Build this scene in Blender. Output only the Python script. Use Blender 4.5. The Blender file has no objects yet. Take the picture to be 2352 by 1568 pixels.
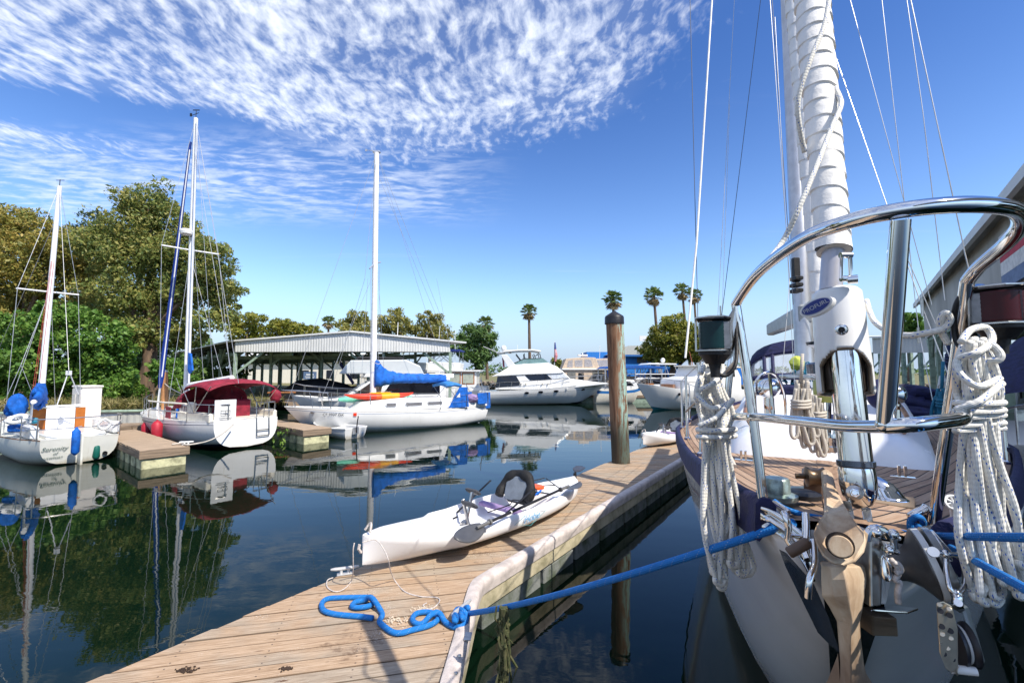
import bpy, math, random
import numpy as np
from mathutils import Vector, Matrix

# ------------------------------------------------------------------ camera, sky, sun, exposure
scene = bpy.context.scene
R = math.radians
F, CX, CY, HOR, EYE = 1045.3, 1176.0, 784.0, 856.0, 2.4      # lens and horizon of the photograph (2352 px wide)
TILT = math.atan((HOR - CY) / F)
cd = bpy.data.cameras.new("camera"); cam = bpy.data.objects.new("camera", cd)
scene.collection.objects.link(cam); scene.camera = cam
cam.location = (0, 0, EYE); cam.rotation_euler = (R(90) + TILT, 0, 0)
cd.sensor_width = 36.0; cd.lens = 36.0 * F / 2352.0; cd.clip_start = 0.05; cd.clip_end = 5000
SUN_AZ, SUN_EL = R(131), R(49)                                 # azimuth clockwise from +Y
SUN_DIR = Vector((math.sin(SUN_AZ) * math.cos(SUN_EL), math.cos(SUN_AZ) * math.cos(SUN_EL), math.sin(SUN_EL)))
ld = bpy.data.lights.new("sun", 'SUN'); sun = bpy.data.objects.new("sun", ld)
scene.collection.objects.link(sun)
ld.energy = 4.5; ld.angle = R(0.5); ld.color = (1.0, 0.93, 0.82)
sun.rotation_euler = (-SUN_DIR).to_track_quat('-Z', 'Y').to_euler(); sun.location = (20, -20, 40)
scene.view_settings.view_transform = 'Standard'; scene.view_settings.look = 'None'
scene.view_settings.exposure = 0.52; scene.view_settings.gamma = 1.0
scene.render.engine = 'CYCLES'
scene.cycles.max_bounces = 7; scene.cycles.diffuse_bounces = 3; scene.cycles.glossy_bounces = 4
scene.cycles.transparent_max_bounces = 12; scene.cycles.transmission_bounces = 4
scene.cycles.caustics_reflective = False; scene.cycles.caustics_refractive = False
scene.cycles.sample_clamp_indirect = 6.0

class NT:
    """small helper to write node trees"""
    def __init__(s, tree): s.t = tree
    def n(s, kind, **kw):
        nd = s.t.nodes.new(kind)
        for k, v in kw.items():
            if k == 'inp':
                for kk, vv in v.items(): s.put(nd.inputs[kk], vv)
            else: setattr(nd, k, v)
        return nd
    def put(s, sock, v):
        if isinstance(v, bpy.types.NodeSocket): s.t.links.new(v, sock)
        elif isinstance(v, (tuple, list)) and sock.type == 'RGBA' and len(v) == 3: sock.default_value = (*v, 1)
        else: sock.default_value = v
    def m(s, op, a, b=None, c=None, clamp=False):
        nd = s.t.nodes.new('ShaderNodeMath'); nd.operation = op; nd.use_clamp = clamp
        s.put(nd.inputs[0], a)
        if b is not None: s.put(nd.inputs[1], b)
        if c is not None: s.put(nd.inputs[2], c)
        return nd.outputs[0]
    def mix(s, fac, a, b, blend='MIX'):
        nd = s.t.nodes.new('ShaderNodeMix'); nd.data_type = 'RGBA'; nd.blend_type = blend
        s.put(nd.inputs[0], fac); s.put(nd.inputs[6], a); s.put(nd.inputs[7], b)
        return nd.outputs[2]
    def ramp(s, fac, stops):
        nd = s.t.nodes.new('ShaderNodeValToRGB'); s.put(nd.inputs[0], fac)
        el = nd.color_ramp.elements
        while len(el) < len(stops): el.new(0.5)
        for e, (p, c) in zip(el, stops):
            e.position = p; e.color = (*c, 1) if isinstance(c, (tuple, list)) else (c, c, c, 1)
        return nd.outputs[0]
    def smooth(s, v, a, b):
        nd = s.t.nodes.new('ShaderNodeMapRange'); nd.interpolation_type = 'SMOOTHSTEP'
        s.put(nd.inputs[0], v); s.put(nd.inputs[1], a); s.put(nd.inputs[2], b)
        return nd.outputs[0]
    def noise(s, vec, scale, detail=4, rough=0.55, dist=0.0):
        nd = s.n('ShaderNodeTexNoise'); s.put(nd.inputs['Vector'], vec)
        s.put(nd.inputs['Scale'], scale); nd.inputs['Detail'].default_value = detail
        nd.inputs['Roughness'].default_value = rough; nd.inputs['Distortion'].default_value = dist
        return nd.outputs[0]
    def map(s, vec, scale=(1, 1, 1), rot=(0, 0, 0), loc=(0, 0, 0)):
        nd = s.n('ShaderNodeMapping'); s.put(nd.inputs[0], vec)
        nd.inputs[1].default_value = loc; nd.inputs[2].default_value = rot; nd.inputs[3].default_value = scale
        return nd.outputs[0]

world = bpy.data.worlds.new("World"); scene.world = world; world.use_nodes = True
wt = NT(world.node_tree); world.node_tree.nodes.clear()
def make_sky():
    t = wt
    sky = t.n('ShaderNodeTexSky', sky_type='NISHITA', sun_disc=False)
    sky.sun_elevation = SUN_EL; sky.sun_rotation = SUN_AZ
    sky.altitude = 0; sky.air_density = 1.15; sky.dust_density = 0.5; sky.ozone_density = 2.4
    co = t.n('ShaderNodeTexCoord').outputs['Generated']
    sep = t.n('ShaderNodeSeparateXYZ', inp={0: co})
    x, y, z = sep.outputs
    zz = t.m('MAXIMUM', z, 0.02)
    px, py = t.m('DIVIDE', x, zz), t.m('DIVIDE', y, zz)          # the cloud sheet seen from below
    pl = t.n('ShaderNodeCombineXYZ', inp={0: px, 1: py, 2: 0.0}).outputs[0]
    warp = t.n('ShaderNodeTexNoise', inp={'Vector': pl, 'Scale': 2.6, 'Detail': 3.0}).outputs['Color']
    pw = t.n('ShaderNodeVectorMath', operation='MULTIPLY_ADD', inp={0: warp, 1: (0.16, 0.16, 0), 2: pl}).outputs[0]
    st = t.map(pw, scale=(1.25, 0.72, 1), rot=(0, 0, R(14)))
    fine = t.m('ADD', t.m('MULTIPLY', t.noise(st, 19.0, 5, 0.58, 0.1), 0.70), t.m('MULTIPLY', t.noise(st, 4.6, 3, 0.5), 0.34))
    big = t.noise(pw, 2.1, 3, 0.5)
    fib = t.noise(t.map(pw, scale=(0.6, 1.5, 1), rot=(0, 0, R(-22))), 11.0, 6, 0.6)
    # main altocumulus sheet: ends along a line on the far side and to the right
    far = t.m('ADD', py, t.m('MULTIPLY', t.m('MAXIMUM', px, -0.35), 0.42))
    far = t.m('ADD', far, t.m('MULTIPLY', t.m('SUBTRACT', big, 0.5), 0.9))
    m1 = t.smooth(far, 2.22, 1.6)
    m1 = t.m('MULTIPLY', m1, t.smooth(t.m('ADD', px, t.m('MULTIPLY', t.m('SUBTRACT', big, .5), 1.1)), 1.0, 0.15))
    gap = t.m('SUBTRACT', t.m('SUBTRACT', py, 1.74), t.m('MULTIPLY', t.m('ADD', px, 1.56), 0.34))   # a blue lane on the left
    gap = t.m('MULTIPLY', t.smooth(t.m('ABSOLUTE', gap), 0.30, 0.03), t.smooth(px, -0.75, -1.25))
    m1 = t.m('MULTIPLY', m1, t.m('SUBTRACT', 1.0, gap))
    c1 = t.m('ADD', t.m('ADD', fine, t.m('MULTIPLY', t.m('SUBTRACT', big, .52), .42)), t.m('MULTIPLY', m1, 0.33))
    c1 = t.m('MULTIPLY', t.smooth(c1, 0.66, 1.04), t.smooth(m1, -0.05, 0.75))
    # thin fibrous patches lower on the left
    m2 = t.m('MULTIPLY', t.smooth(py, 1.7, 2.1), t.smooth(py, 3.2, 2.4))
    m2 = t.m('MULTIPLY', m2, t.smooth(px, 0.1, -0.7))
    c1 = t.m('MAXIMUM', c1, t.m('MULTIPLY', t.smooth(t.m('ADD', m1, big), .9, 1.7), .13))
    c2 = t.m('MULTIPLY', t.smooth(t.m('ADD', fib, t.m('MULTIPLY', big, 0.7)), 0.70, 1.10), t.m('MULTIPLY', m2, 0.75))
    c3 = t.m('MULTIPLY', t.smooth(t.noise(t.map(pl, scale=(0.35, 1.6, 1)), 1.1, 5, .6), 0.60, 0.85), 0.18)
    cl = t.m('MAXIMUM', t.m('MAXIMUM', c1, c2), c3)
    cl = t.m('MULTIPLY', cl, t.smooth(z, 0.02, 0.12))
    hsv = t.n('ShaderNodeHueSaturation', inp={'Saturation': 1.14, 'Value': 1.18, 'Hue': 0.509, 'Color': t.mix(1.0, sky.outputs[0], t.mix(t.smooth(z, .12, .62), (.92, .98, 1.06), (.56, .66, .80)), 'MULTIPLY')})
    low = t.mix(t.m('MULTIPLY', t.smooth(z, .21, .0), .9), hsv.outputs[0], (2.6, 3.4, 4.75))     # pale blue air near the horizon
    cloudcol = t.mix(t.smooth(fine, 0.45, 0.8), (5.5, 6.0, 6.9), (6.2, 6.45, 7.0))
    col = t.mix(t.m('MULTIPLY', cl, 0.9), low, cloudcol)
    bg = t.n('ShaderNodeBackground', inp={'Color': col, 'Strength': 0.13})
    out = t.n('ShaderNodeOutputWorld'); t.t.links.new(bg.outputs[0], out.inputs[0])
make_sky()

# ------------------------------------------------------------------ pixel -> place in the world (photo pixels at 2352 wide)
_ct, _st = math.cos(TILT), math.sin(TILT)
def ray(px, py):
    a, b = (px - CX) / F, (CY - py) / F
    return Vector((a, _ct - b * _st, _st + b * _ct))
def D(px, py, d):                       # at depth d along the view axis
    return Vector((0, 0, EYE)) + ray(px, py) * d
def Z(px, py, z):                       # on the level z
    r = ray(px, py); return Vector((0, 0, EYE)) + r * ((z - EYE) / r.z)
def Yd(px, py, y):                      # at world Y
    r = ray(px, py); return Vector((0, 0, EYE)) + r * (y / r.y)

# ------------------------------------------------------------------ object bookkeeping
MAT = {}                                # local frames of the Empties
def link(o): scene.collection.objects.link(o)
def tag(o, label=None, cat=None, group=None, kind=None):
    if label: o['label'] = label
    if cat: o['category'] = cat
    if group: o['group'] = group
    if kind: o['kind'] = kind
    return o
def thing(name, label, cat, loc=(0, 0, 0), rz=0.0, group=None):
    o = bpy.data.objects.new(name, None); link(o)
    o.location = loc; o.rotation_euler = (0, 0, rz); o.empty_display_size = 0.2
    MAT[o.name] = Matrix.Translation(Vector(loc)) @ Matrix.Rotation(rz, 4, 'Z')
    return tag(o, label, cat, group)
def copy_tree(root, loc, rz=None, label=None, scale=None):
    c = root.copy(); link(c); c.location = loc
    if rz is not None: c.rotation_euler = (0, 0, rz)
    if scale is not None: c.scale = (scale, scale, scale)
    if label: c['label'] = label
    for ch in [o for o in scene.objects if o.parent == root]:
        d = ch.copy(); link(d); d.parent = c
        for g in [o for o in scene.objects if o.parent == ch]:
            e = g.copy(); link(e); e.parent = d
    return c

class MB:
    """collects shapes and links them as ONE mesh object"""
    def __init__(s): s.v, s.f, s.mi, s.uv, s.cur = [], [], [], None, 0
    def add(s, vs, fs, mi=None):
        o = len(s.v); s.v += [tuple(v) for v in vs]
        for k, f in enumerate(fs):
            s.f.append(tuple(i + o for i in f)); s.mi.append(s.cur if mi is None else mi)
        return s
    def box(s, c, size, rz=0.0, rot=None, bev=0.0):
        hx, hy, hz = [k / 2 for k in size]
        M = (rot if rot is not None else Matrix.Rotation(rz, 3, 'Z')); c = Vector(c)
        b = min(bev, hx * .9, hy * .9, hz * .9)
        if b <= 0:
            P = [c + M @ Vector((sx * hx, sy * hy, sz * hz)) for sz in (-1, 1) for sx, sy in ((-1, -1), (1, -1), (1, 1), (-1, 1))]
            return s.add(P, [(3, 2, 1, 0), (4, 5, 6, 7), (0, 1, 5, 4), (1, 2, 6, 5), (2, 3, 7, 6), (3, 0, 4, 7)])
        rings = []
        for z, k in ((-hz, b), (-hz + b, 0), (hz - b, 0), (hz, b)):
            rx, ry = hx - k, hy - k
            cc = b * .4 if k == 0 else b * .3
            rings.append([c + M @ Vector((x, y, z)) for x, y in ((-rx + cc, -ry), (rx - cc, -ry), (rx, -ry + cc), (rx, ry - cc), (rx - cc, ry), (-rx + cc, ry), (-rx, ry - cc), (-rx, -ry + cc))])
        return s.loft(rings, closed=True, caps=True)
    def loft(s, rings, closed=True, caps=False, mi=None):
        n = len(rings[0]); vs = [p for r in rings for p in r]; fs = []
        for i in range(len(rings) - 1):
            for j in range(n if closed else n - 1):
                k = (j + 1) % n
                fs.append((i * n + j, i * n + k, (i + 1) * n + k, (i + 1) * n + j))
        if caps:
            fs.append(tuple(range(n - 1, -1, -1))); L = (len(rings) - 1) * n
            fs.append(tuple(L + j for j in range(n)))
        return s.add(vs, fs, mi)
    def tube(s, pts, r, seg=8, caps=True, closed=False):
        P = [Vector(p) for p in pts]; n = len(P)
        if n < 2: return s
        rr = r if isinstance(r, (list, tuple)) else [r] * n
        T = []
        for i in range(n):
            a = P[(i - 1) % n] if (closed or i > 0) else P[i]
            b = P[(i + 1) % n] if (closed or i < n - 1) else P[i]
            d = b - a; T.append(d.normalized() if d.length > 1e-9 else Vector((0, 0, 1)))
        up = Vector((0, 0, 1)) if abs(T[0].z) < .9 else Vector((1, 0, 0))
        nrm = (up - T[0] * up.dot(T[0])).normalized(); rings = []
        for i in range(n):
            nrm = nrm - T[i] * nrm.dot(T[i])
            nrm = nrm.normalized() if nrm.length > 1e-6 else T[i].orthogonal().normalized()
            bi = T[i].cross(nrm)
            rings.append([P[i] + (nrm * math.cos(2 * math.pi * j / seg) + bi * math.sin(2 * math.pi * j / seg)) * rr[i] for j in range(seg)])
        if closed: rings.append(rings[0])
        return s.loft(rings, True, caps and not closed)
    def lathe(s, prof, o=(0, 0, 0), axis=(0, 0, 1), seg=16, caps=True):
        """prof: list of (radius, height along the axis)"""
        ax = Vector(axis).normalized(); a = ax.orthogonal().normalized(); b = ax.cross(a); o = Vector(o)
        return s.loft([[o + ax * h + (a * math.cos(2 * math.pi * j / seg) + b * math.sin(2 * math.pi * j / seg)) * max(r, 1e-4) for j in range(seg)] for r, h in prof], True, caps)
    def ball(s, c, r, seg=12, rings=8, rot=None):
        r3 = Vector(r) if isinstance(r, (tuple, list)) else Vector((r, r, r)); c = Vector(c); L = []
        for i in range(rings + 1):
            t = math.pi * i / rings; L.append([])
            for j in range(seg):
                q = Vector((r3.x * (math.sin(t) + 1e-4) * math.cos(2 * math.pi * j / seg), r3.y * (math.sin(t) + 1e-4) * math.sin(2 * math.pi * j / seg), -r3.z * math.cos(t)))
                L[-1].append(c + (rot @ q if rot is not None else q))
        return s.loft(L, True, True)
    def prism(s, poly, d):
        """polygon of 3-D points pushed along vector d"""
        d = Vector(d); A = [Vector(p) for p in poly]; n = len(A)
        fs = [tuple(range(n - 1, -1, -1)), tuple(range(n, 2 * n))] + [(i, (i + 1) % n, n + (i + 1) % n, n + i) for i in range(n)]
        return s.add(A + [p + d for p in A], fs)
    def quad(s, a, b, c, d): return s.add([a, b, c, d], [(0, 1, 2, 3)])
    SPLIT = set('rigging standing_rigging rail_post pulpit_post bimini_frame canopy_frame canopy_post turnbuckle chainplate light_bracket wheel_cover lifeline plate_hole plate_rivet rolled_fender antenna deck_lounger covered_gear radar_dome bow_rail spray_cloth drip_ring seat_strap bungee halyard furler_foil print plate_rim bow_toggle hatch_board running_lines ceiling_rafters bumper_screw tan_lanyard pin_lanyard retaining_lever pin'.split())
    def islands(s):
        par = list(range(len(s.v)))
        def find(a):
            while par[a] != a: par[a] = par[par[a]]; a = par[a]
            return a
        for f in s.f:
            r = find(f[0])
            for i in f[1:]: par[find(i)] = r
        out = {}
        for f, mi in zip(s.f, s.mi): out.setdefault(find(f[0]), []).append((f, mi))
        res = []
        for fl in out.values():
            m = MB(); ix = {}
            for f, mi in fl: m.f.append(tuple(ix.setdefault(i, len(ix)) for i in f)); m.mi.append(mi)
            m.v = [s.v[i] for i in ix]; res.append(m)
        return res
    def build(s, name, mat, parent=None, smooth=False, world=False, angle=40, fix=True):
        if name in MB.SPLIT and parent is not None:
            parts = s.islands()
            if len(parts) > 1: return [m._build(name, mat, parent, smooth, world, angle, fix) for m in parts][0]
        return s._build(name, mat, parent, smooth, world, angle, fix)
    def _build(s, name, mat, parent=None, smooth=False, world=False, angle=40, fix=True):
        me = bpy.data.meshes.new(name); vs = s.v
        if world and parent is not None:
            Mi = MAT[parent.name].inverted(); vs = [tuple(Mi @ Vector(v)) for v in vs]
        me.from_pydata(vs, [], s.f); mats = mat if isinstance(mat, (list, tuple)) else [mat]
        for m_ in mats: me.materials.append(m_)
        if len(mats) > 1: me.polygons.foreach_set('material_index', s.mi)
        if fix:
            import bmesh
            b = bmesh.new(); b.from_mesh(me); bmesh.ops.remove_doubles(b, verts=b.verts, dist=2e-5); bmesh.ops.recalc_face_normals(b, faces=b.faces); b.to_mesh(me); b.free()
        if smooth:
            me.polygons.foreach_set('use_smooth', [True] * len(me.polygons))
            if angle < 180: me.set_sharp_from_angle(angle=R(angle))
        me.update()
        o = bpy.data.objects.new(name, me); link(o)
        if parent is not None:
            o.parent = parent
            if parent.name in MAT: MAT[o.name] = MAT[parent.name]
        return o

def spline(pts, n=8, closed=False):
    P = [Vector(p) for p in pts]; out = []; m = len(P)
    for i in range(m if closed else m - 1):
        g = (lambda k: P[k % m]) if closed else (lambda k: P[min(max(k, 0), m - 1)])
        p0, p1, p2, p3 = g(i - 1), g(i), g(i + 1), g(i + 2)
        for k in range(n):
            t = k / n
            out.append(0.5 * ((2 * p1) + (p2 - p0) * t + (2 * p0 - 5 * p1 + 4 * p2 - p3) * t * t + (3 * p1 - p0 - 3 * p2 + p3) * t ** 3))
    if not closed: out.append(P[-1])
    return out
def sag(a, b, dz, n=12):
    a, b = Vector(a), Vector(b)
    return [a.lerp(b, i / n) - Vector((0, 0, dz * 4 * (i / n) * (1 - i / n))) for i in range(n + 1)]
def interp(x, xs, ys): return float(np.interp(x, xs, ys))

# ------------------------------------------------------------------ materials
def mat(name, col, rough=0.5, metal=0.0, var=0.12, scale=6.0, bump=0.0, bscale=40.0, coat=0.0, col2=None, spec=0.5, stretch=(1, 1, 1), trans=0.0, alpha=1.0, ior=1.45):
    m = bpy.data.materials.new(name); m.use_nodes = True; t = NT(m.node_tree)
    p = m.node_tree.nodes['Principled BSDF']
    co = t.map(t.n('ShaderNodeTexCoord').outputs['Object'], scale=stretch)
    nz = t.noise(co, scale, 5, 0.6)
    c2 = col2 if col2 else tuple(max(0, c * (1 - var * 2.2)) for c in col)
    t.put(p.inputs['Base Color'], t.mix(t.smooth(nz, 0.35, 0.72), col, c2))
    t.put(p.inputs['Roughness'], t.m('ADD', rough - 0.04, t.m('MULTIPLY', nz, 0.1), clamp=True))
    p.inputs['Metallic'].default_value = metal; p.inputs['Coat Weight'].default_value = coat
    p.inputs['Specular IOR Level'].default_value = spec; p.inputs['IOR'].default_value = ior
    p.inputs['Transmission Weight'].default_value = trans; p.inputs['Alpha'].default_value = alpha
    if bump:
        b = t.n('ShaderNodeBump', inp={'Strength': min(1.0, bump), 'Distance': 0.02, 'Height': t.noise(co, bscale, 4, .6)})
        t.put(p.inputs['Normal'], b.outputs[0])
    return m
M = {}
M['gel'] = mat('white gelcoat', (.80, .80, .78), .22, var=.03, scale=1.5, coat=.3)
M['gel_old'] = mat('chalky gelcoat', (.70, .70, .64), .38, var=.06, scale=2.0)
def waterline_stain(m):
    t = NT(m.node_tree); p = m.node_tree.nodes['Principled BSDF']; old = p.inputs['Base Color'].links[0].from_socket; co = t.n('ShaderNodeTexCoord').outputs['Object']; z = t.n('ShaderNodeSeparateXYZ', inp={0: co}).outputs[2]
    run = t.noise(t.map(co, scale=(7, 7, .5)), 2.2, 4, .6)
    k = t.m('ADD', t.m('MULTIPLY', t.smooth(t.m('ADD', z, t.m('MULTIPLY', run, -.16)), .10, -.05), .6), t.m('MULTIPLY', t.m('MULTIPLY', t.smooth(run, .60, .78), t.smooth(z, 1.3, .6)), .28))
    t.put(p.inputs['Base Color'], t.mix(k, old, (.36, .31, .20)))
waterline_stain(M['gel']); waterline_stain(M['gel_old'])
M['gel_grey'] = mat('pale grey gelcoat', (.52, .55, .55), .28, var=.05, scale=1.0)
M['cream'] = mat('cream paint', (.74, .70, .60), .4, var=.06)
M['tan'] = mat('tan canvas', (.66, .52, .38), .8, var=.1, bump=.2)
M['alu'] = mat('white painted mast', (.80, .80, .80), .32, var=.05)
M['silver'] = mat('bare aluminium', (.55, .56, .58), .35, metal=.7, var=.08)
M['steel'] = mat('polished steel', (.80, .79, .77), .07, metal=1, var=.06, scale=14)
M['steel_dull'] = mat('dull steel', (.55, .53, .50), .28, metal=1, var=.15, scale=20)
M['steel_dark'] = mat('dark stem plate', (.16, .18, .23), .16, metal=.9, var=.3, scale=5)
M['blue'] = mat('royal blue canvas', (.003, .125, .54), .75, var=.22, scale=5, bump=1.0, bscale=8)
M['blue_soft'] = mat('light blue canvas', (.04, .22, .55), .75, var=.15, bump=.2)
M['navy'] = mat('navy canvas', (.012, .014, .075), .7, var=.25, scale=14, bump=.5, bscale=22)
M['maroon'] = mat('maroon canvas', (.27, .014, .035), .75, var=.22, scale=5, bump=.9, bscale=7)
M['red'] = mat('red fender', (.42, .02, .04), .5, var=.12)
M['black'] = mat('black rubber', (.014, .014, .016), .5, var=.2, bump=.15)
M['glass'] = mat('dark window', (.008, .009, .014), .04, var=.2, spec=.6)
M['teal_glass'] = mat('tinted screen', (.25, .42, .42), .05, var=.05, alpha=.55)
M['clear'] = mat('clear vinyl', (.55, .56, .60), .08, var=.1, alpha=.38)
M['wood'] = mat('varnished wood', (.30, .12, .035), .35, var=.2, scale=9, stretch=(1, 1, 6))
M['oldwood'] = mat('weathered timber', (.30, .22, .15), .85, var=.25, scale=5, stretch=(.3, .3, 5), bump=.4)
M['green_post'] = mat('pale green timber', (.33, .43, .33), .7, var=.2, scale=4)
M['foam'] = mat('stained foam float', (.62, .60, .36), .8, var=.25, scale=5, bump=.4)
M['white'] = mat('white paint', (.78, .78, .76), .5, var=.06)
M['plastic'] = mat('warm white plastic', (.74, .70, .64), .5, var=.05)
M['wire'] = mat('rigging wire', (.50, .50, .50), .35, metal=.6, var=.1)
M['wire_dark'] = mat('dark rigging wire', (.10, .11, .13), .5, metal=.2, var=.1)
M['bluepaint'] = mat('bright blue paint', (.03, .22, .66), .6, var=.08)
M['roofgrey'] = mat('grey shingles', (.28, .29, .27), .9, var=.15, scale=8)
M['orange'] = mat('orange plastic', (.75, .11, .012), .4, var=.05)
M['yellow'] = mat('yellow plastic', (.85, .40, .015), .4, var=.06)
M['redplastic'] = mat('red orange plastic', (.70, .045, .012), .4, var=.06)
M['aqua'] = mat('aqua plastic', (.16, .55, .38), .45, var=.06)
M['purple'] = mat('lilac cloth', (.34, .24, .45), .85, var=.12, bump=.3)
M['ink'] = mat('dark lettering', (.02, .03, .05), .6, var=.05)
M['logo_blue'] = mat('pale blue print', (.16, .42, .72), .5, var=.05)
M['rope_white'] = mat('thin white line', (.62, .56, .52), .85, var=.2, scale=60)

def rope_mat(name, base, fleck, flecked=True, twist=300.0, fl=(.11, .42)):
    """braided rope: diamond weave from the tube's own uv, small coloured flecks"""
    m = bpy.data.materials.new(name); m.use_nodes = True; t = NT(m.node_tree); p = m.node_tree.nodes['Principled BSDF']
    uv = t.n('ShaderNodeUVMap').outputs[0]; sp = t.n('ShaderNodeSeparateXYZ', inp={0: uv}); u, v = sp.outputs[0], sp.outputs[1]
    a = t.m('SINE', t.m('ADD', t.m('MULTIPLY', u, twist), t.m('MULTIPLY', v, 2 * math.pi * 6)))
    b = t.m('SINE', t.m('SUBTRACT', t.m('MULTIPLY', u, twist), t.m('MULTIPLY', v, 2 * math.pi * 6)))
    h = t.m('MULTIPLY', a, b)
    col = t.mix(t.smooth(h, -1.0, .3), tuple(c * .84 for c in base), base)
    col = t.mix(t.smooth(t.noise(uv, 18, 4), .42, .75), col, tuple(c * .72 for c in base))
    if flecked:
        k1 = t.m('FRACT', t.m('ADD', t.m('MULTIPLY', u, 15.0), t.m('MULTIPLY', v, 2.0)))
        k2 = t.m('FRACT', t.m('SUBTRACT', t.m('MULTIPLY', u, 75.0), t.m('MULTIPLY', v, 4.0)))
        on = t.m('MULTIPLY', t.m('LESS_THAN', k1, fl[0]), t.m('LESS_THAN', k2, fl[1]))
        col = t.mix(on, col, fleck)
    t.put(p.inputs['Base Color'], col); p.inputs['Roughness'].default_value = .85
    bp = t.n('ShaderNodeBump', inp={'Strength': .35, 'Distance': .002, 'Height': h}); t.put(p.inputs['Normal'], bp.outputs[0])
    return m
M['rope_dock'] = rope_mat('blue braided line', (.003, .16, .50), (.30, .36, .48), True, fl=(.06, .3))
M['rope_fleck'] = rope_mat('white braided sheet with blue flecks', (.80, .78, .72), (.008, .11, .46))
M['rope_plain'] = rope_mat('greyed white braid', (.55, .50, .43), (.5, .5, .5), False)
M['rope_teal'] = rope_mat('teal line', (.01, .13, .22), (.02, .2, .3), True)

def rope(name, strands, r, material, parent=None, label=None, cat='rope', seg=10, group=None, world=True):
    """one mesh from one or more centre lines, uv = (length in m, turn)"""
    vs, fs, uvs = [], [], []
    for P in strands:
        mb = MB(); mb.tube(P, r, seg); o = len(vs); vs += mb.v
        ln = [0.0]
        for a, b in zip(P[:-1], P[1:]): ln.append(ln[-1] + (Vector(b) - Vector(a)).length)
        off = random.random() * 3
        for f in mb.f:
            fs.append(tuple(i + o for i in f))
            q = []
            if len(f) == 4:
                j0 = min(f) % seg
                js = [i % seg for i in f]; wrap = (0 in js and seg - 1 in js)
                for i in f:
                    j = i % seg; j = seg if (wrap and j == 0) else j
                    q.append((ln[i // seg] + off, j / seg))
            else: q = [(.04, 0)] * len(f)
            uvs += q
    me = bpy.data.meshes.new(name)
    if parent is not None and world:
        Mi = MAT[parent.name].inverted(); vs = [tuple(Mi @ Vector(v)) for v in vs]
    me.from_pydata(vs, [], fs); me.materials.append(material)
    ul = me.uv_layers.new(name='UVMap'); ul.data.foreach_set('uv', np.array(uvs, dtype=np.float32).ravel())
    me.polygons.foreach_set('use_smooth', [True] * len(me.polygons)); me.update()
    o = bpy.data.objects.new(name, me); link(o)
    if parent is not None: o.parent = parent
    else: tag(o, label, cat, group)
    return o

def text(name, body, size, mtl, parent, origin, xdir, ydir, shear=0.0, align='CENTER', depth=0.0015):
    """raised lettering lying in the plane of xdir / ydir (world vectors), in the parent's frame"""
    cu = bpy.data.curves.new(name, 'FONT'); cu.body = body; cu.size = size; cu.shear = shear
    cu.align_x = align; cu.align_y = 'CENTER'; cu.extrude = depth; cu.materials.append(mtl)
    o = bpy.data.objects.new(name, cu); link(o)
    X = Vector(xdir).normalized(); N = X.cross(Vector(ydir)).normalized(); Yv = N.cross(X)
    W = Matrix.Translation(Vector(origin)) @ Matrix((X, Yv, N)).transposed().to_4x4()
    if parent is not None: W = MAT[parent.name].inverted() @ W
    me = bpy.data.meshes.new_from_object(o.evaluated_get(bpy.context.evaluated_depsgraph_get()))
    bpy.data.objects.remove(o); me.name = name; me.transform(W); o = bpy.data.objects.new(name, me); link(o)
    if parent is not None: o.parent = parent
    return o

# hull lofted from stations; local frame: x forward from the stern, y to port, z up from the water
def hull_shape(L, beam, sheer, plan, p_fun, draft=0.25, rake=0.8, stern_rake=0.0, stern_low=None, nst=26, levels=None):
    """returns rings[station][level] of the port half, sheer first"""
    lv = levels or [1, .96, .93, .90, .8, .65, .5, .35, .2, .12, .05, 0]
    rings = []
    for i in range(nst + 1):
        t = i / nst; t = 1 - (1 - t) ** 1.25
        b = beam / 2 * interp(t, *plan); s = interp(t, *sheer); p = p_fun(t); dr = draft * min(1, (1 - t) * 3 + .15)
        if stern_low and t < stern_low[0]: dr = draft * t / stern_low[0] - (1 - t / stern_low[0]) * stern_low[1]
        ring = []
        for l in lv:
            z = -dr + (s + dr) * l
            q = max(0.0, min(1, l))
            y = b * (1 - (1 - q) ** p) ** (1 / p) if q > 0 else 0.0
            x = t * L - rake * (1 - l) ** 1.15 * (max(0, t - .55) / .45) ** 2 + stern_rake * (1 - l) * max(0, 1 - t / .25)
            ring.append((x, y, z))
        rings.append(ring)
    return rings
def hull_mesh(rings, band_of, deck_drop=0.03, deck_mi=0):
    """closed hull with a cambered deck and a transom; band_of(level index) gives the material index"""
    mb = MB(); n = len(rings[0])
    for sgn in (1, -1):
        R2 = [[(x, y * sgn, z) for x, y, z in r] for r in rings]
        for i in range(len(R2) - 1):
            for j in range(n - 1):
                q = [R2[i][j], R2[i + 1][j], R2[i + 1][j + 1], R2[i][j + 1]]
                mb.add(q if sgn > 0 else q[::-1], [(0, 1, 2, 3)], band_of(j))
    tr = [(x, y, z) for x, y, z in rings[0]] + [(x, -y, z) for x, y, z in rings[0][::-1]]
    mb.add(tr, [tuple(range(len(tr)))], 0)
    for i in range(len(rings) - 1):
        a, b = rings[i][0], rings[i + 1][0]
        za, zb = a[2] - deck_drop, b[2] - deck_drop
        m1, m2 = (a[0], 0, za + a[1] * .05), (b[0], 0, zb + b[1] * .05)
        for sgn in (1, -1):
            q = [(a[0], a[1] * sgn, za), (b[0], b[1] * sgn, zb), m2, m1]
            mb.add(q, [(0, 1, 2, 3)], deck_mi)
    return mb
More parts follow.
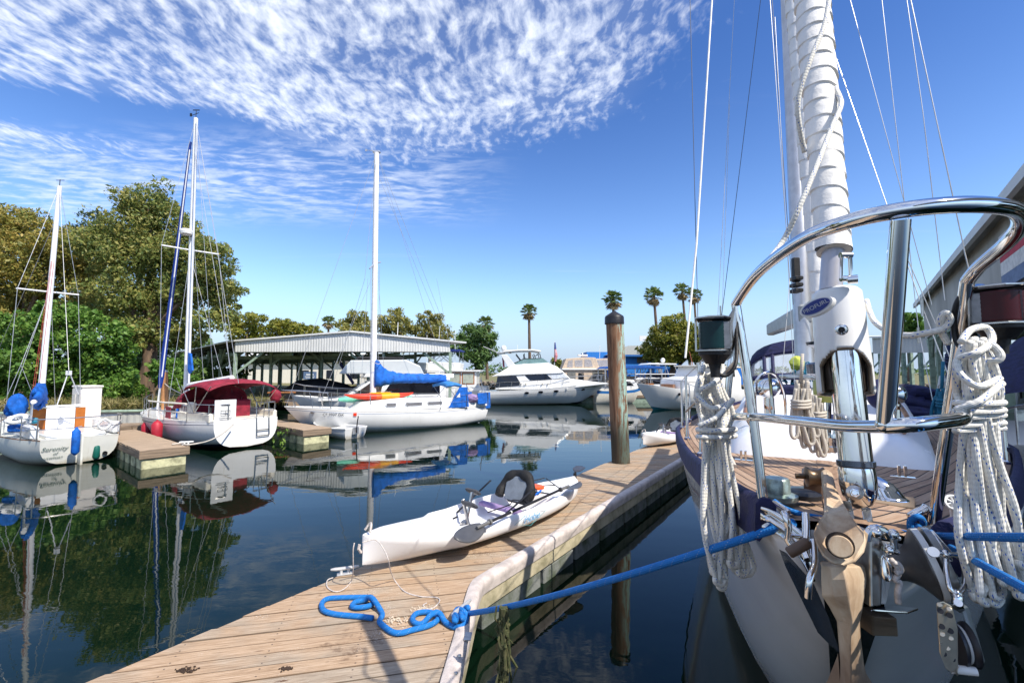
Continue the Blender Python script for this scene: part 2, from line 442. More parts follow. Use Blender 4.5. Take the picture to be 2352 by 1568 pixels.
# ------------------------------------------------------------------ water and land
def water_material():
    m = bpy.data.materials.new('harbour water'); m.use_nodes = True; t = NT(m.node_tree); p = m.node_tree.nodes['Principled BSDF']
    co = t.n('ShaderNodeTexCoord').outputs['Object']
    p.inputs['Base Color'].default_value = (.0022, .009, .0045, 1); p.inputs['Roughness'].default_value = .015
    p.inputs['IOR'].default_value = 1.33
    n1 = t.noise(t.map(co, scale=(.55, 1.15, 1), rot=(0, 0, R(-12))), 0.8, 2, .5)
    n2 = t.noise(t.map(co, scale=(.7, 1.5, 1), rot=(0, 0, R(20))), 3.3, 3, .5, .4)
    patch = t.smooth(t.noise(t.map(co, scale=(.6, 1, 1)), .22, 2, .5), .42, .68)
    h = t.m('ADD', t.m('MULTIPLY', n1, .036), t.m('MULTIPLY', t.m('MULTIPLY', n2, .013), t.m('ADD', t.m('MULTIPLY', patch, .85), .35)))
    b = t.n('ShaderNodeBump', inp={'Strength': .12, 'Distance': 1.0, 'Height': h}); t.put(p.inputs['Normal'], b.outputs[0])
    return m
mb = MB(); mb.quad((-300, -60, 0), (300, -60, 0), (300, 400, 0), (-300, 400, 0))
tag(mb.build('water', water_material()), kind='structure')

M['earth'] = mat('dry grassy earth', (.20, .17, .08), .95, var=.3, scale=1.5, bump=.4, bscale=6, col2=(.10, .12, .035))
M['stone'] = mat('riprap stone', (.27, .22, .17), .9, var=.35, scale=2.5, bump=.6, bscale=5)
def ground():
    mb = MB(); random.seed(4)
    # left bank behind the sea wall, then the far shore; one sheet
    def strip(edge, back, z0, z1, n):
        rings = []
        for k in range(n + 1):
            f = k / n
            rings.append([Vector(e).lerp(Vector(b_), f ** 2) + Vector((0, 0, z0 + (z1 - z0) * min(1, f * 3) + random.uniform(-.06, .06) * (0 if k == 0 else 1))) for e, b_ in zip(edge, back)])
        mb.loft(rings, closed=False)
    strip([(-60, 16.2, 0), (-34, 17.3, 0), (-20.9, 18.55, 0), (-15.8, 19.75, 0), (-13.2, 24, 0), (-16, 34, 0), (-20, 52, 0), (-22, 78, 0)],
          [(-400, 16, 0), (-400, 40, 0), (-400, 90, 0), (-400, 140, 0), (-400, 200, 0), (-400, 300, 0), (-400, 600, 0), (-400, 1500, 0)], .72, 1.3, 10)
    strip([(-22, 78, 0), (-5, 80, 0), (10, 74, 0), (24, 72, 0), (50, 66, 0), (90, 60, 0), (300, 50, 0)],
          [(-400, 1500, 0), (-150, 2200, 0), (50, 2200, 0), (300, 2200, 0), (700, 2000, 0), (1200, 1500, 0), (1500, 900, 0)], .6, 1.6, 10)
    return mb.build('ground', M['earth'], smooth=True, angle=180, fix=False)
tag(ground(), kind='structure')
def riprap():
    mb = MB(); rnd = random.Random(8)
    for k in range(420):
        f = rnd.random(); x = -22 + f * 90; y = interp(x, [-22, -5, 10, 24, 50, 90], [78, 80, 74, 72, 66, 60]) - rnd.uniform(-.4, 1.0)
        rot = Matrix.Rotation(rnd.uniform(0, 6.3), 3, (rnd.random(), rnd.random(), rnd.random() + .1))
        mb.ball((x, y, rnd.uniform(-.1, .75)), (rnd.uniform(.25, .6), rnd.uniform(.2, .5), rnd.uniform(.18, .4)), 6, 4, rot)
    return mb.build('shore_rocks', M['stone'])
tag(riprap(), 'brown loose rocks heaped along the far waterline', 'rocks', kind='stuff')

M['corr'] = mat('grey ribbed panel', (.50, .50, .46), .6, var=.1, scale=1.0)
def sea_wall():
    t = thing('sea_wall', 'long grey ribbed sea wall with pale green cap, left bank', 'wall', (-18, 19, 0))
    pts = [(-34, 17.0), (-20.6, 18.3), (-15.7, 19.5), (-11.5, 20.6)]
    body, cap = MB(), MB()
    for (x0, y0), (x1, y1) in zip(pts[:-1], pts[1:]):
        L = math.hypot(x1 - x0, y1 - y0); n = int(L / .11); ux, uy = (x1 - x0) / L, (y1 - y0) / L; row = []
        for k in range(n + 1):
            s = L * k / n; o = .018 if k % 2 else 0
            row.append((x0 + ux * s + uy * o, y0 + uy * s - ux * o))
        body.loft([[(x, y, -.3) for x, y in row], [(x, y, .76) for x, y in row]], closed=False)
        cap.box(((x0 + x1) / 2, (y0 + y1) / 2, .80), (L + .02, .22, .09), math.atan2(y1 - y0, x1 - x0), bev=.015)
    body.build('panel', M['corr'], t, world=True, fix=False); cap.build('cap', M['green_post'], t, world=True)
sea_wall()

# ------------------------------------------------------------------ leaves
def leaf_mat(name, a, b, c, trans=.35):
    m = bpy.data.materials.new(name); m.use_nodes = True; t = NT(m.node_tree); nt = m.node_tree
    p = nt.nodes['Principled BSDF']; out = nt.nodes['Material Output']
    isl = t.n('ShaderNodeNewGeometry').outputs['Random Per Island']
    co = t.n('ShaderNodeTexCoord').outputs['Object']
    f = t.m('ADD', t.m('MULTIPLY', isl, .55), t.m('MULTIPLY', t.noise(co, .55, 3, .6), .62))
    col = t.ramp(f, [(.30, a), (.55, b), (.85, c)])
    t.put(p.inputs['Base Color'], col); p.inputs['Roughness'].default_value = .5; p.inputs['Specular IOR Level'].default_value = .35
    tr = t.n('ShaderNodeBsdfTranslucent', inp={'Color': t.mix(.5, col, (.25, .35, .03), 'MULTIPLY') if False else col})
    mx = t.n('ShaderNodeMixShader', inp={0: trans}); nt.links.new(p.outputs[0], mx.inputs[1]); nt.links.new(tr.outputs[0], mx.inputs[2])
    nt.links.new(mx.outputs[0], out.inputs[0]); return m
M['bark'] = mat('grey brown bark', (.10, .07, .05), .9, var=.35, scale=2.5, stretch=(2, 2, .5), bump=.7, bscale=8, col2=(.19, .125, .08))
M['leaf_euc'] = leaf_mat('olive gum leaves', (.085, .14, .04), (.20, .245, .06), (.40, .36, .105))
M['leaf_rust'] = leaf_mat('rusty gum leaves', (.13, .165, .035), (.28, .265, .06), (.46, .34, .085))
M['leaf_ivy'] = leaf_mat('fresh green ivy leaves', (.045, .12, .02), (.11, .23, .035), (.21, .33, .06))
M['leaf_yellow'] = leaf_mat('yellow green leaves', (.09, .13, .02), (.20, .22, .03), (.34, .30, .05))
M['leaf_olive'] = leaf_mat('olive brown leaves', (.13, .16, .04), (.26, .26, .06), (.40, .34, .10))
M['leaf_pine'] = leaf_mat('dark pine needles', (.04, .09, .025), (.09, .17, .04), (.15, .24, .06), .2)
M['leaf_blue'] = leaf_mat('blue green needles', (.03, .06, .04), (.07, .12, .08), (.12, .18, .11))
M['leaf_palm'] = leaf_mat('palm leaves', (.06, .12, .03), (.15, .23, .06), (.28, .32, .10), .2)
M['palm_dead'] = leaf_mat('dry palm leaves', (.20, .14, .06), (.36, .27, .13), (.48, .38, .20), .2)

def leaves_mesh(name, C, A, lengths, widths, mtl, parent, up_bias=0.3, seed=1, droop=0.0):
    """diamond leaves at centres C; A = outward direction of each"""
    rg = np.random.default_rng(seed); n = len(C)
    d = rg.normal(size=(n, 3)); d[:, 2] -= droop; d += A * .4
    d /= np.linalg.norm(d, axis=1)[:, None]
    nr = rg.normal(size=(n, 3)) * .7 + A * .55; nr[:, 2] += up_bias
    s = np.cross(d, nr); s /= (np.linalg.norm(s, axis=1)[:, None] + 1e-9)
    nn = np.cross(s, d)
    Ln, W = lengths[:, None], widths[:, None]
    V = np.empty((n, 4, 3)); V[:, 0] = C - d * Ln * .5; V[:, 1] = C + s * W * .5 - d * Ln * .05 + nn * W * .12
    V[:, 2] = C + d * Ln * .5; V[:, 3] = C - s * W * .5 - d * Ln * .05 + nn * W * .12
    me = bpy.data.meshes.new(name); me.vertices.add(4 * n); me.vertices.foreach_set('co', V.astype(np.float32).ravel())
    me.loops.add(4 * n); me.loops.foreach_set('vertex_index', np.arange(4 * n, dtype=np.int32))
    me.polygons.add(n); me.polygons.foreach_set('loop_start', np.arange(0, 4 * n, 4, dtype=np.int32))
    me.polygons.foreach_set('loop_total', np.full(n, 4, dtype=np.int32))
    me.materials.append(mtl); me.update(calc_edges=True)
    o = bpy.data.objects.new(name, me); link(o); o.parent = parent
    return o

def crown(parent, blobs, mtl, n, size, seed=1, clump=.3, fill=.25, flat=.8, droop=0.0, wid=.42, name='crown', thick=1.0):
    """blobs: (centre, radius) in the parent's frame; leaves gather in clumps on the blobs"""
    rg = np.random.default_rng(seed); w = np.array([r ** 2 for _, r in blobs]); w = w / w.sum(); Cs, As = [], []
    for (c, r), share in zip(blobs, w):
        k = max(6, int(26 * (r / max(b[1] for b in blobs)) ** 2))
        dirs = rg.normal(size=(k, 3)); dirs /= np.linalg.norm(dirs, axis=1)[:, None]
        rad = r * (.62 + .45 * rg.random(k) ** .7); cc = np.array(c) + dirs * rad[:, None] * np.array([1, thick, flat])
        m = int(n * share * (1 - fill)); idx = rg.integers(0, k, m)
        off = rg.normal(size=(m, 3)); off /= np.linalg.norm(off, axis=1)[:, None]
        q = r * clump * (.35 + .75 * rg.random(m) ** .6) * (.6 + .8 * rg.random(k))[idx]
        Cs.append(cc[idx] + off * q[:, None] * np.array([1, 1, .8])); As.append(off * .7 + dirs[idx] * .5)
        m2 = int(n * share * fill); d2 = rg.normal(size=(m2, 3)); d2 /= np.linalg.norm(d2, axis=1)[:, None]
        Cs.append(np.array(c) + d2 * (r * .92 * rg.random(m2) ** .33)[:, None] * np.array([1, thick, flat])); As.append(d2)
    C, A = np.concatenate(Cs), np.concatenate(As); L = size * (.45 + 1.1 * rg.random(len(C)) ** 1.6)
    return leaves_mesh(name, C, A, L, L * wid * (.7 + .6 * rg.random(len(C))), mtl, parent, seed=seed + 5, droop=droop)

def trunk_mesh(parent, h, r, targets, seed=1, lean=(0, 0), name='trunk'):
    rnd = random.Random(seed); mb = MB()
    pts = [Vector((lean[0] * f + rnd.uniform(-.3, .3) * r * 2 * f, lean[1] * f, h * f)) for f in (0, .15, .4, .7, 1)]
    mb.tube(spline(pts, 4), [r * (1.5 if k == 0 else 1.2 - .55 * k / 16) for k in range(17)], 10)
    for c in targets:
        s = pts[3].lerp(pts[4], rnd.random()) if rnd.random() < .6 else pts[2].lerp(pts[3], rnd.random()); c = Vector(c)
        md = s.lerp(c, .5) + Vector((rnd.uniform(-.2, .2), rnd.uniform(-.2, .2), rnd.uniform(0, .25))) * (c - s).length * .5
        P = spline([s, md, c], 5); mb.tube(P, [r * .5 * (1 - .85 * k / (len(P) - 1)) for k in range(len(P))], 7)
    return mb.build(name, M['bark'], parent, smooth=True, angle=180)

def px_tree(name, label, cat, base_px, Y, zb, blobs_px, mtl, n, size, seed, trunk_r=.3, trunk_top=None, group=None, jitter=1.0, **kw):
    """a tree at depth Y; its blobs given where the photo shows them, each pushed in or out at random for depth"""
    rnd = random.Random(seed); b = Yd(base_px, 900, Y); base = Vector((b.x, Y, zb))
    t = thing(name, label, cat, base, 0, group); bl = []
    for (px, py, r) in blobs_px:
        rr = r * Y / F; yy = Y + rnd.uniform(-.8, .9) * rr * jitter; q = Yd(px, py, yy); bl.append((q - base, rr * yy / Y))
    crown(t, bl, mtl, n, size, seed, **kw)
    zt = trunk_top if trunk_top else min(c.z for c, r in bl)
    cs = [c for c, r in bl][:9]; mid = sum((c for c in cs), Vector()) / len(cs)
    trunk_mesh(t, max(.8, zt), trunk_r, cs, seed, (mid.x * .4, mid.y * .4))
    return t
px_tree('gum_tree', 'tall broad gum tree with olive and brown crown behind the maroon canopied sailboat', 'tree', 330, 27, .9,
        [(338, 462, 56), (300, 530, 70), (375, 510, 66), (262, 590, 62), (340, 590, 74), (425, 575, 68), (480, 600, 58), (505, 665, 52), (440, 665, 66), (360, 680, 66), (275, 665, 58), (215, 560, 52), (300, 760, 50), (415, 745, 46), (520, 715, 34), (470, 735, 38), (255, 725, 48), (335, 745, 44), (385, 775, 38), (440, 780, 30), (265, 800, 40)],
        M['leaf_euc'], 80000, .22, 11, trunk_r=.42, trunk_top=4.6, clump=.34, fill=.4)
px_tree('gum_tree', 'wide gum tree with rust tinted crown at the left edge', 'tree', 40, 29, .9,
        [(20, 510, 58), (-60, 530, 70), (90, 545, 58), (150, 560, 54), (40, 600, 70), (120, 630, 66), (-50, 640, 80), (185, 620, 50), (60, 690, 60), (190, 690, 44), (-90, 580, 80), (140, 720, 52), (10, 730, 56), (215, 720, 42)],
        M['leaf_rust'], 66000, .225, 12, trunk_r=.4, trunk_top=4.2, clump=.34, fill=.4)
px_tree('conifer', 'small blue green conifer top between the two gum trees', 'tree', 208, 33, .9,
        [(208, 500, 26), (206, 540, 34), (210, 590, 40), (208, 640, 44)], M['leaf_blue'], 4000, .25, 13, trunk_r=.2, clump=.35)
px_tree('ivy_bush', 'big bright green ivy covered bush above the sea wall', 'bush', 130, 22.5, .75,
        [(60, 770, 62), (150, 730, 58), (225, 765, 58), (255, 830, 52), (120, 820, 70), (20, 840, 66), (190, 860, 62), (280, 880, 34), (80, 890, 52), (-40, 790, 70), (240, 900, 34), (150, 900, 44), (0, 900, 44)],
        M['leaf_ivy'], 44000, .165, 14, trunk_r=.16, clump=.3, fill=.2, wid=.75)
px_tree('shrub', 'dark leafy shrub under the gum tree trunk', 'bush', 350, 25, .75,
        [(380, 850, 34), (300, 900, 30), (420, 880, 30)], M['leaf_ivy'], 4000, .2, 15, trunk_r=.1, wid=.6)
px_tree('bush', 'deep green bushes filling the shade behind the maroon canopied sloop', 'bush', 440, 34, .8,
        [(350, 830, 40), (400, 845, 40), (450, 850, 36), (500, 858, 34), (540, 862, 28), (330, 870, 40), (310, 800, 44), (290, 850, 40), (380, 790, 34)], M['leaf_pine'], 9000, .28, 17, trunk_r=.1, wid=.55, fill=.5)
px_tree('conifer', 'small dark conifer showing left of the covered berths', 'tree', 462, 44, 1.0,
        [(463, 770, 12), (461, 790, 20), (463, 812, 26)], M['leaf_pine'], 2500, .3, 16, trunk_r=.15)
for k, (px, blobs, mt, lab, kind) in enumerate([
    (560, [(548, 742, 26), (585, 738, 26), (560, 770, 34), (610, 770, 30)], 'leaf_yellow', 'round yellow green tree beside the big gum tree', 'broadleaf_tree'),
    (648, [(640, 748, 24), (665, 755, 22), (648, 780, 30)], 'leaf_yellow', 'low yellow green tree over the left end of the shed roof', 'broadleaf_tree'),
    (705, [(700, 762, 20), (722, 768, 20), (705, 785, 24)], 'leaf_yellow', 'low pale tree before a half hidden palm', 'broadleaf_tree'),
    (812, [(820, 728, 20), (800, 748, 26), (838, 752, 26), (815, 775, 34)], 'leaf_olive', 'olive brown tree over the roof peak of the shed', 'broadleaf_tree'),
    (905, [(912, 724, 20), (890, 745, 26), (925, 748, 26), (905, 778, 34)], 'leaf_olive', 'olive tree just right of the middle mast', 'broadleaf_tree'),
    (985, [(980, 730, 18), (1006, 735, 16), (975, 760, 30), (1015, 765, 24), (990, 785, 30)], 'leaf_olive', 'two topped olive tree left of the pine', 'broadleaf_tree')]):
    px_tree(kind, lab, 'tree', px, 72 + 2 * (k % 3), 1.2, blobs, M[mt], 6500, .48, 20 + k, trunk_r=.3, group='trees behind the covered berths', clump=.36)
px_tree('pine_tree', 'rounded dark green pine behind the big motor yacht', 'tree', 1095, 62, 1.2,
        [(1075, 772, 30), (1110, 775, 32), (1060, 800, 26), (1125, 805, 26), (1092, 805, 34), (1100, 828, 24)], M['leaf_pine'], 14000, .42, 30, trunk_r=.35, wid=.3, clump=.3)
px_tree('broadleaf_tree', 'broad dark green tree right of the blue building', 'tree', 1545, 63, 1.2,
        [(1550, 742, 28), (1520, 765, 34), (1580, 770, 34), (1505, 795, 32), (1548, 795, 42), (1600, 800, 40), (1530, 822, 30), (1620, 775, 24), (1490, 812, 20)], M['leaf_yellow'], 18000, .48, 31, trunk_r=.45, clump=.32)
px_tree('broadleaf_tree', 'small bush like tree showing past the yacht screen', 'tree', 1280, 78, 1.2, [(1278, 832, 12), (1286, 840, 12)], M['leaf_yellow'], 900, .5, 32, trunk_r=.2)
px_tree('broadleaf_tree', 'green tree behind the corner of the large right shed', 'tree', 2092, 62, 1.2, [(2088, 738, 24), (2110, 760, 26), (2085, 775, 24)], M['leaf_ivy'], 2600, .6, 33, trunk_r=.3)
# distant tree line: reads as one mass


def far_wood():
    rg = random.Random(3); bl = []
    for k in range(60):
        x = -95 + k * 5.2; bl.append((Vector((x, 190 + rg.uniform(-8, 8), 1.5 + rg.uniform(.3, 1.6))), rg.uniform(2.4, 4.4)))
    o = crown(None, bl, M['leaf_pine'], 9000, 1.5, 44, fill=.3, name='distant_wood'); tag(o, 'low dark line of far trees along the horizon', 'wood', kind='stuff')
far_wood()

# ------------------------------------------------------------------ palms
def palm(px, py_crown, py_base, Y, label, lean=0.0, seed=1, s=1.0):
    c = Yd(px, py_crown, Y); b = Vector((c.x + lean, Y, 1.2)); t = thing('palm_tree', label, 'palm', b, 0, 'tall thin palms on the far shore')
    top = c - b; mb = MB(); P = spline([(0, 0, 0), top * .35 + Vector((-lean * .12, 0, 0)), top * .7 + Vector((-lean * .08, 0, 0)), top], 6)
    mb.tube(P, [.30 - .10 * k / (len(P) - 1) for k in range(len(P))], 8); mb.build('trunk', M['bark'], t, smooth=True)
    for nm, mt, n, lo, hi, sz in (('crown', 'leaf_palm', 46, -.15, 1.4, 1.0), ('dead_skirt', 'palm_dead', 36, -1.35, -.25, .85)):
        rg = random.Random(seed * 7 + n); m = MB()
        for k in range(n):
            az = rg.uniform(0, 6.283); el = rg.uniform(lo, hi); d = Vector((math.cos(az) * math.cos(el), math.sin(az) * math.cos(el), math.sin(el)))
            st, fan = rg.uniform(.7, 1.15) * s * sz, rg.uniform(.55, .85) * s * sz; o = top + Vector((0, 0, -.1 if el > 0 else -.3))
            tip = o + d * st; side = d.cross(Vector((0, 0, 1))); side = side.normalized() if side.length > .1 else Vector((1, 0, 0)); nr = side.cross(d)
            m.tube([o, tip], .03, 4)
            for q in range(9):
                a = (q - 4) / 4 * 1.25; dd = (d * math.cos(a) + side * math.sin(a)).normalized(); e = tip + dd * fan + Vector((0, 0, -.22 * fan * (1 + abs(a)))) + nr * .02
                sd = dd.cross(nr).normalized() * .055 * s
                mid = tip + dd * fan * .55; m.add([tip - sd * .3, tip + sd * .3, mid + sd, e, mid - sd], [(0, 1, 2, 3, 4)])
        m.build(nm, M[mt], t, fix=False)
    return t
palm(755, 738, 900, 96, 'palm half hidden behind the low trees over the shed', 0, 1, 1.0)
palm(1116, 742, 860, 84, 'palm rising behind the rounded dark pine', .3, 2, 1.1)
palm(1215, 714, 860, 80, 'lone palm standing above the big motor yacht', .2, 3, 1.0)
palm(1408, 688, 860, 76, 'palm whose crown shows just over the piling cap', .2, 4, 1.15)
palm(1502, 678, 860, 74, 'palm with long bare trunk before the broad dark tree', 1.0, 5, 1.1)
palm(1567, 667, 860, 84, 'taller palm of the pair behind the white halyard', 1.4, 6, 1.1)
palm(1594, 678, 860, 92, 'shorter palm of the pair behind the white halyard', .9, 7, 1.1)
palm(1650, 845, 870, 60, 'small low palm beside the blue container', 0, 8, .7)

# grass tufts along the bank
def grass():
    rg = np.random.default_rng(5); n = 5200; f = rg.random(n)
    xs = np.interp(f, [0, .55, .85, 1], [-33, -20.5, -15.6, -12.0]); ys = np.interp(f, [0, .55, .85, 1], [17.3, 18.6, 19.8, 21.2]) + np.abs(rg.normal(size=n)) * 1.3
    C = np.stack([xs, ys, np.full(n, .88) + rg.random(n) * .28], 1); A = np.zeros((n, 3)); A[:, 2] = 1.5
    o = leaves_mesh('bank_grass', C, A, .45 + .4 * rg.random(n), .03 + .02 * rg.random(n), leaf_mat('dry grass', (.12, .13, .03), (.24, .21, .07), (.40, .33, .15)), None, seed=9)
    tag(o, 'dry yellow grass growing on the bank above the sea wall', 'grass', kind='stuff')
grass()
# ------------------------------------------------------------------ covered berths (left) and the large shed (right)
def bevel(o, w, seg=2):
    m = o.modifiers.new('edge', 'BEVEL'); m.width = w; m.segments = seg; m.limit_method = 'ANGLE'; m.angle_limit = R(35); return o
def ribbed(mb, poly_bottom, poly_top, step, depth, nrm):
    """upright ribbed sheet between two polylines of equal length"""
    rows = []
    for B, T in ((poly_bottom, poly_top),):
        out = []
        for k in range(len(B) - 1):
            b0, b1, t0, t1 = [Vector(v) for v in (B[k], B[k + 1], T[k], T[k + 1])]
            n = max(2, int((b1 - b0).length / step))
            for i in range(n + (1 if k == len(B) - 2 else 0)):
                f = i / n; o = nrm * (depth if i % 2 else 0); out.append((b0.lerp(b1, f) + o, t0.lerp(t1, f) + o))
        rows = out
    mb.loft([[p for p, q in rows], [q for p, q in rows]], closed=False)
M['corr_white'] = mat('pale ribbed metal', (.66, .66, .63), .5, var=.06, scale=.8)
M['roof_white'] = mat('white metal roof', (.74, .74, .71), .5, var=.06, scale=.8)
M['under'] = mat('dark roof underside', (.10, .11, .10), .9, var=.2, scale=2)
def berths():
    Y0 = 29.0; t = thing('covered_berths', 'long open boat shelter with pale ribbed gable and green posts', 'boat shelter', (-11, 29, 0))
    L, P, Rr = Yd(540, 785, Y0), Yd(814, 765, Y0), Yd(1034, 785, Y0); bz = Yd(814, 808, Y0).z
    back = Vector((-20.5, 21.5, 0)); off = Vector((0, -.06, 0))
    fas = MB(); ribbed(fas, [(L.x, Y0, bz), (P.x, Y0 - .5, bz), (Rr.x, Y0, bz)], [L, (P.x, Y0 - .5, P.z), Rr], .085, .02, Vector((0, -1, 0)))
    fas.build('gable_cladding', M['corr_white'], t, world=True, fix=False)
    roof = MB(); oh = Vector((1.05, 0, -.11)); up = Vector((0, 0, .10)); P2 = Vector((P.x, Y0 - .5, P.z))
    for a, b in ((L - Vector((.25, 0, .01)), P2), (P2, Rr + oh)):
        q = [a + Vector((0, -.14, .01)), b + Vector((0, -.14, .01)), b + back, a + back]; roof.prism(q, up)
    roof.build('roof', M['roof_white'], t, world=True)
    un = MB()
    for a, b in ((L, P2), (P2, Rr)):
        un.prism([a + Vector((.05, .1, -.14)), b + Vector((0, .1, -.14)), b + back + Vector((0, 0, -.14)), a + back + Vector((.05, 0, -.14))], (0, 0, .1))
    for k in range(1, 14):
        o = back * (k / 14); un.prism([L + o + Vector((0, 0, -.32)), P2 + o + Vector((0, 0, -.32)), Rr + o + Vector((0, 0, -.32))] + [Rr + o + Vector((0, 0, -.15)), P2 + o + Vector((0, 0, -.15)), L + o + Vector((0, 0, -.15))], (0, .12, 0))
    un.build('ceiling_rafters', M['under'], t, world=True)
    beam = MB(); k_ = 0
    for f in (0, .14, .28, .44, .62, .8, 1.0):
        o = back * f
        for xf in (0.0, .28, .655, .69, 1.0) if f == 0 else (0.0, .26, .52, .76, 1.0):
            if f == 0 and xf == .28: continue
            x = L.x + (Rr.x - L.x) * xf; b = Vector((x, Y0 + .12, 0)) + o; zt = bz if f == 0 else L.z + (P.z - L.z) * (1 - abs(xf - .55) / .55) - .3
            m = MB(); m.box((b.x, b.y, zt / 2 - .1), (.17, .17, zt + .2), bev=.01); m.build('post', M['green_post'], t, world=True)
            s = 1 if xf < .5 else -1
            m = MB(); a0 = Vector((b.x + s * .08, b.y, zt - 1.35)); a1 = Vector((b.x + s * 1.75, b.y, zt - .02))
            d = (a1 - a0); m.box((a0 + a1) / 2, (d.length, .09, .14), rot=Matrix.Rotation(-math.atan2(d.z, d.x), 3, 'Y')); m.build('brace', M['green_post'], t, world=True)
            if xf in (0.0, 1.0) and f > 0:
                m = MB(); e0 = Vector((b.x, b.y - .1, zt - 1.2)); e1 = e0 + back.normalized() * -1.6 + Vector((0, 0, 1.15)); m.tube([e0, e1], .07, 4); m.build('brace', M['green_post'], t, world=True)
        x0, x1 = L.x + o.x, Rr.x + o.x
        beam.box(((x0 + x1) / 2, Y0 + o.y + .2, bz - (.25 if f else -.08)), (x1 - x0, .1, .22))
    for xf in (0, .26, .52, .76, 1):
        a = Vector((L.x + (Rr.x - L.x) * xf, Y0 + .25, bz - .12)); b = a + back; d = b - a
        beam.box((a + b) / 2, (d.length, .1, .2), math.atan2(d.y, d.x))
    beam.build('beams', M['green_post'], t, world=True)
    dk = MB()
    for xf in (.0, .30, .60, .99):
        a = Vector((L.x + (Rr.x - L.x) * xf, Y0 + .2, .34)); b = a + back; d = b - a; dk.box((a + b) / 2, (d.length, 1.3, .34), math.atan2(d.y, d.x))
    dk.build('walkway', M['oldwood'], t, world=True)
    return t
berths()

def workshop():
    t = thing('workshop_building', 'low cream building with white roof seen through the boat shelter', 'building', (-22, 62, 1))
    a, b = Yd(560, 860, 62), Yd(862, 860, 62); m = MB(); m.box(((a.x + b.x) / 2, 64, 2.4), (b.x - a.x, 4, 3.0)); m.build('wall', M['cream'], t, world=True)
    m = MB(); m.prism([(a.x - .5, 61.4, 3.9), (b.x + .5, 61.4, 3.9), (b.x + .5, 64, 5.0), (a.x - .5, 64, 5.0)], (0, 0, .15)); m.prism([(a.x - .5, 66.4, 3.9), (b.x + .5, 66.4, 3.9), (b.x + .5, 64, 5.0), (a.x - .5, 64, 5.0)], (0, 0, .15)); m.build('roof', M['roof_white'], t, world=True)
    for px in (700, 758, 812):
        q = Yd(px, 862, 61.9); m = MB(); m.box((q.x, 61.98, 2.2), (1.0, .1, 1.1)); m.build('window', M['glass'], t, world=True)
    s = MB(); q = Yd(712, 862, 60.5); tt = thing('notice_board', 'blue grey sign board on the cream building', 'sign', (q.x, 60.5, q.z))
    s.box((0, 0, 0), (1.7, .08, 1.0)); s.build('panel', mat('slate blue board', (.10, .16, .28), .6), tt)
    s = MB(); s.box((0, -.045, .12), (1.0, .02, .14)); s.box((0, -.045, -.15), (1.3, .02, .06)); s.box((0, -.045, -.3), (1.1, .02, .06)); s.build('lettering', M['white'], tt)
    s = MB(); s.box((-.7, .05, -.9), (.08, .08, 2.0)); s.box((.7, .05, -.9), (.08, .08, 2.0)); s.build('legs', M['white'], tt)
workshop()

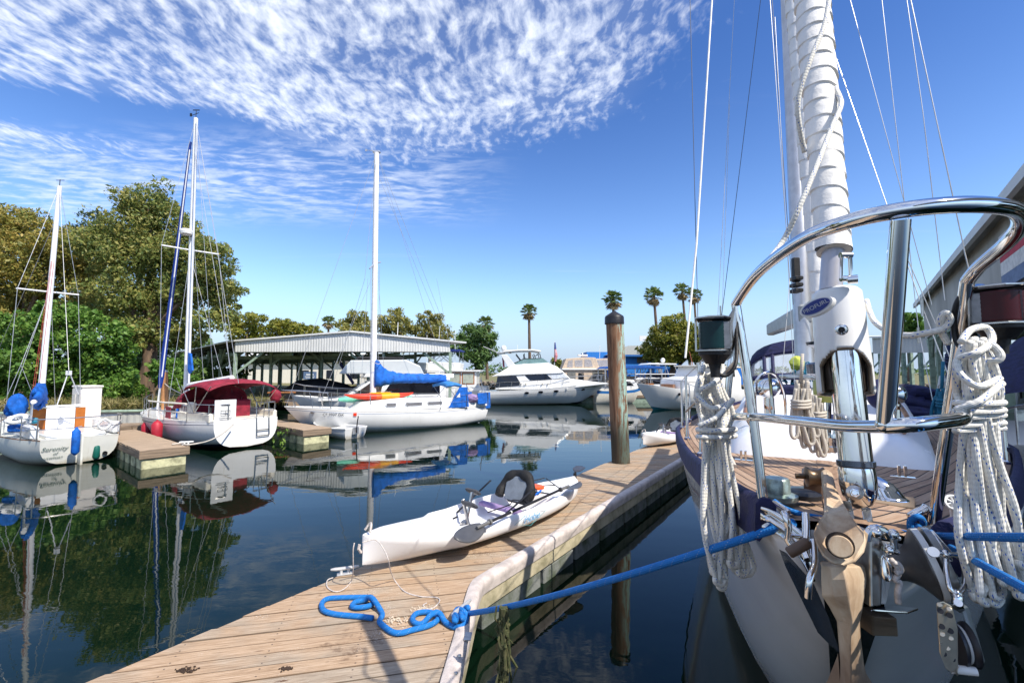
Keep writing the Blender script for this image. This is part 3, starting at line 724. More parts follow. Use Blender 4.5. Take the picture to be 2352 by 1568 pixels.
M['corr_shed'] = mat('weathered ribbed wall', (.50, .49, .45), .7, var=.16, scale=.5, stretch=(1, 1, .25))
def big_shed():
    """open sided boat shed to the right; its clad upper wall runs away from the camera"""
    a = Vector((11.2, 9.6, 0)); d = Vector((.605, .796, 0)); n = Vector((.796, -.605, 0)); t = thing('boat_shed', 'large grey ribbed boat shed with dark open bays on the right', 'boat shed', a)
    EX = 1.2; s0, s1 = -6.0, 20.5; zt, zb = 6.35, 4.35
    P = lambda s, w, z: a + d * s + n * w + Vector((0, 0, z))
    m = MB(); ribbed(m, [P(s0, 0, zb), P(s1, 0, zb)], [P(s0, 0, zt), P(s1, 0, zt)], .09, .02, -n); ribbed(m, [P(s1, 0, zb + .3), P(s1, 6, zb + .3)], [P(s1, 0, zt), P(s1, 6, zt + 1.6)], .09, .02, d)
    m.build('cladding', M['corr_shed'], t, world=True, fix=False)
    m = MB(); m.prism([P(s0, -.32, zt - .05), P(s1 + .3, -.32, zt - .05), P(s1 + .3, 7, zt + 1.8), P(s0, 7, zt + 1.8)], (0, 0, .16)); m.prism([P(s0, 14, zt - .05), P(s1 + .3, 14, zt - .05), P(s1 + .3, 7, zt + 1.8), P(s0, 7, zt + 1.8)], (0, 0, .16)); m.build('roof', M['corr_shed'], t, world=True)
    # unseen roof and cladding added past the camera to shade the right of the bow
    m = MB(); ribbed(m, [P(-22, EX, zb), P(s0 - .1, EX, zb)], [P(-22, EX, zt), P(s0 - .1, EX, zt)], .09, .02, -n); m.build('cladding', M['corr_shed'], t, world=True, fix=False)
    m = MB(); m.prism([P(-22, EX - .25, zt - .05), P(s0 - .05, EX - .25, zt - .05), P(s0 - .05, 9, zt + 1.8), P(-22, 9, zt + 1.8)], (0, 0, .16)); m.build('roof', M['corr_shed'], t, world=True)
    m = MB(); m.prism([P(s0, -.42, zt - .18), P(s1 + .3, -.42, zt - .18), P(s1 + .3, -.30, zt - .18), P(s0, -.30, zt - .18)], (0, 0, .24)); m.build('gutter', M['corr_white'], t, world=True)
    for k in range(9):
        s = s0 + .5 + k * 3.15
        for w in (.15, 4.6, 9.2, 13.6):
            m = MB(); m.box(P(s, w, 2.1), (.24, .24, 4.9), math.atan2(d.y, d.x), bev=.015); m.build('post', M['green_post'], t, world=True)
        for w in (.15, 4.6):
            for sg in (1, -1):
                m = MB(); m.tube([P(s, w, 3.2), P(s + sg * 1.25, w, 4.3)], .075, 4); m.build('brace', M['green_post'], t, world=True)
    m = MB()
    for w in (.15, 4.6, 9.2, 13.6): m.box((P(s0, w, 4.32) + P(s1, w, 4.32)) / 2, (s1 - s0, .14, .28), math.atan2(d.y, d.x))
    for k in range(9): m.box((P(s0 + .5 + k * 3.15, 0.2, 4.2) + P(s0 + .5 + k * 3.15, 13.6, 4.2)) / 2, (13.4, .14, .24), math.atan2(n.y, n.x))
    m.build('beams', M['green_post'], t, world=True)
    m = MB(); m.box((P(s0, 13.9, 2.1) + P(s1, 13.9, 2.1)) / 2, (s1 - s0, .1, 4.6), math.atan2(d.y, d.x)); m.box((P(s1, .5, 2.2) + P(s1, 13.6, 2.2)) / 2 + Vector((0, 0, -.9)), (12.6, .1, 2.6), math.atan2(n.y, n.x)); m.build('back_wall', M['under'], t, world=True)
    m = MB(); m.box((P(s0, 2.4, .3) + P(s1, 2.4, .3)) / 2, (s1 - s0, 1.5, .34), math.atan2(d.y, d.x)); m.box((P(s0, 9, .3) + P(s1, 9, .3)) / 2, (s1 - s0, 1.5, .34), math.atan2(d.y, d.x)); m.build('walkway', M['oldwood'], t, world=True)
    # painted flag board on the cladding
    g = thing('flag_sign', 'striped red, white and blue board on the right shed wall', 'sign', P(.5, -.06, 5.3))
    colb = [('grey blue paint', (.16, .22, .36)), ('white board', (.75, .73, .70)), ('dull red', (.50, .03, .05)), ('white board', (.75, .73, .70))]
    for k, (nm, c) in enumerate(colb):
        m = MB(); zc = 4.68 + k * .34; m.box((P(-.2, -.08, zc) + P(2.3, -.08, zc)) / 2, (2.5, .05, .335), math.atan2(d.y, d.x)); m.build('stripe', mat(nm, c, .7), g, world=True)
    return t
big_shed()
def small_shed():
    t = thing('boat_shed', 'smaller grey roofed open shed beyond the rounded cabin top', 'boat shed', (24, 34, 0))
    a, b = Yd(2003, 776, 33), Yd(2200, 770, 30); zb = Yd(2003, 812, 33).z
    m = MB(); ribbed(m, [(a.x, a.y, zb), (b.x, b.y, zb)], [a, b], .1, .02, Vector((0, -1, 0))); m.build('cladding', M['corr_white'], t, world=True, fix=False)
    m = MB(); m.prism([a + Vector((-.2, -.15, 0)), b + Vector((0, -.15, 0)), b + Vector((1, 9, .6)), a + Vector((1, 9, .6))], (0, 0, .1)); m.build('roof', M['roof_white'], t, world=True)
    for k in range(6):
        q = a.lerp(b, k / 5)
        for w in (0.1, 4, 8.6):
            m = MB(); m.box((q.x + w * .1, q.y + w + .1, zb / 2 - .1), (.2, .2, zb + .4)); m.build('post', M['green_post'], t, world=True)
        m = MB(); m.tube([(q.x, q.y, zb - 1), (q.x + 1, q.y, zb)], .07, 4); m.build('brace', M['green_post'], t, world=True)
small_shed()

# ------------------------------------------------------------------ far shore buildings
def blue_building():
    t = thing('blue_building', 'bright blue two part building with grey hipped roof', 'building', (17, 72, 1))
    Y0 = 70; A, B, C = Yd(1348, 836, Y0), Yd(1446, 812, Y0 - 2), Yd(1520, 812, Y0 - 2); g = .9
    m = MB(); h = Yd(1350, 808, Y0).z; m.box(((A.x + B.x) / 2 + .1, Y0 + 3, (h + g) / 2), (B.x - A.x + .2, 6, h - g)); h2 = Yd(1446, 815, Y0 - 2).z
    m.box(((Yd(1400, 800, 68).x + C.x + 3) / 2, Y0 + 2, (h2 + g) / 2), (C.x + 3 - Yd(1400, 800, 68).x, 8, h2 - g)); m.build('wall', M['bluepaint'], t, world=True)
    x0, x1 = Yd(1396, 800, 67.5).x, C.x + 4; zt = Yd(1490, 792, 70).z; m = MB()
    e = [Vector((x0, 67.4, h2)), Vector((x1, 67.4, h2)), Vector((x1, 76.4, h2)), Vector((x0, 76.4, h2))]; r0, r1 = Vector((x0 + 4.2, 72, zt)), Vector((x1 - 2, 72, zt))
    m.add(e + [r0, r1], [(0, 1, 5, 4), (1, 2, 5), (2, 3, 4, 5), (3, 0, 4), (3, 2, 1, 0)]); m.build('roof', M['roofgrey'], t, world=True)
    m = MB(); m.box(((x0 + x1) / 2, 67.45, h2 - .12), (x1 - x0, .16, .3)); m.build('eave_board', mat('deep blue trim', (.02, .14, .45), .6), t, world=True)
    q = Yd(1474, 826, 67.9); m = MB(); m.box((q.x, 67.96, q.z), (1.4, .08, .9)); w = m.build('window', mat('brown window', (.20, .17, .13), .2), t, world=True)
    q = Yd(1483, 777, 80); s = thing('roof_sign', 'white sign board on a post above the blue building', 'sign', (q.x, 80, q.z)); m = MB(); m.box((0, 0, 0), (2.2, .15, .95)); m.build('panel', M['white'], s)
    m = MB(); m.box((.3, .05, -2.4), (.14, .14, 4.0)); m.build('post', M['silver'], s); m = MB(); m.box((.2, -.08, -.22), (1.4, .02, .2)); m.build('lettering', mat('faded print', (.5, .55, .65), .6), s)
    c = Yd(1668, 852, 62); t2 = thing('shipping_container', 'blue ribbed container on the far shore behind the light bracket', 'container', (c.x, 62, .8)); m = MB()
    ribbed(m, [Vector((-1.8, 0, 0)), Vector((2.4, 0, 0))], [Vector((-1.8, 0, 2.3)), Vector((2.4, 0, 2.3))], .12, .05, Vector((0, -1, 0))); m.box((.3, 1.3, 1.15), (4.1, 2.4, 2.28)); m.build('body', M['bluepaint'], t2, fix=False)
blue_building()
# ------------------------------------------------------------------ moored boats in the middle distance
def frame(parent):
    Mx = MAT[parent.name]
    return lambda x, y, z: Mx @ Vector((x, y, z))
def wires(parent, segs, r=.006, mtl=None, name='rigging'):
    mb = MB()
    for a, b in segs: mb.tube([a, b], r, 5)
    return mb.build(name, mtl or M['wire'], parent, world=True)
def spar(parent, name, a, b, r0, r1, mtl, flat=1.0):
    mb = MB(); mb.tube([a, Vector(a).lerp(Vector(b), .5), b], [r0, (r0 + r1) / 2, r1], 12)
    return mb.build(name, mtl, parent, world=True, smooth=True)
def rail(parent, pts, r, name='rail', mtl=None, n=5):
    mb = MB(); mb.tube(spline(pts, n), r, 7); return mb.build(name, mtl or M['steel_dull'], parent, world=True, smooth=True)
def stanchions(parent, feet, h, r=.013, mtl=None, wire=True):
    tops = []
    for f in feet:
        f = Vector(f); tops.append(f + Vector((0, 0, h))); m = MB(); m.tube([f, tops[-1]], r, 7); m.build('stanchion', mtl or M['steel_dull'], parent, world=True, smooth=True)
    if wire:
        m = MB()
        for k in (1.0, .5): m.tube([f + Vector((0, 0, h * k)) for f in [Vector(q) for q in feet]], .005, 5)
        m.build('lifeline', M['wire'], parent, world=True)
def cloth_wad(c, size, rough=.18, seed=1, seg=18, rings=12):
    """a crumpled bundle of cloth"""
    rnd = random.Random(seed); mb = MB(); mb.ball((0, 0, 0), 1.0, seg, rings); ph = [(rnd.uniform(2, 6), rnd.uniform(2, 7), rnd.uniform(0, 6)) for _ in range(5)]
    out = []
    for v in mb.v:
        v = Vector(v); a = math.atan2(v.y, v.x); k = 1 + sum(rough / 5 * 1.6 * math.sin(f * a + g * v.z * 1.6 + p) for f, g, p in ph)
        out.append((c[0] + v.x * size[0] * k, c[1] + v.y * size[1] * k, c[2] + v.z * size[2] * (1 + (k - 1) * .5)))
    mb.v = out; return mb
def fender(px, py, Y, r, L, mtl, label, line_top=None, cat='fender', group=None):
    c = Yd(px, py, Y); t = thing('fender', label, cat, c, 0, group)
    m = MB(); m.lathe([(.02, -L / 2 - .03), (r * .55, -L / 2), (r, -L / 2 + r * .6), (r, L / 2 - r * .6), (r * .55, L / 2), (.03, L / 2 + .02), (.025, L / 2 + .06)], seg=14); m.build('body', mtl, t, smooth=True)
    top = (line_top - c) if line_top else Vector((0, .03, L / 2 + .4)); m = MB(); m.tube([(0, 0, L / 2 + .05), top], .009, 5); m.build('line', M['rope_white'], t)
    return t

# --- white sloop at the left edge
def left_sloop():
    h = Vector((-.83, .56)); t = thing('sailboat', 'small cream sloop with lettered transom and royal blue sail bundles, far left', 'sailboat', (-11.45, 12.25, 0), math.atan2(h.y, h.x)); W = frame(t)
    rg = hull_shape(7.2, 2.35, ([0, .4, .75, 1], [.70, .66, .76, 1.0]), ([0, .15, .4, .6, .8, .93, 1], [.66, .86, 1, .95, .66, .28, .02]), lambda q: 3.2 - 2.0 * q, .22, .9, .12, (.22, .02))
    m = hull_mesh(rg, lambda j: 1 if j == 0 else 0); m.build('hull', [M['gel_old'], M['wood']], t, smooth=True, angle=38)
    m = MB(); m.loft([[(2.3, -.72, .66), (2.3, .72, .66), (2.35, .62, 1.16), (2.35, -.62, 1.16)], [(5.1, -.5, .7), (5.1, .5, .7), (4.9, .42, 1.1), (4.9, -.42, 1.1)]], caps=True); cb = m.build('cabin', M['gel'], t); bevel(cb, .05)
    for x in (2.9, 3.6, 4.3):
        m = MB(); m.box((x, .695 - (x - 2.3) * .055, .93), (.42, .02, .16), -.075); m.build('window', M['glass'], t)
    m = MB(); m.box((1.3, 0, .72), (1.75, 1.2, .1), bev=.02); m.box((1.3, .82, .86), (1.9, .16, .34), bev=.04); m.box((1.3, -.82, .86), (1.9, .16, .34), bev=.04); m.build('cockpit_coaming', M['gel'], t)
    m = MB(); m.box((2.27, .42, 1.0), (.03, .30, .72)); m.box((2.27, -.46, 1.0), (.03, .22, .72)); m.build('hatch_board', mat('orange varnish', (.42, .13, .02), .35, var=.12), t)
    m = MB(); m.box((2.22, -.02, .99), (.03, .62, .78), bev=.01); m.box((2.28, -.02, 1.42), (.12, 1.1, .07), bev=.02); m.build('companion_cover', M['gel'], t)
    m = MB(); m.box((-.08, .02, .22), (.26, .05, 1.2), bev=.02); m.box((-.02, .02, .66), (.10, .07, .3)); m.build('rudder', M['gel_old'], t)
    # lettering on the transom
    o = W(-.012, .12, .41); xd = W(0, -1, 0) - W(0, 0, 0); yd = W(-.1, 0, .7) - W(0, 0, 0)
    n = (W(-1, 0, 0) - W(0, 0, 0)) * .016; zup = Vector((0, 0, 1)); gm = mat('grey green lettering', (.16, .21, .19), .6)
    f = lambda z, y: W(.12 * (1 - (z + .02) / .72) , y, z) + n
    text('lettering', 'Serenity', .150, gm, t, f(.45, .50), xd, yd, .35); text('lettering', 'of', .10, gm, t, f(.33, .48), xd, yd, .35); text('lettering', 'NEWPORT', .075, gm, t, f(.22, .50), xd, yd)
    m = MB(); m.lathe([(.055, 0), (.055, .03), (.035, .03), (.03, .005)], f(.2, -.52) - n * .6, n, 12); m.build('exhaust_outlet', M['black'], t, world=True)
    base, top = Yd(94, 905, 14.0), Yd(137, 428, 14.2); spar(t, 'mast', base, top, .085, .06, M['alu'])
    m = MB(); m.tube([Yd(38, 662, 13.2), Yd(110, 670, 14.1), Yd(181, 677, 14.8)], .025, 6); m.build('spreader', M['alu'], t, world=True)
    m = MB(); m.tube([top, top + Vector((0, 0, .22))], .012, 5); m.tube([top + Vector((-.12, 0, .2)), top + Vector((.14, 0, .2))], .01, 5); m.build('wind_vane', M['black'], t, world=True)
    wires(t, [(top, Yd(40, 662, 13.2)), (Yd(40, 662, 13.2), Yd(8, 1000, 13.0)), (top, Yd(180, 677, 14.8)), (Yd(180, 677, 14.8), Yd(186, 960, 14.6)), (top, Yd(158, 850, 12.6)), (Yd(112, 672, 14.1), Yd(30, 905, 13.4)), (Yd(130, 500, 14.2), Yd(-60, 930, 17)), (Yd(116, 640, 14.2), Yd(128, 960, 14.6)), (Yd(48, 838, 13), Yd(18, 905, 12.8)), (Yd(48, 838, 13), Yd(75, 905, 13.2)), (Yd(110, 680, 14.1), Yd(48, 838, 13))], .007)
    m = MB()
    for b_ in (Yd(124, 950, 12.6), Yd(180, 905, 13.2)): m.tube([Yd(158, 852, 12.7), b_], .014, 6)
    m.box(Yd(158, 856, 12.7), (.09, .09, .12)); m.build('backstay_bridle', M['alu'], t, world=True)
    m = MB()
    for px0, px1, py1, k in ((120, 80, 890, 'r'), (124, 88, 905, 'g'), (118, 72, 915, 'g')): m.tube([Yd(px0, 600, 14.0), Yd(px1, py1, 13.7)], .0055, 5)
    m.build('halyard', mat('red halyard', (.45, .05, .05), .8), t, world=True)
    # boom with a blue cover seen almost end on
    bm0, bm1 = Yd(96, 915, 13.8), Yd(78, 922, 12.1); spar(t, 'boom', bm0, bm1 + (bm1 - bm0) * .06, .06, .055, M['alu'])
    m = cloth_wad((0, 0, 0), (1, 1, 1), .2, 5); cc = bm0.lerp(bm1, .45); out = []
    for v in m.v:
        v = Vector(v); out.append(cc + (bm1 - bm0) * .5 * v.y + Vector((.20 * v.x * (1.15 - .25 * v.z), 0, .36 * v.z + .1)))
    m.v = [tuple(v) for v in out]; m.tube([Yd(92, 905, 13.7), Yd(94, 880, 13.7)], [.17, .1], 10); m.build('sail_cover', M['blue'], t, world=True, smooth=True, angle=70)
    m = MB(); m.tube([Yd(74, 925, 12.15), Yd(70, 970, 12.3)], .025, 6); m.build('boom_crutch', M['alu'], t, world=True)
    c = Yd(38, 934, 12.9); m = cloth_wad(c, (.24, .2, .34), .22, 9); m.build('headsail_bag', M['blue'], t, world=True, smooth=True, angle=70)
    # stern rail
    zr = 1.22; A = [W(.9, .98, zr), W(.1, .82, zr), W(-.05, 0, zr), W(.1, -.82, zr), W(.9, -.98, zr)]
    rail(t, A, .014); rail(t, [p - Vector((0, 0, .26)) for p in A], .011); m = MB()
    for p in (A[0], A[1], A[3], A[4]): m.tube([p, p - Vector((0, 0, .56))], .013, 6)
    m.build('rail_post', M['steel_dull'], t, world=True)
    stanchions(t, [W(.9, .98, .68), W(2.6, 1.1, .67), W(4.3, 1.0, .72), W(5.8, .6, .85)], .54, .012)
    for px, py, s in ((28, 965, .14), (52, 958, .11), (78, 966, .1)):
        c = Yd(px, py, 12.4); m = cloth_wad(c, (s, s, s * .8), .25, px); m.build('folded_gear', M['white'] if px != 78 else M['rope_teal'], t, world=True, smooth=True, angle=80)
    c = Yd(36, 983, 12.25); m = MB(); m.box(c, (.26, .2, .2), bev=.03); m.build('blue_bucket', M['blue'], t, world=True)
    m = MB(); c = Yd(40, 962, 12.2); m.tube([c + Vector((.19 * math.cos(a), .1 * math.sin(a), .09 * math.sin(a))) for a in [k * .45 for k in range(14)]], .05, 8, closed=True); m.build('lifebuoy', M['white'], t, world=True, smooth=True)
    m = MB(); m.tube(spline([W(-.1, -.3, 1.0), W(-.15, -.42, 1.14), W(-.13, -.55, 1.0), W(-.1, -.42, .86)], 6, True), .03, 8, closed=True); m.build('hose_coil', M['white'], t, world=True, smooth=True)
    c = Yd(199, 899, 0) if False else None
    fender(174, 1014, 11.75, .085, .62, M['blue'], 'long royal blue covered fender hanging over the cream transom', W(-.1, .03, 1.0))
    fender(221, 1036, 12.6, .085, .38, mat('green fender', (.006, .13, .10), .5), 'dark green fender hanging at the corner of the cream transom', W(.05, -.84, 1.1))
    return t
left_sloop()

# --- sloop with the maroon canopy
def maroon_sloop():
    h = Vector((-.83, .56)); t = thing('sailboat', 'white sloop with maroon canopy and rounded bright transom', 'sailboat', (-8.5, 14.75, 0), math.atan2(h.y, h.x)); W = frame(t)
    lv = [1, .965, .955, .92, .875, .855, .7, .5, .35, .25, .2, .13, .05, 0]
    rg = hull_shape(7.7, 2.8, ([0, .4, .75, 1], [.93, .86, .88, .98]), ([0, .15, .4, .6, .8, .93, 1], [.70, .88, 1, .95, .66, .30, .02]), lambda q: 3.0 - 1.8 * q, .2, .9, -.04, (.3, .06), levels=lv)
    m = hull_mesh(rg, lambda j: {1: 1, 4: 2, 10: 2, 11: 2}.get(j, 0)); m.build('hull', [M['gel'], mat('brown rub rail', (.26, .17, .11), .6), mat('navy boot stripe', (.015, .03, .10), .4)], t, smooth=True, angle=38)
    m = MB(); m.loft([[(2.4, -.85, .86), (2.4, .85, .86), (2.45, .72, 1.28), (2.45, -.72, 1.28)], [(5.4, -.55, .86), (5.4, .55, .86), (5.1, .45, 1.16), (5.1, -.45, 1.16)]], caps=True); bevel(m.build('cabin', M['gel'], t), .06)
    for x, L in ((3.0, .6), (3.9, .5)):
        m = MB(); m.box((x, .80 - (x - 2.4) * .09, 1.06), (L, .02, .17), -.1); m.build('window', M['glass'], t)
    m = MB(); m.box((1.3, .98, 1.0), (2.3, .14, .32), bev=.05); m.box((1.3, -.98, 1.0), (2.3, .14, .32), bev=.05); m.box((1.2, 0, .93), (2.2, 1.9, .06)); m.build('cockpit_coaming', M['cream'], t)
    # canopy: dodger and bimini
    def arch(x, w, zs, zt, n=14):
        return [(x, w * math.cos(math.pi * k / n), zs + (zt - zs) * math.sin(math.pi * k / n) ** .62) for k in range(n + 1)]
    m = MB(); m.loft([arch(3.15, .95, 1.15, 1.3), arch(2.75, 1.02, 1.2, 1.86), arch(2.2, 1.05, 1.25, 2.0)], closed=False); o = m.build('dodger', M['maroon'], t, smooth=True, angle=60, fix=False); s = o.modifiers.new('cloth', 'SOLIDIFY'); s.thickness = .015
    def awn(x, w, z, dz): return [(x, w * q, z - dz * abs(q) ** 3 - .04 * q * q) for q in [k / 8 - 1 for k in range(17)]]
    m = MB(); m.loft([awn(2.25, 1.0, 2.0, .16), awn(1.9, 1.06, 2.14, .17), awn(1.1, 1.1, 2.20, .18), awn(.55, 1.1, 2.18, .19), awn(.2, 1.08, 2.07, .2)], closed=False); o = m.build('bimini_top', M['maroon'], t, smooth=True, angle=60, fix=False); s = o.modifiers.new('cloth', 'SOLIDIFY'); s.thickness = .02
    m = MB()
    for y in (1.06, -1.06):
        for x0, x1 in ((2.2, 1.3), (1.1, 1.25), (.1, 1.2)): m.tube([(x0, y, 1.98), (x1, y * .98, 1.12)], .014, 6)
        m.tube([(2.7, y * .95, 1.2), (2.25, y * .95, 1.9)], .014, 6)
    m.build('canopy_frame', M['steel_dull'], t)
    m = MB(); m.box((2.35, .1, 1.2), (.06, .9, .55)); m.box((.9, -.15, 1.2), (.12, .7, .65), bev=.05); m.build('wheel_cover', M['maroon'], t)
    m = MB(); m.box((3.35, 1.0, 1.02), (.55, .03, .44), -.1, bev=.01); m.build('weather_cloth', M['maroon'], t)
    m = MB(); m.box((2.1, .99, 1.2), (.75, .03, .42), .05); bo = m.build('name_board', M['white'], t)
    for px, a in ((438, 0), (446, 1), (455, 2), (462, 3)):
        pass
    m = MB()
    for k, x in enumerate((2.36, 2.2, 2.05, 1.9)): m.box((x, 1.012, 1.2), (.04 if k % 2 == 0 else .03, .012, .24)); m.box((x - .04, 1.012, 1.3), (.09, .012, .03))
    m.build('board_lettering', mat('brown lettering', (.28, .14, .10), .6), t)
    c = W(2.45, .95, 1.06); m = MB(); m.box(c, (.22, .18, .34), bev=.03); m.build('blue_bag', M['blue'], t, world=True)
    m = MB(); m.box((1.5, 1.0, 1.25), (.5, .06, .42), bev=.03); m.build('cushion', M['cream'], t)
    # mast, boom and rigging
    base, top = Yd(428, 905, 16.9), Yd(450, 272, 17.1); spar(t, 'mast', base, top, .10, .075, M['alu'])
    m = MB(); m.tube([Yd(430, 900, 16.78), Yd(451, 280, 17.0)], .02, 5); m.build('sail_track', M['silver'], t, world=True)
    a, b = Yd(434, 884, 16.7), Yd(533, 867, 15.4); m = MB(); m.tube([a, b], .085, 12); m.build('boom', M['alu'], t, world=True, smooth=True)
    m = MB(); m.tube([Yd(371, 563, 16.4), Yd(436, 574, 17.0), Yd(502, 584, 17.5)], .03, 6); m.build('spreader', M['alu'], t, world=True)
    m = MB(); m.lathe([(.10, -.10), (.20, -.06), (.22, .04), (.16, .12), (.02, .15)], Yd(428, 534, 16.7), seg=14); m.build('radome', M['white'], t, world=True, smooth=True)
    f0, f1 = Yd(361, 940, 18.4), Yd(441, 300, 17.15); m = MB(); m.tube([f0.lerp(f1, .08), f0.lerp(f1, .12), f0.lerp(f1, .5), f0.lerp(f1, .96)], [.06, .10, .075, .045], 9); m.build('furled_genoa', mat('blue sail cover', (.006, .04, .28), .7), t, world=True, smooth=True)
    m = MB(); m.tube([f0, f0.lerp(f1, .12)], .035, 7); m.tube([f0.lerp(f1, .12) + Vector((.07, -.06, 0)), f0.lerp(f1, .93) + Vector((.05, -.06, 0))], .022, 6); m.build('furler_foil', M['alu'], t, world=True)
    m = MB(); m.add([Yd(436, 810, 16.6), Yd(441, 812, 16.55), Yd(445, 850, 16.4), Yd(438, 858, 16.5), Yd(435, 850, 16.55)], [(0, 1, 2, 3, 4)]); o = m.build('flag_bag', M['blue'], t, world=True); s = o.modifiers.new('cloth', 'SOLIDIFY'); s.thickness = .06
    m = MB(); tip = top; m.tube([tip, tip + Vector((0, 0, .3))], .012, 5); m.tube([tip + Vector((-.2, 0, .1)), tip + Vector((.1, 0, .22))], .012, 5); m.box(tip + Vector((-.2, 0, .14)), (.07, .03, .12)); m.box(tip + Vector((.0, 0, .33)), (.25, .02, .03)); m.build('wind_vane', M['black'], t, world=True)
    sl, sr = Yd(371, 563, 16.4), Yd(502, 584, 17.5)
    wires(t, [(top, sl), (sl, Yd(366, 940, 16.0)), (top, sr), (sr, Yd(533, 900, 16.6)), (top, Yd(548, 880, 14.5)), (Yd(437, 585, 17), Yd(385, 940, 16.0)), (Yd(437, 585, 17), Yd(520, 900, 16.8)), (top, Yd(492, 905, 17.0)), (Yd(440, 480, 17), Yd(470, 905, 16.9)), (Yd(447, 340, 17.1), Yd(533, 866, 15.4)), (Yd(405, 868, 17), Yd(418, 905, 16.5))], .007)
    # rails, ladder, stern
    zr = 1.42; A = [W(1.2, 1.25, zr), W(.25, 1.02, zr), W(.05, .55, zr)]; B = [W(.05, -.55, zr), W(.25, -1.02, zr), W(1.2, -1.25, zr)]
    for q in (A, B): rail(t, q, .016); rail(t, [p - Vector((0, 0, .27)) for p in q], .013)
    m = MB()
    for p in A + B: m.tube([p, p - Vector((0, 0, .55))], .014, 6)
    m.build('rail_post', M['steel_dull'], t, world=True)
    stanchions(t, [W(1.2, 1.25, .87), W(2.6, 1.37, .86), W(4.0, 1.34, .87), W(5.4, 1.05, .89), W(6.6, .6, .93), W(7.5, .12, .97)], .56, .013)
    stanchions(t, [W(1.2, -1.25, .87), W(2.6, -1.37, .86), W(4.0, -1.34, .87), W(5.4, -1.05, .89), W(7.5, -.1, .97)], .56, .013)
    m = MB(); m.tube([W(2.6, 1.39, 1.43), W(1.2, 1.28, 1.43)], .03, 7); m.tube([W(4.0, 1.36, 1.43), W(2.6, 1.39, 1.43)], .03, 7); m.tube([W(4.0, 1.36, 1.15), W(1.2, 1.28, 1.15)], .025, 7); m.build('rail_padding', M['cream'], t, world=True)
    m = MB(); hz = [(1.42), .92, .3]; sl_ = lambda z: -.04 * (1 - (z + .06) / .99) - .04
    for y in (-.28, -.68): m.tube(spline([W(.02, y, 1.44), W(-.03, y, .95), W(sl_(.4) - .02, y, .42), W(sl_(.4) - .02, y * .98, .36)], 4), .016, 6)
    for z in (.36, .55): m.tube([W(sl_(z) - .02, -.28, z), W(sl_(z) - .02, -.68, z)], .016, 6)
    m.tube([W(.02, -.28, 1.44), W(.02, -.68, 1.44)], .016, 6); m.build('stern_ladder', M['steel_dull'], t, world=True)
    m = MB(); m.tube(spline([W(.3, .95, 1.35), W(.28, .98, 1.1), W(.3, .95, .92)], 4), [.05] * 4 + [.075] * 4 + [.05], 8); m.build('hanging_gloves', M['black'], t, world=True, smooth=True)
    q = W(.1, .62, 1.2); yn = (W(-1, 0, 0) - W(0, 0, 0)); xn = (W(0, -1, 0) - W(0, 0, 0)); bt = thing('notice_cloth', 'white printed cloth notice tied to the stern rail beside the ladder', 'sign', q, t.rotation_euler.z)
    m = MB(); m.box((0, 0, 0), (.03, .62, .72), bev=.008); m.build('panel', M['white'], bt)
    m = MB(); yy = -.018
    for (y0, z0, w, hh) in ((0, .2, .26, .05), (0, .03, .28, .014), (-.13, -.05, .014, .16), (.13, -.05, .014, .16), (0, -.05, .014, .16), (0, -.13, .28, .014), (.0, -.2, .4, .02), (.0, -.25, .34, .02), (.02, -.29, .38, .02)): m.box((-.018, y0, z0), (.006, w, hh))
    m.build('print', mat('grey print', (.16, .16, .17), .7), bt)
    c = Yd(633, 909, 16.2); m = cloth_wad((0, 0, 0), (.19, .17, .24), .14, 3); gt = thing('grill_cover', 'maroon covered grill on a post beside the maroon canopy', 'grill', c); m.build('cover', M['maroon'], gt, smooth=True, angle=70); m = MB(); m.tube([(0, 0, -.3), (-.1, .0, -1.0)], .03, 6); m.build('post', M['steel_dull'], gt)
    for px, Y, lab in ((360, 14.9, 'bright red fender nearer the dock post on the maroon canopied sloop'), (336, 16.2, 'dark red fender at the bow end of the maroon canopied sloop')):
        fender(px, 993, Y, .155, .72, M['red'], lab, group='red fenders')
    return t
maroon_sloop()

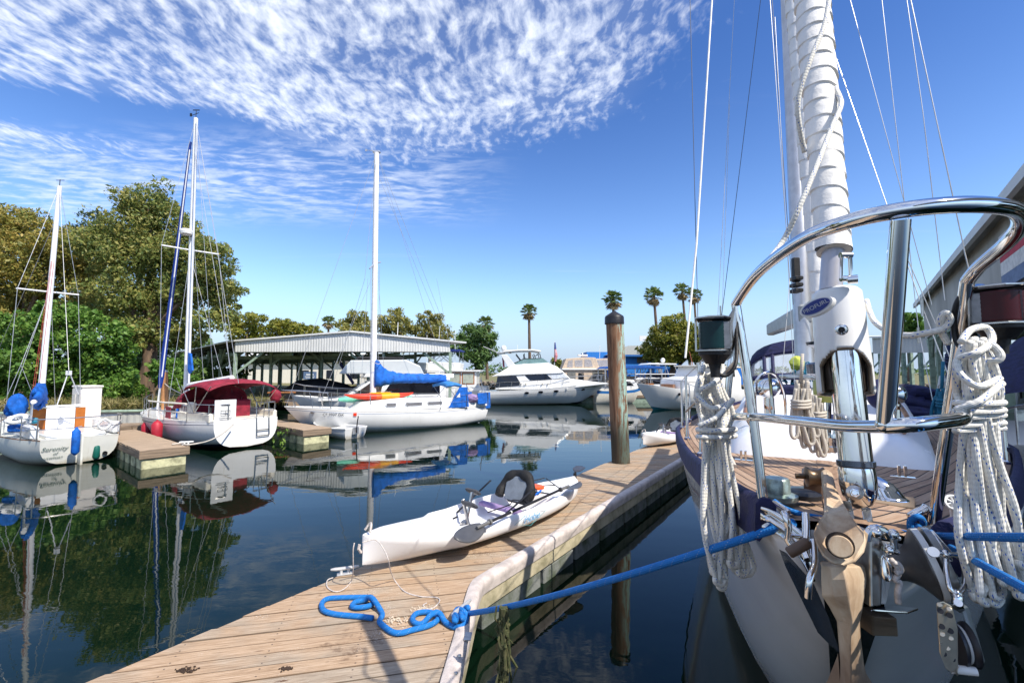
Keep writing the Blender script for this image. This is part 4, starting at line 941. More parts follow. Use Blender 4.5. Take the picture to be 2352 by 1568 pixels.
# --- sloop with royal blue sail cover
def blue_sloop():
    h = Vector((-.81, -.586)); t = thing('sailboat', 'long white sloop with royal blue sail cover along its boom', 'sailboat', (-1.55, 22.75, 0), math.atan2(h.y, h.x)); W = frame(t)
    lv = [1, .955, .94, .895, .875, .7, .5, .35, .25, .18, .12, .05, 0]
    rg = hull_shape(8.85, 2.7, ([0, .35, .7, 1], [.84, .80, .90, 1.13]), ([0, .15, .4, .6, .8, .93, 1], [.56, .80, 1, .97, .70, .32, .02]), lambda q: 4.2 - 2.8 * q, .2, 1.1, .25, (.25, .02), levels=lv)
    m = hull_mesh(rg, lambda j: {1: 1, 3: 2}.get(j, 0)); m.build('hull', [M['gel'], mat('buff rub rail', (.40, .36, .30), .6), mat('grey blue cove stripe', (.25, .30, .42), .4)], t, smooth=True, angle=38)
    m = MB(); m.loft([[(2.2, -.85, .8), (2.2, .85, .8), (2.3, .74, 1.3), (2.3, -.74, 1.3)], [(4.6, -.82, .82), (4.6, .82, .82), (4.5, .68, 1.32), (4.5, -.68, 1.32)], [(6.4, -.5, .88), (6.4, .5, .88), (6.0, .42, 1.2), (6.0, -.42, 1.2)]], caps=True); bevel(m.build('cabin', M['gel'], t), .07)
    for x, L in ((4.9, .42), (3.9, .75), (2.9, .7)):
        m = MB(); m.box((x, .815 if x < 4.6 else .77, 1.06), (L, .03, .15), -.0 if x < 4.6 else -.15, bev=.01); o = m.build('window', M['silver'], t); m = MB(); m.box((x, .825 if x < 4.6 else .78, 1.06), (L - .07, .03, .10), -.0 if x < 4.6 else -.15); m.build('pane', mat('grey pane', (.16, .16, .17), .12), o)
    m = MB(); m.box((1.2, .92, .95), (1.9, .13, .3), bev=.05); m.box((1.2, -.92, .95), (1.9, .13, .3), bev=.05); m.build('cockpit_coaming', M['gel'], t)
    n = W(0, 1, 0) - W(0, 0, 0); xd = W(-1, 0, 0) - W(0, 0, 0)
    def side(px, py):  # a point on the port bow, found on the hull by marching out
        best = None
        for k in range(60, 100):
            x = 8.85 * k / 100
            pass
        return best
    def hull_at(x, z):
        i = min(range(len(rg)), key=lambda k: abs(rg[k][3][0] - x)); r = rg[i]; zs = [p[2] for p in r][::-1]; ys = [p[1] for p in r][::-1]; return W(r[3][0], float(np.interp(z, zs, ys)), z)
    a, b = hull_at(7.55, .80), hull_at(6.65, .77); xd = (b - a).normalized(); up = (hull_at(7.1, .9) - hull_at(7.1, .6)).normalized(); nn = xd.cross(up).normalized(); nn = nn if nn.y < 0 else -nn
    text('lettering', 'CF 9937 GX', .15, M['ink'], t, (a + b) / 2 + nn * .04, xd, up)
    m = MB(); m.box(hull_at(6.42, .77) + nn * .01, (.12, .03, .12), math.atan2(xd.y, xd.x)); m.build('registration_sticker', M['redplastic'], t, world=True)
    m = MB(); m.ball(hull_at(8.0, .88), (.10, .04, .035), 10, 6); m.build('fairlead', M['steel_dull'], t, world=True)
    base, top = Yd(857, 905, 19.8), Yd(865, 352, 20.1); spar(t, 'mast', base, top, .135, .115, M['alu'])
    m = MB(); m.box(top + Vector((0, 0, .06)), (.34, .14, .12), bev=.03); m.tube([top + Vector((0, 0, .1)), Yd(843, 345, 20.1)], .014, 5); m.box(Yd(841, 345, 20.1), (.1, .03, .1)); m.build('masthead', M['silver'], t, world=True)
    m = MB(); m.tube([Yd(849, 617, 19.6), Yd(860, 606, 19.9), Yd(874, 602, 20.2)], .035, 6); m.build('spreader', M['silver'], t, world=True)
    bow = W(8.8, 0, 1.1)
    wires(t, [(top, Yd(838, 640, 18.8)), (Yd(838, 640, 18.8), Yd(762, 893, 19.2)), (top, bow), (top, Yd(1030, 770, 23.5)), (Yd(862, 620, 20), Yd(742, 905, 17.9)), (Yd(868, 400, 20.1), Yd(1010, 745, 22.5)), (Yd(872, 610, 20.2), Yd(868, 905, 20.6)), (Yd(851, 617, 19.6), Yd(850, 930, 18.9)), (Yd(868, 620, 20), Yd(885, 905, 20.4)), (top, Yd(1026, 868, 21.9)), (Yd(845, 640, 19.6), Yd(828, 905, 19)), (Yd(1003, 640, 22.6), Yd(1060, 940, 22.8))], .0075)
    # boom and cover
    a, b = Yd(862, 872, 19.75), Yd(1032, 871, 21.9); spar(t, 'boom', a, b, .07, .07, M['alu'])
    rings = []; rnd = random.Random(2); N = 34
    for k in range(N + 1):
        f = k / N; c = a.lerp(b, -.01 + f * .95); hgt = interp(f, [0, .05, .14, .25, .4, .7, 1], [.86, .80, .46, .33, .27, .26, .22]); low = interp(f, [0, .08, .2, .3, 1], [.30, .30, .2, .16, .14]); w = interp(f, [0, .06, .2, .5, 1], [.19, .20, .17, .15, .12]); ring = []
        for j in range(20):
            q = 2 * math.pi * j / 20; rr = 1 + .07 * math.sin(q * 3 + k * 1.9) + .05 * math.sin(q * 7 + k * 1.1) + rnd.uniform(-.04, .04); zz = (hgt if math.sin(q) > 0 else low) * math.sin(q) * rr
            lat = w * math.cos(q) * rr * (1.15 - .45 * max(0, math.sin(q))); ring.append(c + Vector((.586 * lat, -.81 * lat, zz)))
        rings.append(ring)
    m = MB(); m.loft(rings, True, True); m.build('sail_cover', M['blue'], t, world=True, smooth=True, angle=75)
    m = MB(); m.tube(spline([Yd(852, 828, 19.5), Yd(868, 836, 19.5), Yd(876, 832, 19.8)], 5), .012, 5); m.build('cover_lashing', M['rope_white'], t, world=True)
    # pulpit, stanchions
    P1 = [W(7.4, .62, 1.62), W(8.3, .35, 1.7), W(8.95, 0, 1.74), W(8.3, -.35, 1.7), W(7.4, -.62, 1.62)]; rail(t, P1, .017); m = MB()
    for x, y in ((7.3, .66), (7.9, .42), (8.45, .14), (8.45, -.14), (7.3, -.66)): m.tube([W(x, y, .98), W(x + .15, y * .9, 1.66)], .015, 6)
    m.build('pulpit_post', M['steel_dull'], t, world=True)
    stanchions(t, [W(7.3, .66, 1.0), W(5.9, 1.12, .9), W(4.4, 1.32, .84), W(2.9, 1.33, .8), W(1.5, 1.2, .8), W(.3, .95, .82)], .6, .013)
    stanchions(t, [W(7.3, -.66, 1.0), W(5.9, -1.12, .9), W(4.4, -1.32, .84), W(2.9, -1.33, .8), W(.3, -.9, .82)], .6, .013)
    zr = 1.44; rail(t, [W(.9, 1.1, zr), W(.15, .85, zr), W(.0, 0, zr), W(.15, -.85, zr)], .015); m = MB()
    for y in (.85, .3, -.3, -.85): m.tube([W(.12, y, .82), W(.12, y, zr)], .013, 6)
    m.tube([W(.2, .5, .85), W(.3, .5, 2.2)], .02, 6); m.tube([W(.2, -.2, .85), W(1.0, .2, 1.9)], .02, 6); m.tube([W(.2, .2, 2.1), W(-.2, .6, .8)], .018, 6); m.build('rail_post', M['steel_dull'], t, world=True)
    # blue cloths
    m = MB(); m.loft([[W(2.3, -.75 + 1.5 * q, 1.83 + .10 * math.sin(math.pi * q)) for q in [k / 8 for k in range(9)]], [W(1.9, -.75 + 1.5 * q, 1.90 + .12 * math.sin(math.pi * q)) for q in [k / 8 for k in range(9)]], [W(1.5, -.75 + 1.5 * q, 1.84 + .10 * math.sin(math.pi * q)) for q in [k / 8 for k in range(9)]]], closed=False); o = m.build('folded_bimini', M['blue_soft'], t, world=True, smooth=True, angle=80, fix=False); s = o.modifiers.new('c', 'SOLIDIFY'); s.thickness = .12
    m = MB(); m.tube([W(2.3, .72, 1.85), W(1.6, .85, 1.0)], .014, 6); m.tube([W(1.5, .72, 1.85), W(2.2, .85, 1.0)], .014, 6); m.tube([W(2.3, -.72, 1.85), W(1.6, -.85, 1.0)], .014, 6); m.tube([W(1.5, -.72, 1.85), W(2.2, -.85, 1.0)], .014, 6); m.build('bimini_frame', M['steel_dull'], t, world=True)
    for (x0, x1, y, z0, z1, dx) in ((1.85, 1.45, 1.13, .85, 1.75, .35), (.85, .35, 1.05, .95, 1.46, .0), (.25, -.02, .78, .72, 1.46, .0), (1.25, .9, .6, 1.0, 1.5, 0)):
        m = MB(); m.prism([W(x0, y, z1), W(x1, y, z1), W(x1 - dx * .2, y + .02, z0), W(x0 + dx * 1.6, y + .02, z0)], W(0, .04, 0) - W(0, 0, 0)); m.build('spray_cloth', M['blue'], t, world=True)
    m = MB(); m.prism([W(2.35, 1.16, .96), W(1.85, 1.16, 1.5), W(1.8, 1.16, 1.0)], W(0, .02, 0) - W(0, 0, 0)); m.build('white_pennant', M['white'], t, world=True)
    m = cloth_wad(W(1.1, .95, 1.22), (.3, .2, .2), .15, 6); m.build('lilac_bag', M['purple'], t, world=True, smooth=True, angle=70)
    c = W(5.0, 1.02, 1.1)
    # kayak lashed on the side deck
    ax = Vector((-.84, -.54)); k = thing('kayak', 'small orange and red kayak lying on the side deck of the blue covered sloop', 'kayak', Yd(873, 909, 19.6), math.atan2(ax.y, ax.x)); m = MB(); L = 2.95; rr = []; n = 26
    for i in range(n + 1):
        f = i / n; w = .30 * math.sin(math.pi * min(max(f, .012), .988)) ** .62; up = .10 * (2 * f - 1) ** 4; d = .17 * math.sin(math.pi * min(max(f, .012), .988)) ** .5
        rr.append([(L * (f - .5), w * math.cos(2 * math.pi * j / 14), up + (d if math.sin(2 * math.pi * j / 14) < 0 else d * .75) * math.sin(2 * math.pi * j / 14)) for j in range(14)])
    for i in range(n):
        m.cur = 0 if i < 6 or i > 18 else (1 if i < 13 else 2) if i <= 18 else 0
        if i >= 15: m.cur = 0
        m.loft([rr[i], rr[i + 1]], True, False)
    m.cur = 0; m.add(rr[0], [tuple(range(14))]); m.add(rr[-1], [tuple(range(14))]); m.build('hull', [M['redplastic'], M['yellow'], M['orange']], k, smooth=True, angle=80)
    m = MB(); m.tube(spline([(.45 * math.cos(a), .17 * math.sin(a), .125) for a in [q * .628 for q in range(10)]], 3, True), .025, 6, closed=True); m.build('cockpit_rim', M['yellow'], k, smooth=True)
    k2 = thing('canoe', 'pale aqua canoe end showing behind the orange kayak', 'canoe', Yd(865, 915, 20.1), math.atan2(ax.y, ax.x)); m = MB(); m.loft([[(3.2 * (f - .5), .3 * math.sin(math.pi * min(max(f, .02), .98)) ** .6 * math.cos(2 * math.pi * j / 12), .2 * math.sin(math.pi * min(max(f, .02), .98)) ** .4 * math.sin(2 * math.pi * j / 12)) for j in range(12)] for f in [q / 18 for q in range(19)]], True, True); m.build('hull', M['aqua'], k2, smooth=True)
    return t
blue_sloop()

# --- dinghy, floating fingers, dock box
def dinghy():
    h = Vector((-.86, .5)); t = thing('dinghy', 'small white dinghy moored off the end of the right finger pier', 'dinghy', (-5.75, 17.0, 0), math.atan2(h.y, h.x))
    rg = hull_shape(2.35, 1.15, ([0, .5, 1], [.38, .36, .48]), ([0, .3, .6, .85, 1], [.85, 1, .92, .55, .1]), lambda q: 3.2 - 1.6 * q, .1, .3, .1, nst=14); m = MB()
    for s in (1, -1):
        for i in range(len(rg) - 1):
            for j in range(len(rg[0]) - 1): m.add([(x, y * s, z) for x, y, z in (rg[i][j], rg[i + 1][j], rg[i + 1][j + 1], rg[i][j + 1])], [(0, 1, 2, 3)])
    tr = list(rg[0]) + [(x, -y, z) for x, y, z in rg[0][::-1]]; m.add(tr, [tuple(range(len(tr)))]); o = m.build('hull', M['gel'], t, smooth=True, angle=40); s = o.modifiers.new('w', 'SOLIDIFY'); s.thickness = .035
    m = MB(); m.box((.5, 0, .26), (.25, .95, .03)); m.box((1.3, 0, .27), (.25, 1.0, .03)); m.build('thwart', M['white'], t)
    m = MB(); m.tube(spline([tuple(p[0]) for p in rg] , 2), .03, 6); m.tube(spline([(p[0][0], -p[0][1], p[0][2]) for p in rg], 2), .03, 6); m.build('gunwale', M['gel'], t, smooth=True)
    m = MB(); m.box((-.03, .05, .28), (.05, .26, .26), bev=.01); m.build('motor_pad', M['silver'], t)
    m = MB(); m.tube(spline([(-.08, .05, .2), (-.12, .08, .5), (-.2, .1, .82)], 5), .02, 6); m.build('oar_handle', M['black'], t)
dinghy()
def finger(label, corner, d, w, L, top=.47):
    t = thing('finger_pier', label, 'pier', (corner.x, corner.y, 0), math.atan2(d.y, d.x)); rnd = random.Random(int(L * 10)); m = MB(); n = int(L / .145)
    for k in range(n): m.box((.0725 + k * .145, w / 2, top - .02), (.136, w + rnd.uniform(-.01, .03), .04), rnd.uniform(-.006, .006), bev=.005)
    m.build('planking', M['deckwood'], t)
    m = MB(); m.box((L / 2, .03, top - .13), (L, .07, .18), bev=.01); m.box((L / 2, w - .03, top - .13), (L, .07, .18), bev=.01); m.box((-.045, w / 2, top - .115), (.09, w + .06, .22), bev=.015); m.build('stringer', M['oldwood'], t)
    for k in range(int(L / .62)):
        m = MB(); m.box((.22 + k * .62, w / 2, .10), (.36 if k else .52, w * .94, .36), bev=.04); m.build('float', M['foam'], t)
    return t
def deck_mat(name, seam=0.0):
    m = bpy.data.materials.new(name); m.use_nodes = True; t = NT(m.node_tree); p = m.node_tree.nodes['Principled BSDF']
    co = t.n('ShaderNodeTexCoord').outputs['UV']; isl = t.n('ShaderNodeNewGeometry').outputs['Random Per Island']
    off = t.n('ShaderNodeVectorMath', operation='ADD', inp={0: co, 1: t.n('ShaderNodeCombineXYZ', inp={0: t.m('MULTIPLY', isl, 37.0), 1: t.m('MULTIPLY', isl, 91.0), 2: 0.0}).outputs[0]}).outputs[0]
    grain = t.noise(t.map(off, scale=(1.6, 34, 1)), 2.6, 6, .65, 1.1)
    big = t.noise(off, 2.2, 3)
    kn = t.n('ShaderNodeTexVoronoi', inp={'Vector': t.map(off, scale=(1.1, 4.5, 1)), 'Scale': 1.3}).outputs['Distance']
    wood = t.ramp(grain, [(.30, (.20, .125, .075)), (.48, (.38, .26, .165)), (.68, (.52, .385, .27))])
    grey = t.ramp(grain, [(.30, (.20, .16, .12)), (.7, (.44, .38, .30))])
    col = t.mix(t.m('MULTIPLY', t.smooth(t.m('ADD', big, t.m('MULTIPLY', isl, .35)), .5, .82), .75), wood, grey)
    col = t.mix(t.smooth(kn, .085, .03), col, (.11, .055, .03))
    ob = t.n('ShaderNodeTexCoord').outputs['Object']
    dirt = t.smooth(t.m('ADD', t.m('MULTIPLY', t.noise(ob, 1.7, 3), .55), t.m('MULTIPLY', t.noise(ob, 9, 4, .7), .5)), .60, .70)
    col = t.mix(t.m('MULTIPLY', dirt, .55), col, (.11, .065, .04))
    salt = t.m('MULTIPLY', t.smooth(t.noise(ob, 95, 3, .7), .56, .66), t.smooth(t.noise(ob, 2.3, 3), .52, .64))
    col = t.mix(t.m('MULTIPLY', salt, .8), col, (.72, .66, .58))
    gp = t.m('ABSOLUTE', t.m('SUBTRACT', t.m('FRACT', t.m('DIVIDE', t.m('SUBTRACT', t.n('ShaderNodeSeparateXYZ', inp={0: co}).outputs[1], seam), .142)), .5))
    col = t.mix(t.m('MULTIPLY', t.smooth(t.m('ADD', gp, t.m('MULTIPLY', grain, .03)), .465, .50), .8), col, (.05, .03, .02))
    uvs = t.n('ShaderNodeSeparateXYZ', inp={0: co}).outputs
    du = t.m('ABSOLUTE', t.m('SUBTRACT', t.m('FRACT', t.m('DIVIDE', t.m('ADD', uvs[0], t.m('MULTIPLY', isl, .015)), .61)), .5)); dv = t.m('ABSOLUTE', t.m('SUBTRACT', gp, .27))
    nail = t.m('LESS_THAN', t.m('ADD', t.m('POWER', t.m('MULTIPLY', du, .61), 2.0), t.m('POWER', t.m('MULTIPLY', dv, .142), 2.0)), .000042)
    col = t.mix(t.m('MULTIPLY', nail, .8), col, (.06, .045, .04))
    t.put(p.inputs['Base Color'], col); p.inputs['Roughness'].default_value = .82; p.inputs['Specular IOR Level'].default_value = .25
    b = t.n('ShaderNodeBump', inp={'Strength': .35, 'Distance': .006, 'Height': t.m('ADD', grain, t.m('MULTIPLY', salt, .6))}); t.put(p.inputs['Normal'], b.outputs[0])
    return m
M['deckwood'] = mat('weathered planks', (.42, .31, .21), .85, var=.2, scale=4, stretch=(6, .5, 1), bump=.3)
c1 = Z(347, 1027, .47); c2 = Z(431, 1023, .47); dd = Vector((-.775, .632, 0))
finger('weathered finger pier between the two left sloops on yellow floats', Vector((c2.x, c2.y, 0)) - Vector((0, 0, 0)), dd, 1.0, 5.6)
c3 = Z(757, 981, .49)
finger('weathered finger pier between the maroon and blue sloops on yellow floats', Vector((c3.x, c3.y, 0)), dd, .95, 6.2, .49)
def shore_walk():
    t = thing('shore_walkway', 'low timber walkway along the foot of the sea wall', 'walkway', (-18, 17.5, 0)); m = MB()
    for (a, b) in (((-34, 16.2), (-20.3, 17.5)), ((-20.3, 17.5), (-15.0, 18.6)), ((-15.0, 18.6), (-11, 19.7))):
        L = math.hypot(b[0] - a[0], b[1] - a[1]); m.box(((a[0] + b[0]) / 2, (a[1] + b[1]) / 2, .2), (L, 1.3, .25), math.atan2(b[1] - a[1], b[0] - a[0]))
    m.build('deck', M['oldwood'], t, world=True)
shore_walk()
def dock_box():
    c = Yd(197, 965, 15.2); t = thing('storage_cabinet', 'pale two door plastic storage cabinet at the sea wall', 'cabinet', (c.x, c.y, c.z - .55), R(-32)); hgt = 1.65
    m = MB(); m.box((0, 0, hgt / 2), (.86, .5, hgt), bev=.02); m.box((0, 0, hgt + .02), (.93, .56, .07), bev=.02); m.build('body', M['plastic'], t)
    for s in (-1, 1):
        m = MB(); m.box((s * .205, -.262, hgt / 2), (.39, .03, hgt - .12), bev=.008); d = m.build('door', M['plastic'], t)
        m = MB()
        for z0, z1 in ((.1, .98), (1.02, 1.42)): m.box((s * .205, -.28, (z0 + z1) / 2), (.30, .012, z1 - z0), bev=.005)
        m.build('door_panel', mat('cream panel', (.66, .62, .55), .5), d)
    m = MB(); m.box((0, -.285, .88), (.12, .02, .12)); m.tube([(-.02, -.3, .88), (-.02, -.3, .80), (.03, -.3, .80), (.03, -.3, .88)], .01, 5); m.build('latch', M['steel_dull'], t)
dock_box()
def short_pile():
    b, tp = Yd(378, 945, 18.6), Yd(377, 853, 18.6); t = thing('short_piling', 'orange brown short piling behind the bow of the maroon canopied sloop', 'piling', (b.x, b.y, 0)); m = MB(); m.tube([(0, 0, -.5), (0, 0, 1), (tp.x - b.x, 0, tp.z)], [.135, .13, .125], 12); m.build('post', mat('orange brown pile', (.45, .22, .09), .85, var=.25, scale=4, stretch=(1, 1, .3)), t, smooth=True); m = MB(); m.lathe([(.13, 0), (.13, .06), (.01, .1)], (tp.x - b.x, 0, tp.z - .02), seg=12); m.build('cap', M['silver'], t)
    rope('dock_line', [sag(tp - Vector((0, 0, .45)), Yd(421, 905, 17.2), .05, 6)], .018, M['rope_plain'], label='white mooring line from the orange piling to the maroon sloop', cat='mooring line')
short_pile()
rope('dock_line', [sag(Yd(536, 974, 14.2), Yd(452, 1018, 12.5), .12, 10)], .02, M['rope_plain'], label='white mooring line from the maroon sloop quarter to the pier end', cat='mooring line')
rope('dock_line', [spline([Yd(455, 1018, 12.4), Z(430, 1021, .5), Z(415, 1018, .5), Z(395, 1020, .5)], 5)], .022, M['rope_plain'], label='loose white line end lying on the left finger pier corner', cat='mooring line')
def cleat(name, label, p, rz, L=.26, mtl=None, group=None):
    t = thing(name, label, 'cleat', p, rz, group); m = MB(); h = L * .22
    m.tube(spline([(-L / 2, 0, h * 1.05), (-L * .28, 0, h), (0, 0, h * .98), (L * .28, 0, h), (L / 2, 0, h * 1.05)], 4), [L * .035, L * .045, L * .055] + [L * .065] * 11 + [L * .055, L * .045, L * .035], 8); m.build('horn', mtl or M['steel_dull'], t, smooth=True)
    m = MB(); m.lathe([(L * .11, 0), (L * .06, h * .3), (L * .055, h)], (-L * .13, 0, 0), seg=8); m.lathe([(L * .11, 0), (L * .06, h * .3), (L * .055, h)], (L * .13, 0, 0), seg=8); m.box((0, 0, .006), (L * .55, L * .24, .012), bev=.004); m.build('base', mtl or M['steel_dull'], t, smooth=True)
    return t
cleat('dock_cleat', 'white bumper cleat on the end corner of the left finger pier', Z(428, 1021, .48), .3, .34, M['white'])
# leafy weeds at the waterline of the right finger
def weeds(px, py, Y, n, label):
    c = Yd(px, py, Y); rg = np.random.default_rng(int(px)); C = np.array(c)[None] + rg.normal(size=(n, 3)) * np.array([.22, .1, .2]); A = np.zeros((n, 3)); A[:, 2] = 1
    o = leaves_mesh('water_weed', C, A, .12 + .08 * rg.random(n), .05 + .03 * rg.random(n), M['leaf_ivy'], None, seed=3); tag(o, label, 'plant')
weeds(645, 1010, 15.6, 60, 'bright green leafy weed growing under the right finger pier')
weeds(258, 1048, 13.4, 24, 'small green and yellow weed at the left finger pier float')
# ------------------------------------------------------------------ motor boats
def prof(t, name, pts, w, mtl, bev=.03, y0=0.0, taper=None):
    """a side profile (x, z) given width: centred on y0, half width w; taper = narrower top (z level, factor)"""
    m = MB()
    k = (lambda z: 1.0) if taper is None else (lambda z: 1 - taper[1] * max(0, min(1, (z - taper[0]) / taper[2])))
    m.loft([[(x, y0 - w * k(z), z) for x, z in pts], [(x, y0 + w * k(z), z) for x, z in pts]], True, True)
    o = m.build(name, mtl, t, smooth=False)
    if bev: bevel(o, bev)
    return o
def pane(t, name, pts, y, mtl, th=.02, parent=None, taper=None, w=None):
    m = MB(); k = (lambda z: 0.0) if taper is None else (lambda z: w * taper[1] * max(0, min(1, (z - taper[0]) / taper[2])))
    s = -1 if y < 0 else 1
    A = [(x, y - s * k(z), z) for x, z in pts]; m.prism(A, (0, th * s, 0)); return m.build(name, mtl, t)

def big_yacht():
    t = thing('motor_yacht', 'large white flybridge motor yacht with black side windows and four oval portholes', 'motor yacht', (-2.5, 35.6, 0), 0.0)
    S = 35.6 / F; X0 = 1103; c = lambda cx, cy: ((1084.1 + .1406 * cx - X0) * S, (926.5 - (771.7 + .1406 * cy)) * S)   # from the zoomed crop to metres
    lv = [1, .965, .95, .78, .765, .6, .45, .3, .2, .14, .08, 0]
    rg = hull_shape(9.95, 3.4, ([0, .25, .5, .75, 1], [.98, 1.10, 1.25, 1.50, 1.63]), ([0, .3, .55, .75, .9, 1], [.9, 1, .98, .78, .42, .02]), lambda q: 2.3 - 1.15 * q, .25, 2.4, -.1, levels=lv)
    # flare: pull the waterline in towards the bow
    m = hull_mesh(rg, lambda j: {1: 1, 3: 1, 8: 2, 9: 2, 10: 2}.get(j, 0)); m.build('hull', [M['gel'], mat('grey rub line', (.30, .31, .32), .4), mat('black boot top', (.015, .017, .02), .4)], t, smooth=True, angle=35)
    m = MB(); m.box((-.35, 0, .2), (1.0, 2.9, .13), bev=.05); m.build('swim_platform', M['gel'], t)
    tp = (1.2, .10, 2.6)
    prof(t, 'deckhouse', [c(395, 860), c(395, 840), c(430, 655), c(1480, 600), c(1575, 690), c(2190, 770), c(1500, 850)], 1.36, M['gel'], .05, taper=(1.4, .14, 1.2))
    prof(t, 'flybridge', [c(330, 660), c(470, 590), c(600, 510), c(690, 470), c(1220, 440), c(1360, 500), c(1480, 598), c(1400, 612), c(900, 628)], 1.32, M['gel'], .05, taper=(2.3, .10, 1.0))
    Y = -1.365
    for nm, P in (('saloon_window', [c(398, 828), c(428, 660), c(720, 645), c(775, 735), c(785, 765), c(770, 793), c(730, 802)]), ('saloon_window', [c(850, 630), c(1185, 610), c(1290, 700), c(1150, 712), c(945, 716), c(915, 692)])):
        pane(t, nm, P, Y + .0, M['glass'], .02, taper=(1.4, .14, 1.2), w=1.36)
    pane(t, 'windscreen', [c(1225, 612), c(1365, 606), c(1450, 690), c(1310, 702)], Y + .01, mat('pale windscreen cover', (.62, .66, .70), .3), .02, taper=(1.4, .14, 1.2), w=1.36)
    pane(t, 'windscreen', [c(1385, 608), c(1462, 612), c(1552, 690), c(1470, 694)], Y + .01, mat('pale windscreen cover', (.62, .66, .70), .3), .02, taper=(1.4, .14, 1.2), w=1.36)
    for s in (-1, 1): prof(t, 'radar_arch', [c(480, 318), c(575, 312), c(705, 470), c(590, 510)], .09, M['gel'], .02, y0=s * 1.1)
    m = MB(); A, Bp = c(415, 305), c(1115, 288); top = [c(415, 300), c(600, 268), c(800, 254), c(980, 252), c(1110, 272)]; m.loft([[(x, y, z + .05 * (1 - (y / 1.1) ** 2)) for y in (-1.15, -.9, -.4, 0, .4, .9, 1.15)] for x, z in top], closed=False); o = m.build('hardtop', M['gel'], t, smooth=True, fix=False); s = o.modifiers.new('s', 'SOLIDIFY'); s.thickness = .11
    m = MB()
    for s in (-1, 1):
        for a, b in ((c(565, 320), c(660, 465)), (c(850, 290), c(855, 378)), (c(720, 300), c(800, 405)), (c(1000, 300), c(1030, 370)), (c(1095, 290), c(1115, 372)), (c(660, 465), c(850, 378)), (c(850, 378), c(1130, 372)), (c(1050, 320), c(1085, 290))): m.tube([(a[0], s * 1.02, a[1]), (b[0], s * 1.02, b[1])], .034, 5)
    m.build('canopy_frame', M['black'], t)
    m = MB(); m.prism([(x, -1.12, z) for x, z in (c(670, 468), c(840, 385), c(1140, 372), c(1235, 440))], (0, .03, 0)); m.prism([(x, 1.09, z) for x, z in (c(670, 468), c(840, 385), c(1140, 372), c(1235, 440))], (0, .03, 0)); a, b = c(1140, 372), c(1235, 440); m.prism([(a[0], -1.1, a[1]), (b[0], -1.1, b[1]), (b[0], 1.1, b[1]), (a[0], 1.1, a[1])], (.02, 0, .02)); m.build('fly_screen', M['teal_glass'], t)
    m = MB(); a, b = c(860, 420), c(780, 330); m.box((a[0], 0, a[1]), (.35, 1.2, .6), bev=.08); m.build('helm_seat', M['gel'], t)
    m = MB(); q = c(520, 200); m.ball((q[0], 0, q[1]), (.21, .21, .24), 14, 8); m.lathe([(.1, 0), (.08, .25)], (q[0], 0, q[1] - .45), seg=10); q2 = c(620, 240); m.box((q2[0], 0, q2[1]), (.85, .14, .1), bev=.03); m.lathe([(.14, 0), (.12, .2)], (q2[0], 0, q2[1] - .22), seg=10); m.build('radar_dome', M['white'], t, smooth=True)
    a, b = c(465, 290), c(200, 183); m = MB(); m.tube([(a[0], -1.0, a[1]), (b[0], -1.0, b[1])], .02, 5); a, b = c(750, 255), c(750, 130); m.tube([(a[0], .8, a[1]), (b[0], .8, b[1])], .012, 5); m.build('antenna', M['white'], t)
    for px, py, w in ((885, 908, 70), (1103, 895, 75), (1342, 882, 80), (1768, 861, 85)):
        x, z = c(px, py); i = min(range(len(rg)), key=lambda k: abs(rg[k][4][0] - x)); r = rg[i]; y = float(np.interp(z, [p[2] for p in r][::-1], [p[1] for p in r][::-1])); m = MB(); m.lathe([(1, 0), (1, .05), (.8, .06)], (0, 0, 0), (0, -1, 0), 18); m.v = [(x + v[0] * w * .5 * .1406 * S, -y + v[1] + .02, z + v[2] * .08) for v in m.v]; m.build('porthole', M['glass'], t)
    sh = lambda x: float(np.interp(x, [r[0][0] for r in rg], [r[0][2] for r in rg])); hb = lambda x: float(np.interp(x, [r[0][0] for r in rg], [r[0][1] for r in rg]))
    for s in (-1, 1):
        m = MB(); xs = [.9, 1.6, 2.5, 3.4, 4.4, 5.4, 6.4, 7.5, 8.6, 9.5]; P = [(x, s * (hb(x) - .12), sh(x) + (.62 if x > 1.2 else .5)) for x in xs]; m.tube(spline(P + ([(9.85, 0, sh(9.6) + .62)]), 4), .017, 6)
        for x in xs: m.tube([(x - .14, s * (hb(x) - .1), sh(x) - .02), (x, s * (hb(x) - .12), sh(x) + .6)], .014, 5)
        m.tube([(x - .07, s * (hb(x) - .11), sh(x) + .3) for x in xs], .01, 5); m.build('side_rail', M['steel_dull'], t, smooth=True)
    m = MB()
    for px in (800, 875, 1135, 1225): q = c(px, 775); m.ball((q[0], -1.42, q[1] + .02), (.07, .09, .07), 8, 6)
    m.build('rolled_fender', M['cream'], t)
    m = MB(); q = c(1515, 835); m.box((q[0], -hb(q[0]) - .01, q[1] - .02), (.12, .03, .12)); m.build('badge', M['white'], t)
    m = MB(); a, b = c(515, 500), c(500, 360); m.tube([(a[0], -.9, a[1]), (b[0], -.9, b[1])], .012, 5); m.prism([(b[0], -.9, b[1]), (b[0] + .15, -.9, b[1] - .1), (b[0] + .2, -.9, b[1] - .75), (b[0] + .05, -.9, b[1] - .7)], (0, .02, 0)); m.build('ensign', mat('furled ensign', (.35, .10, .14), .8), t)
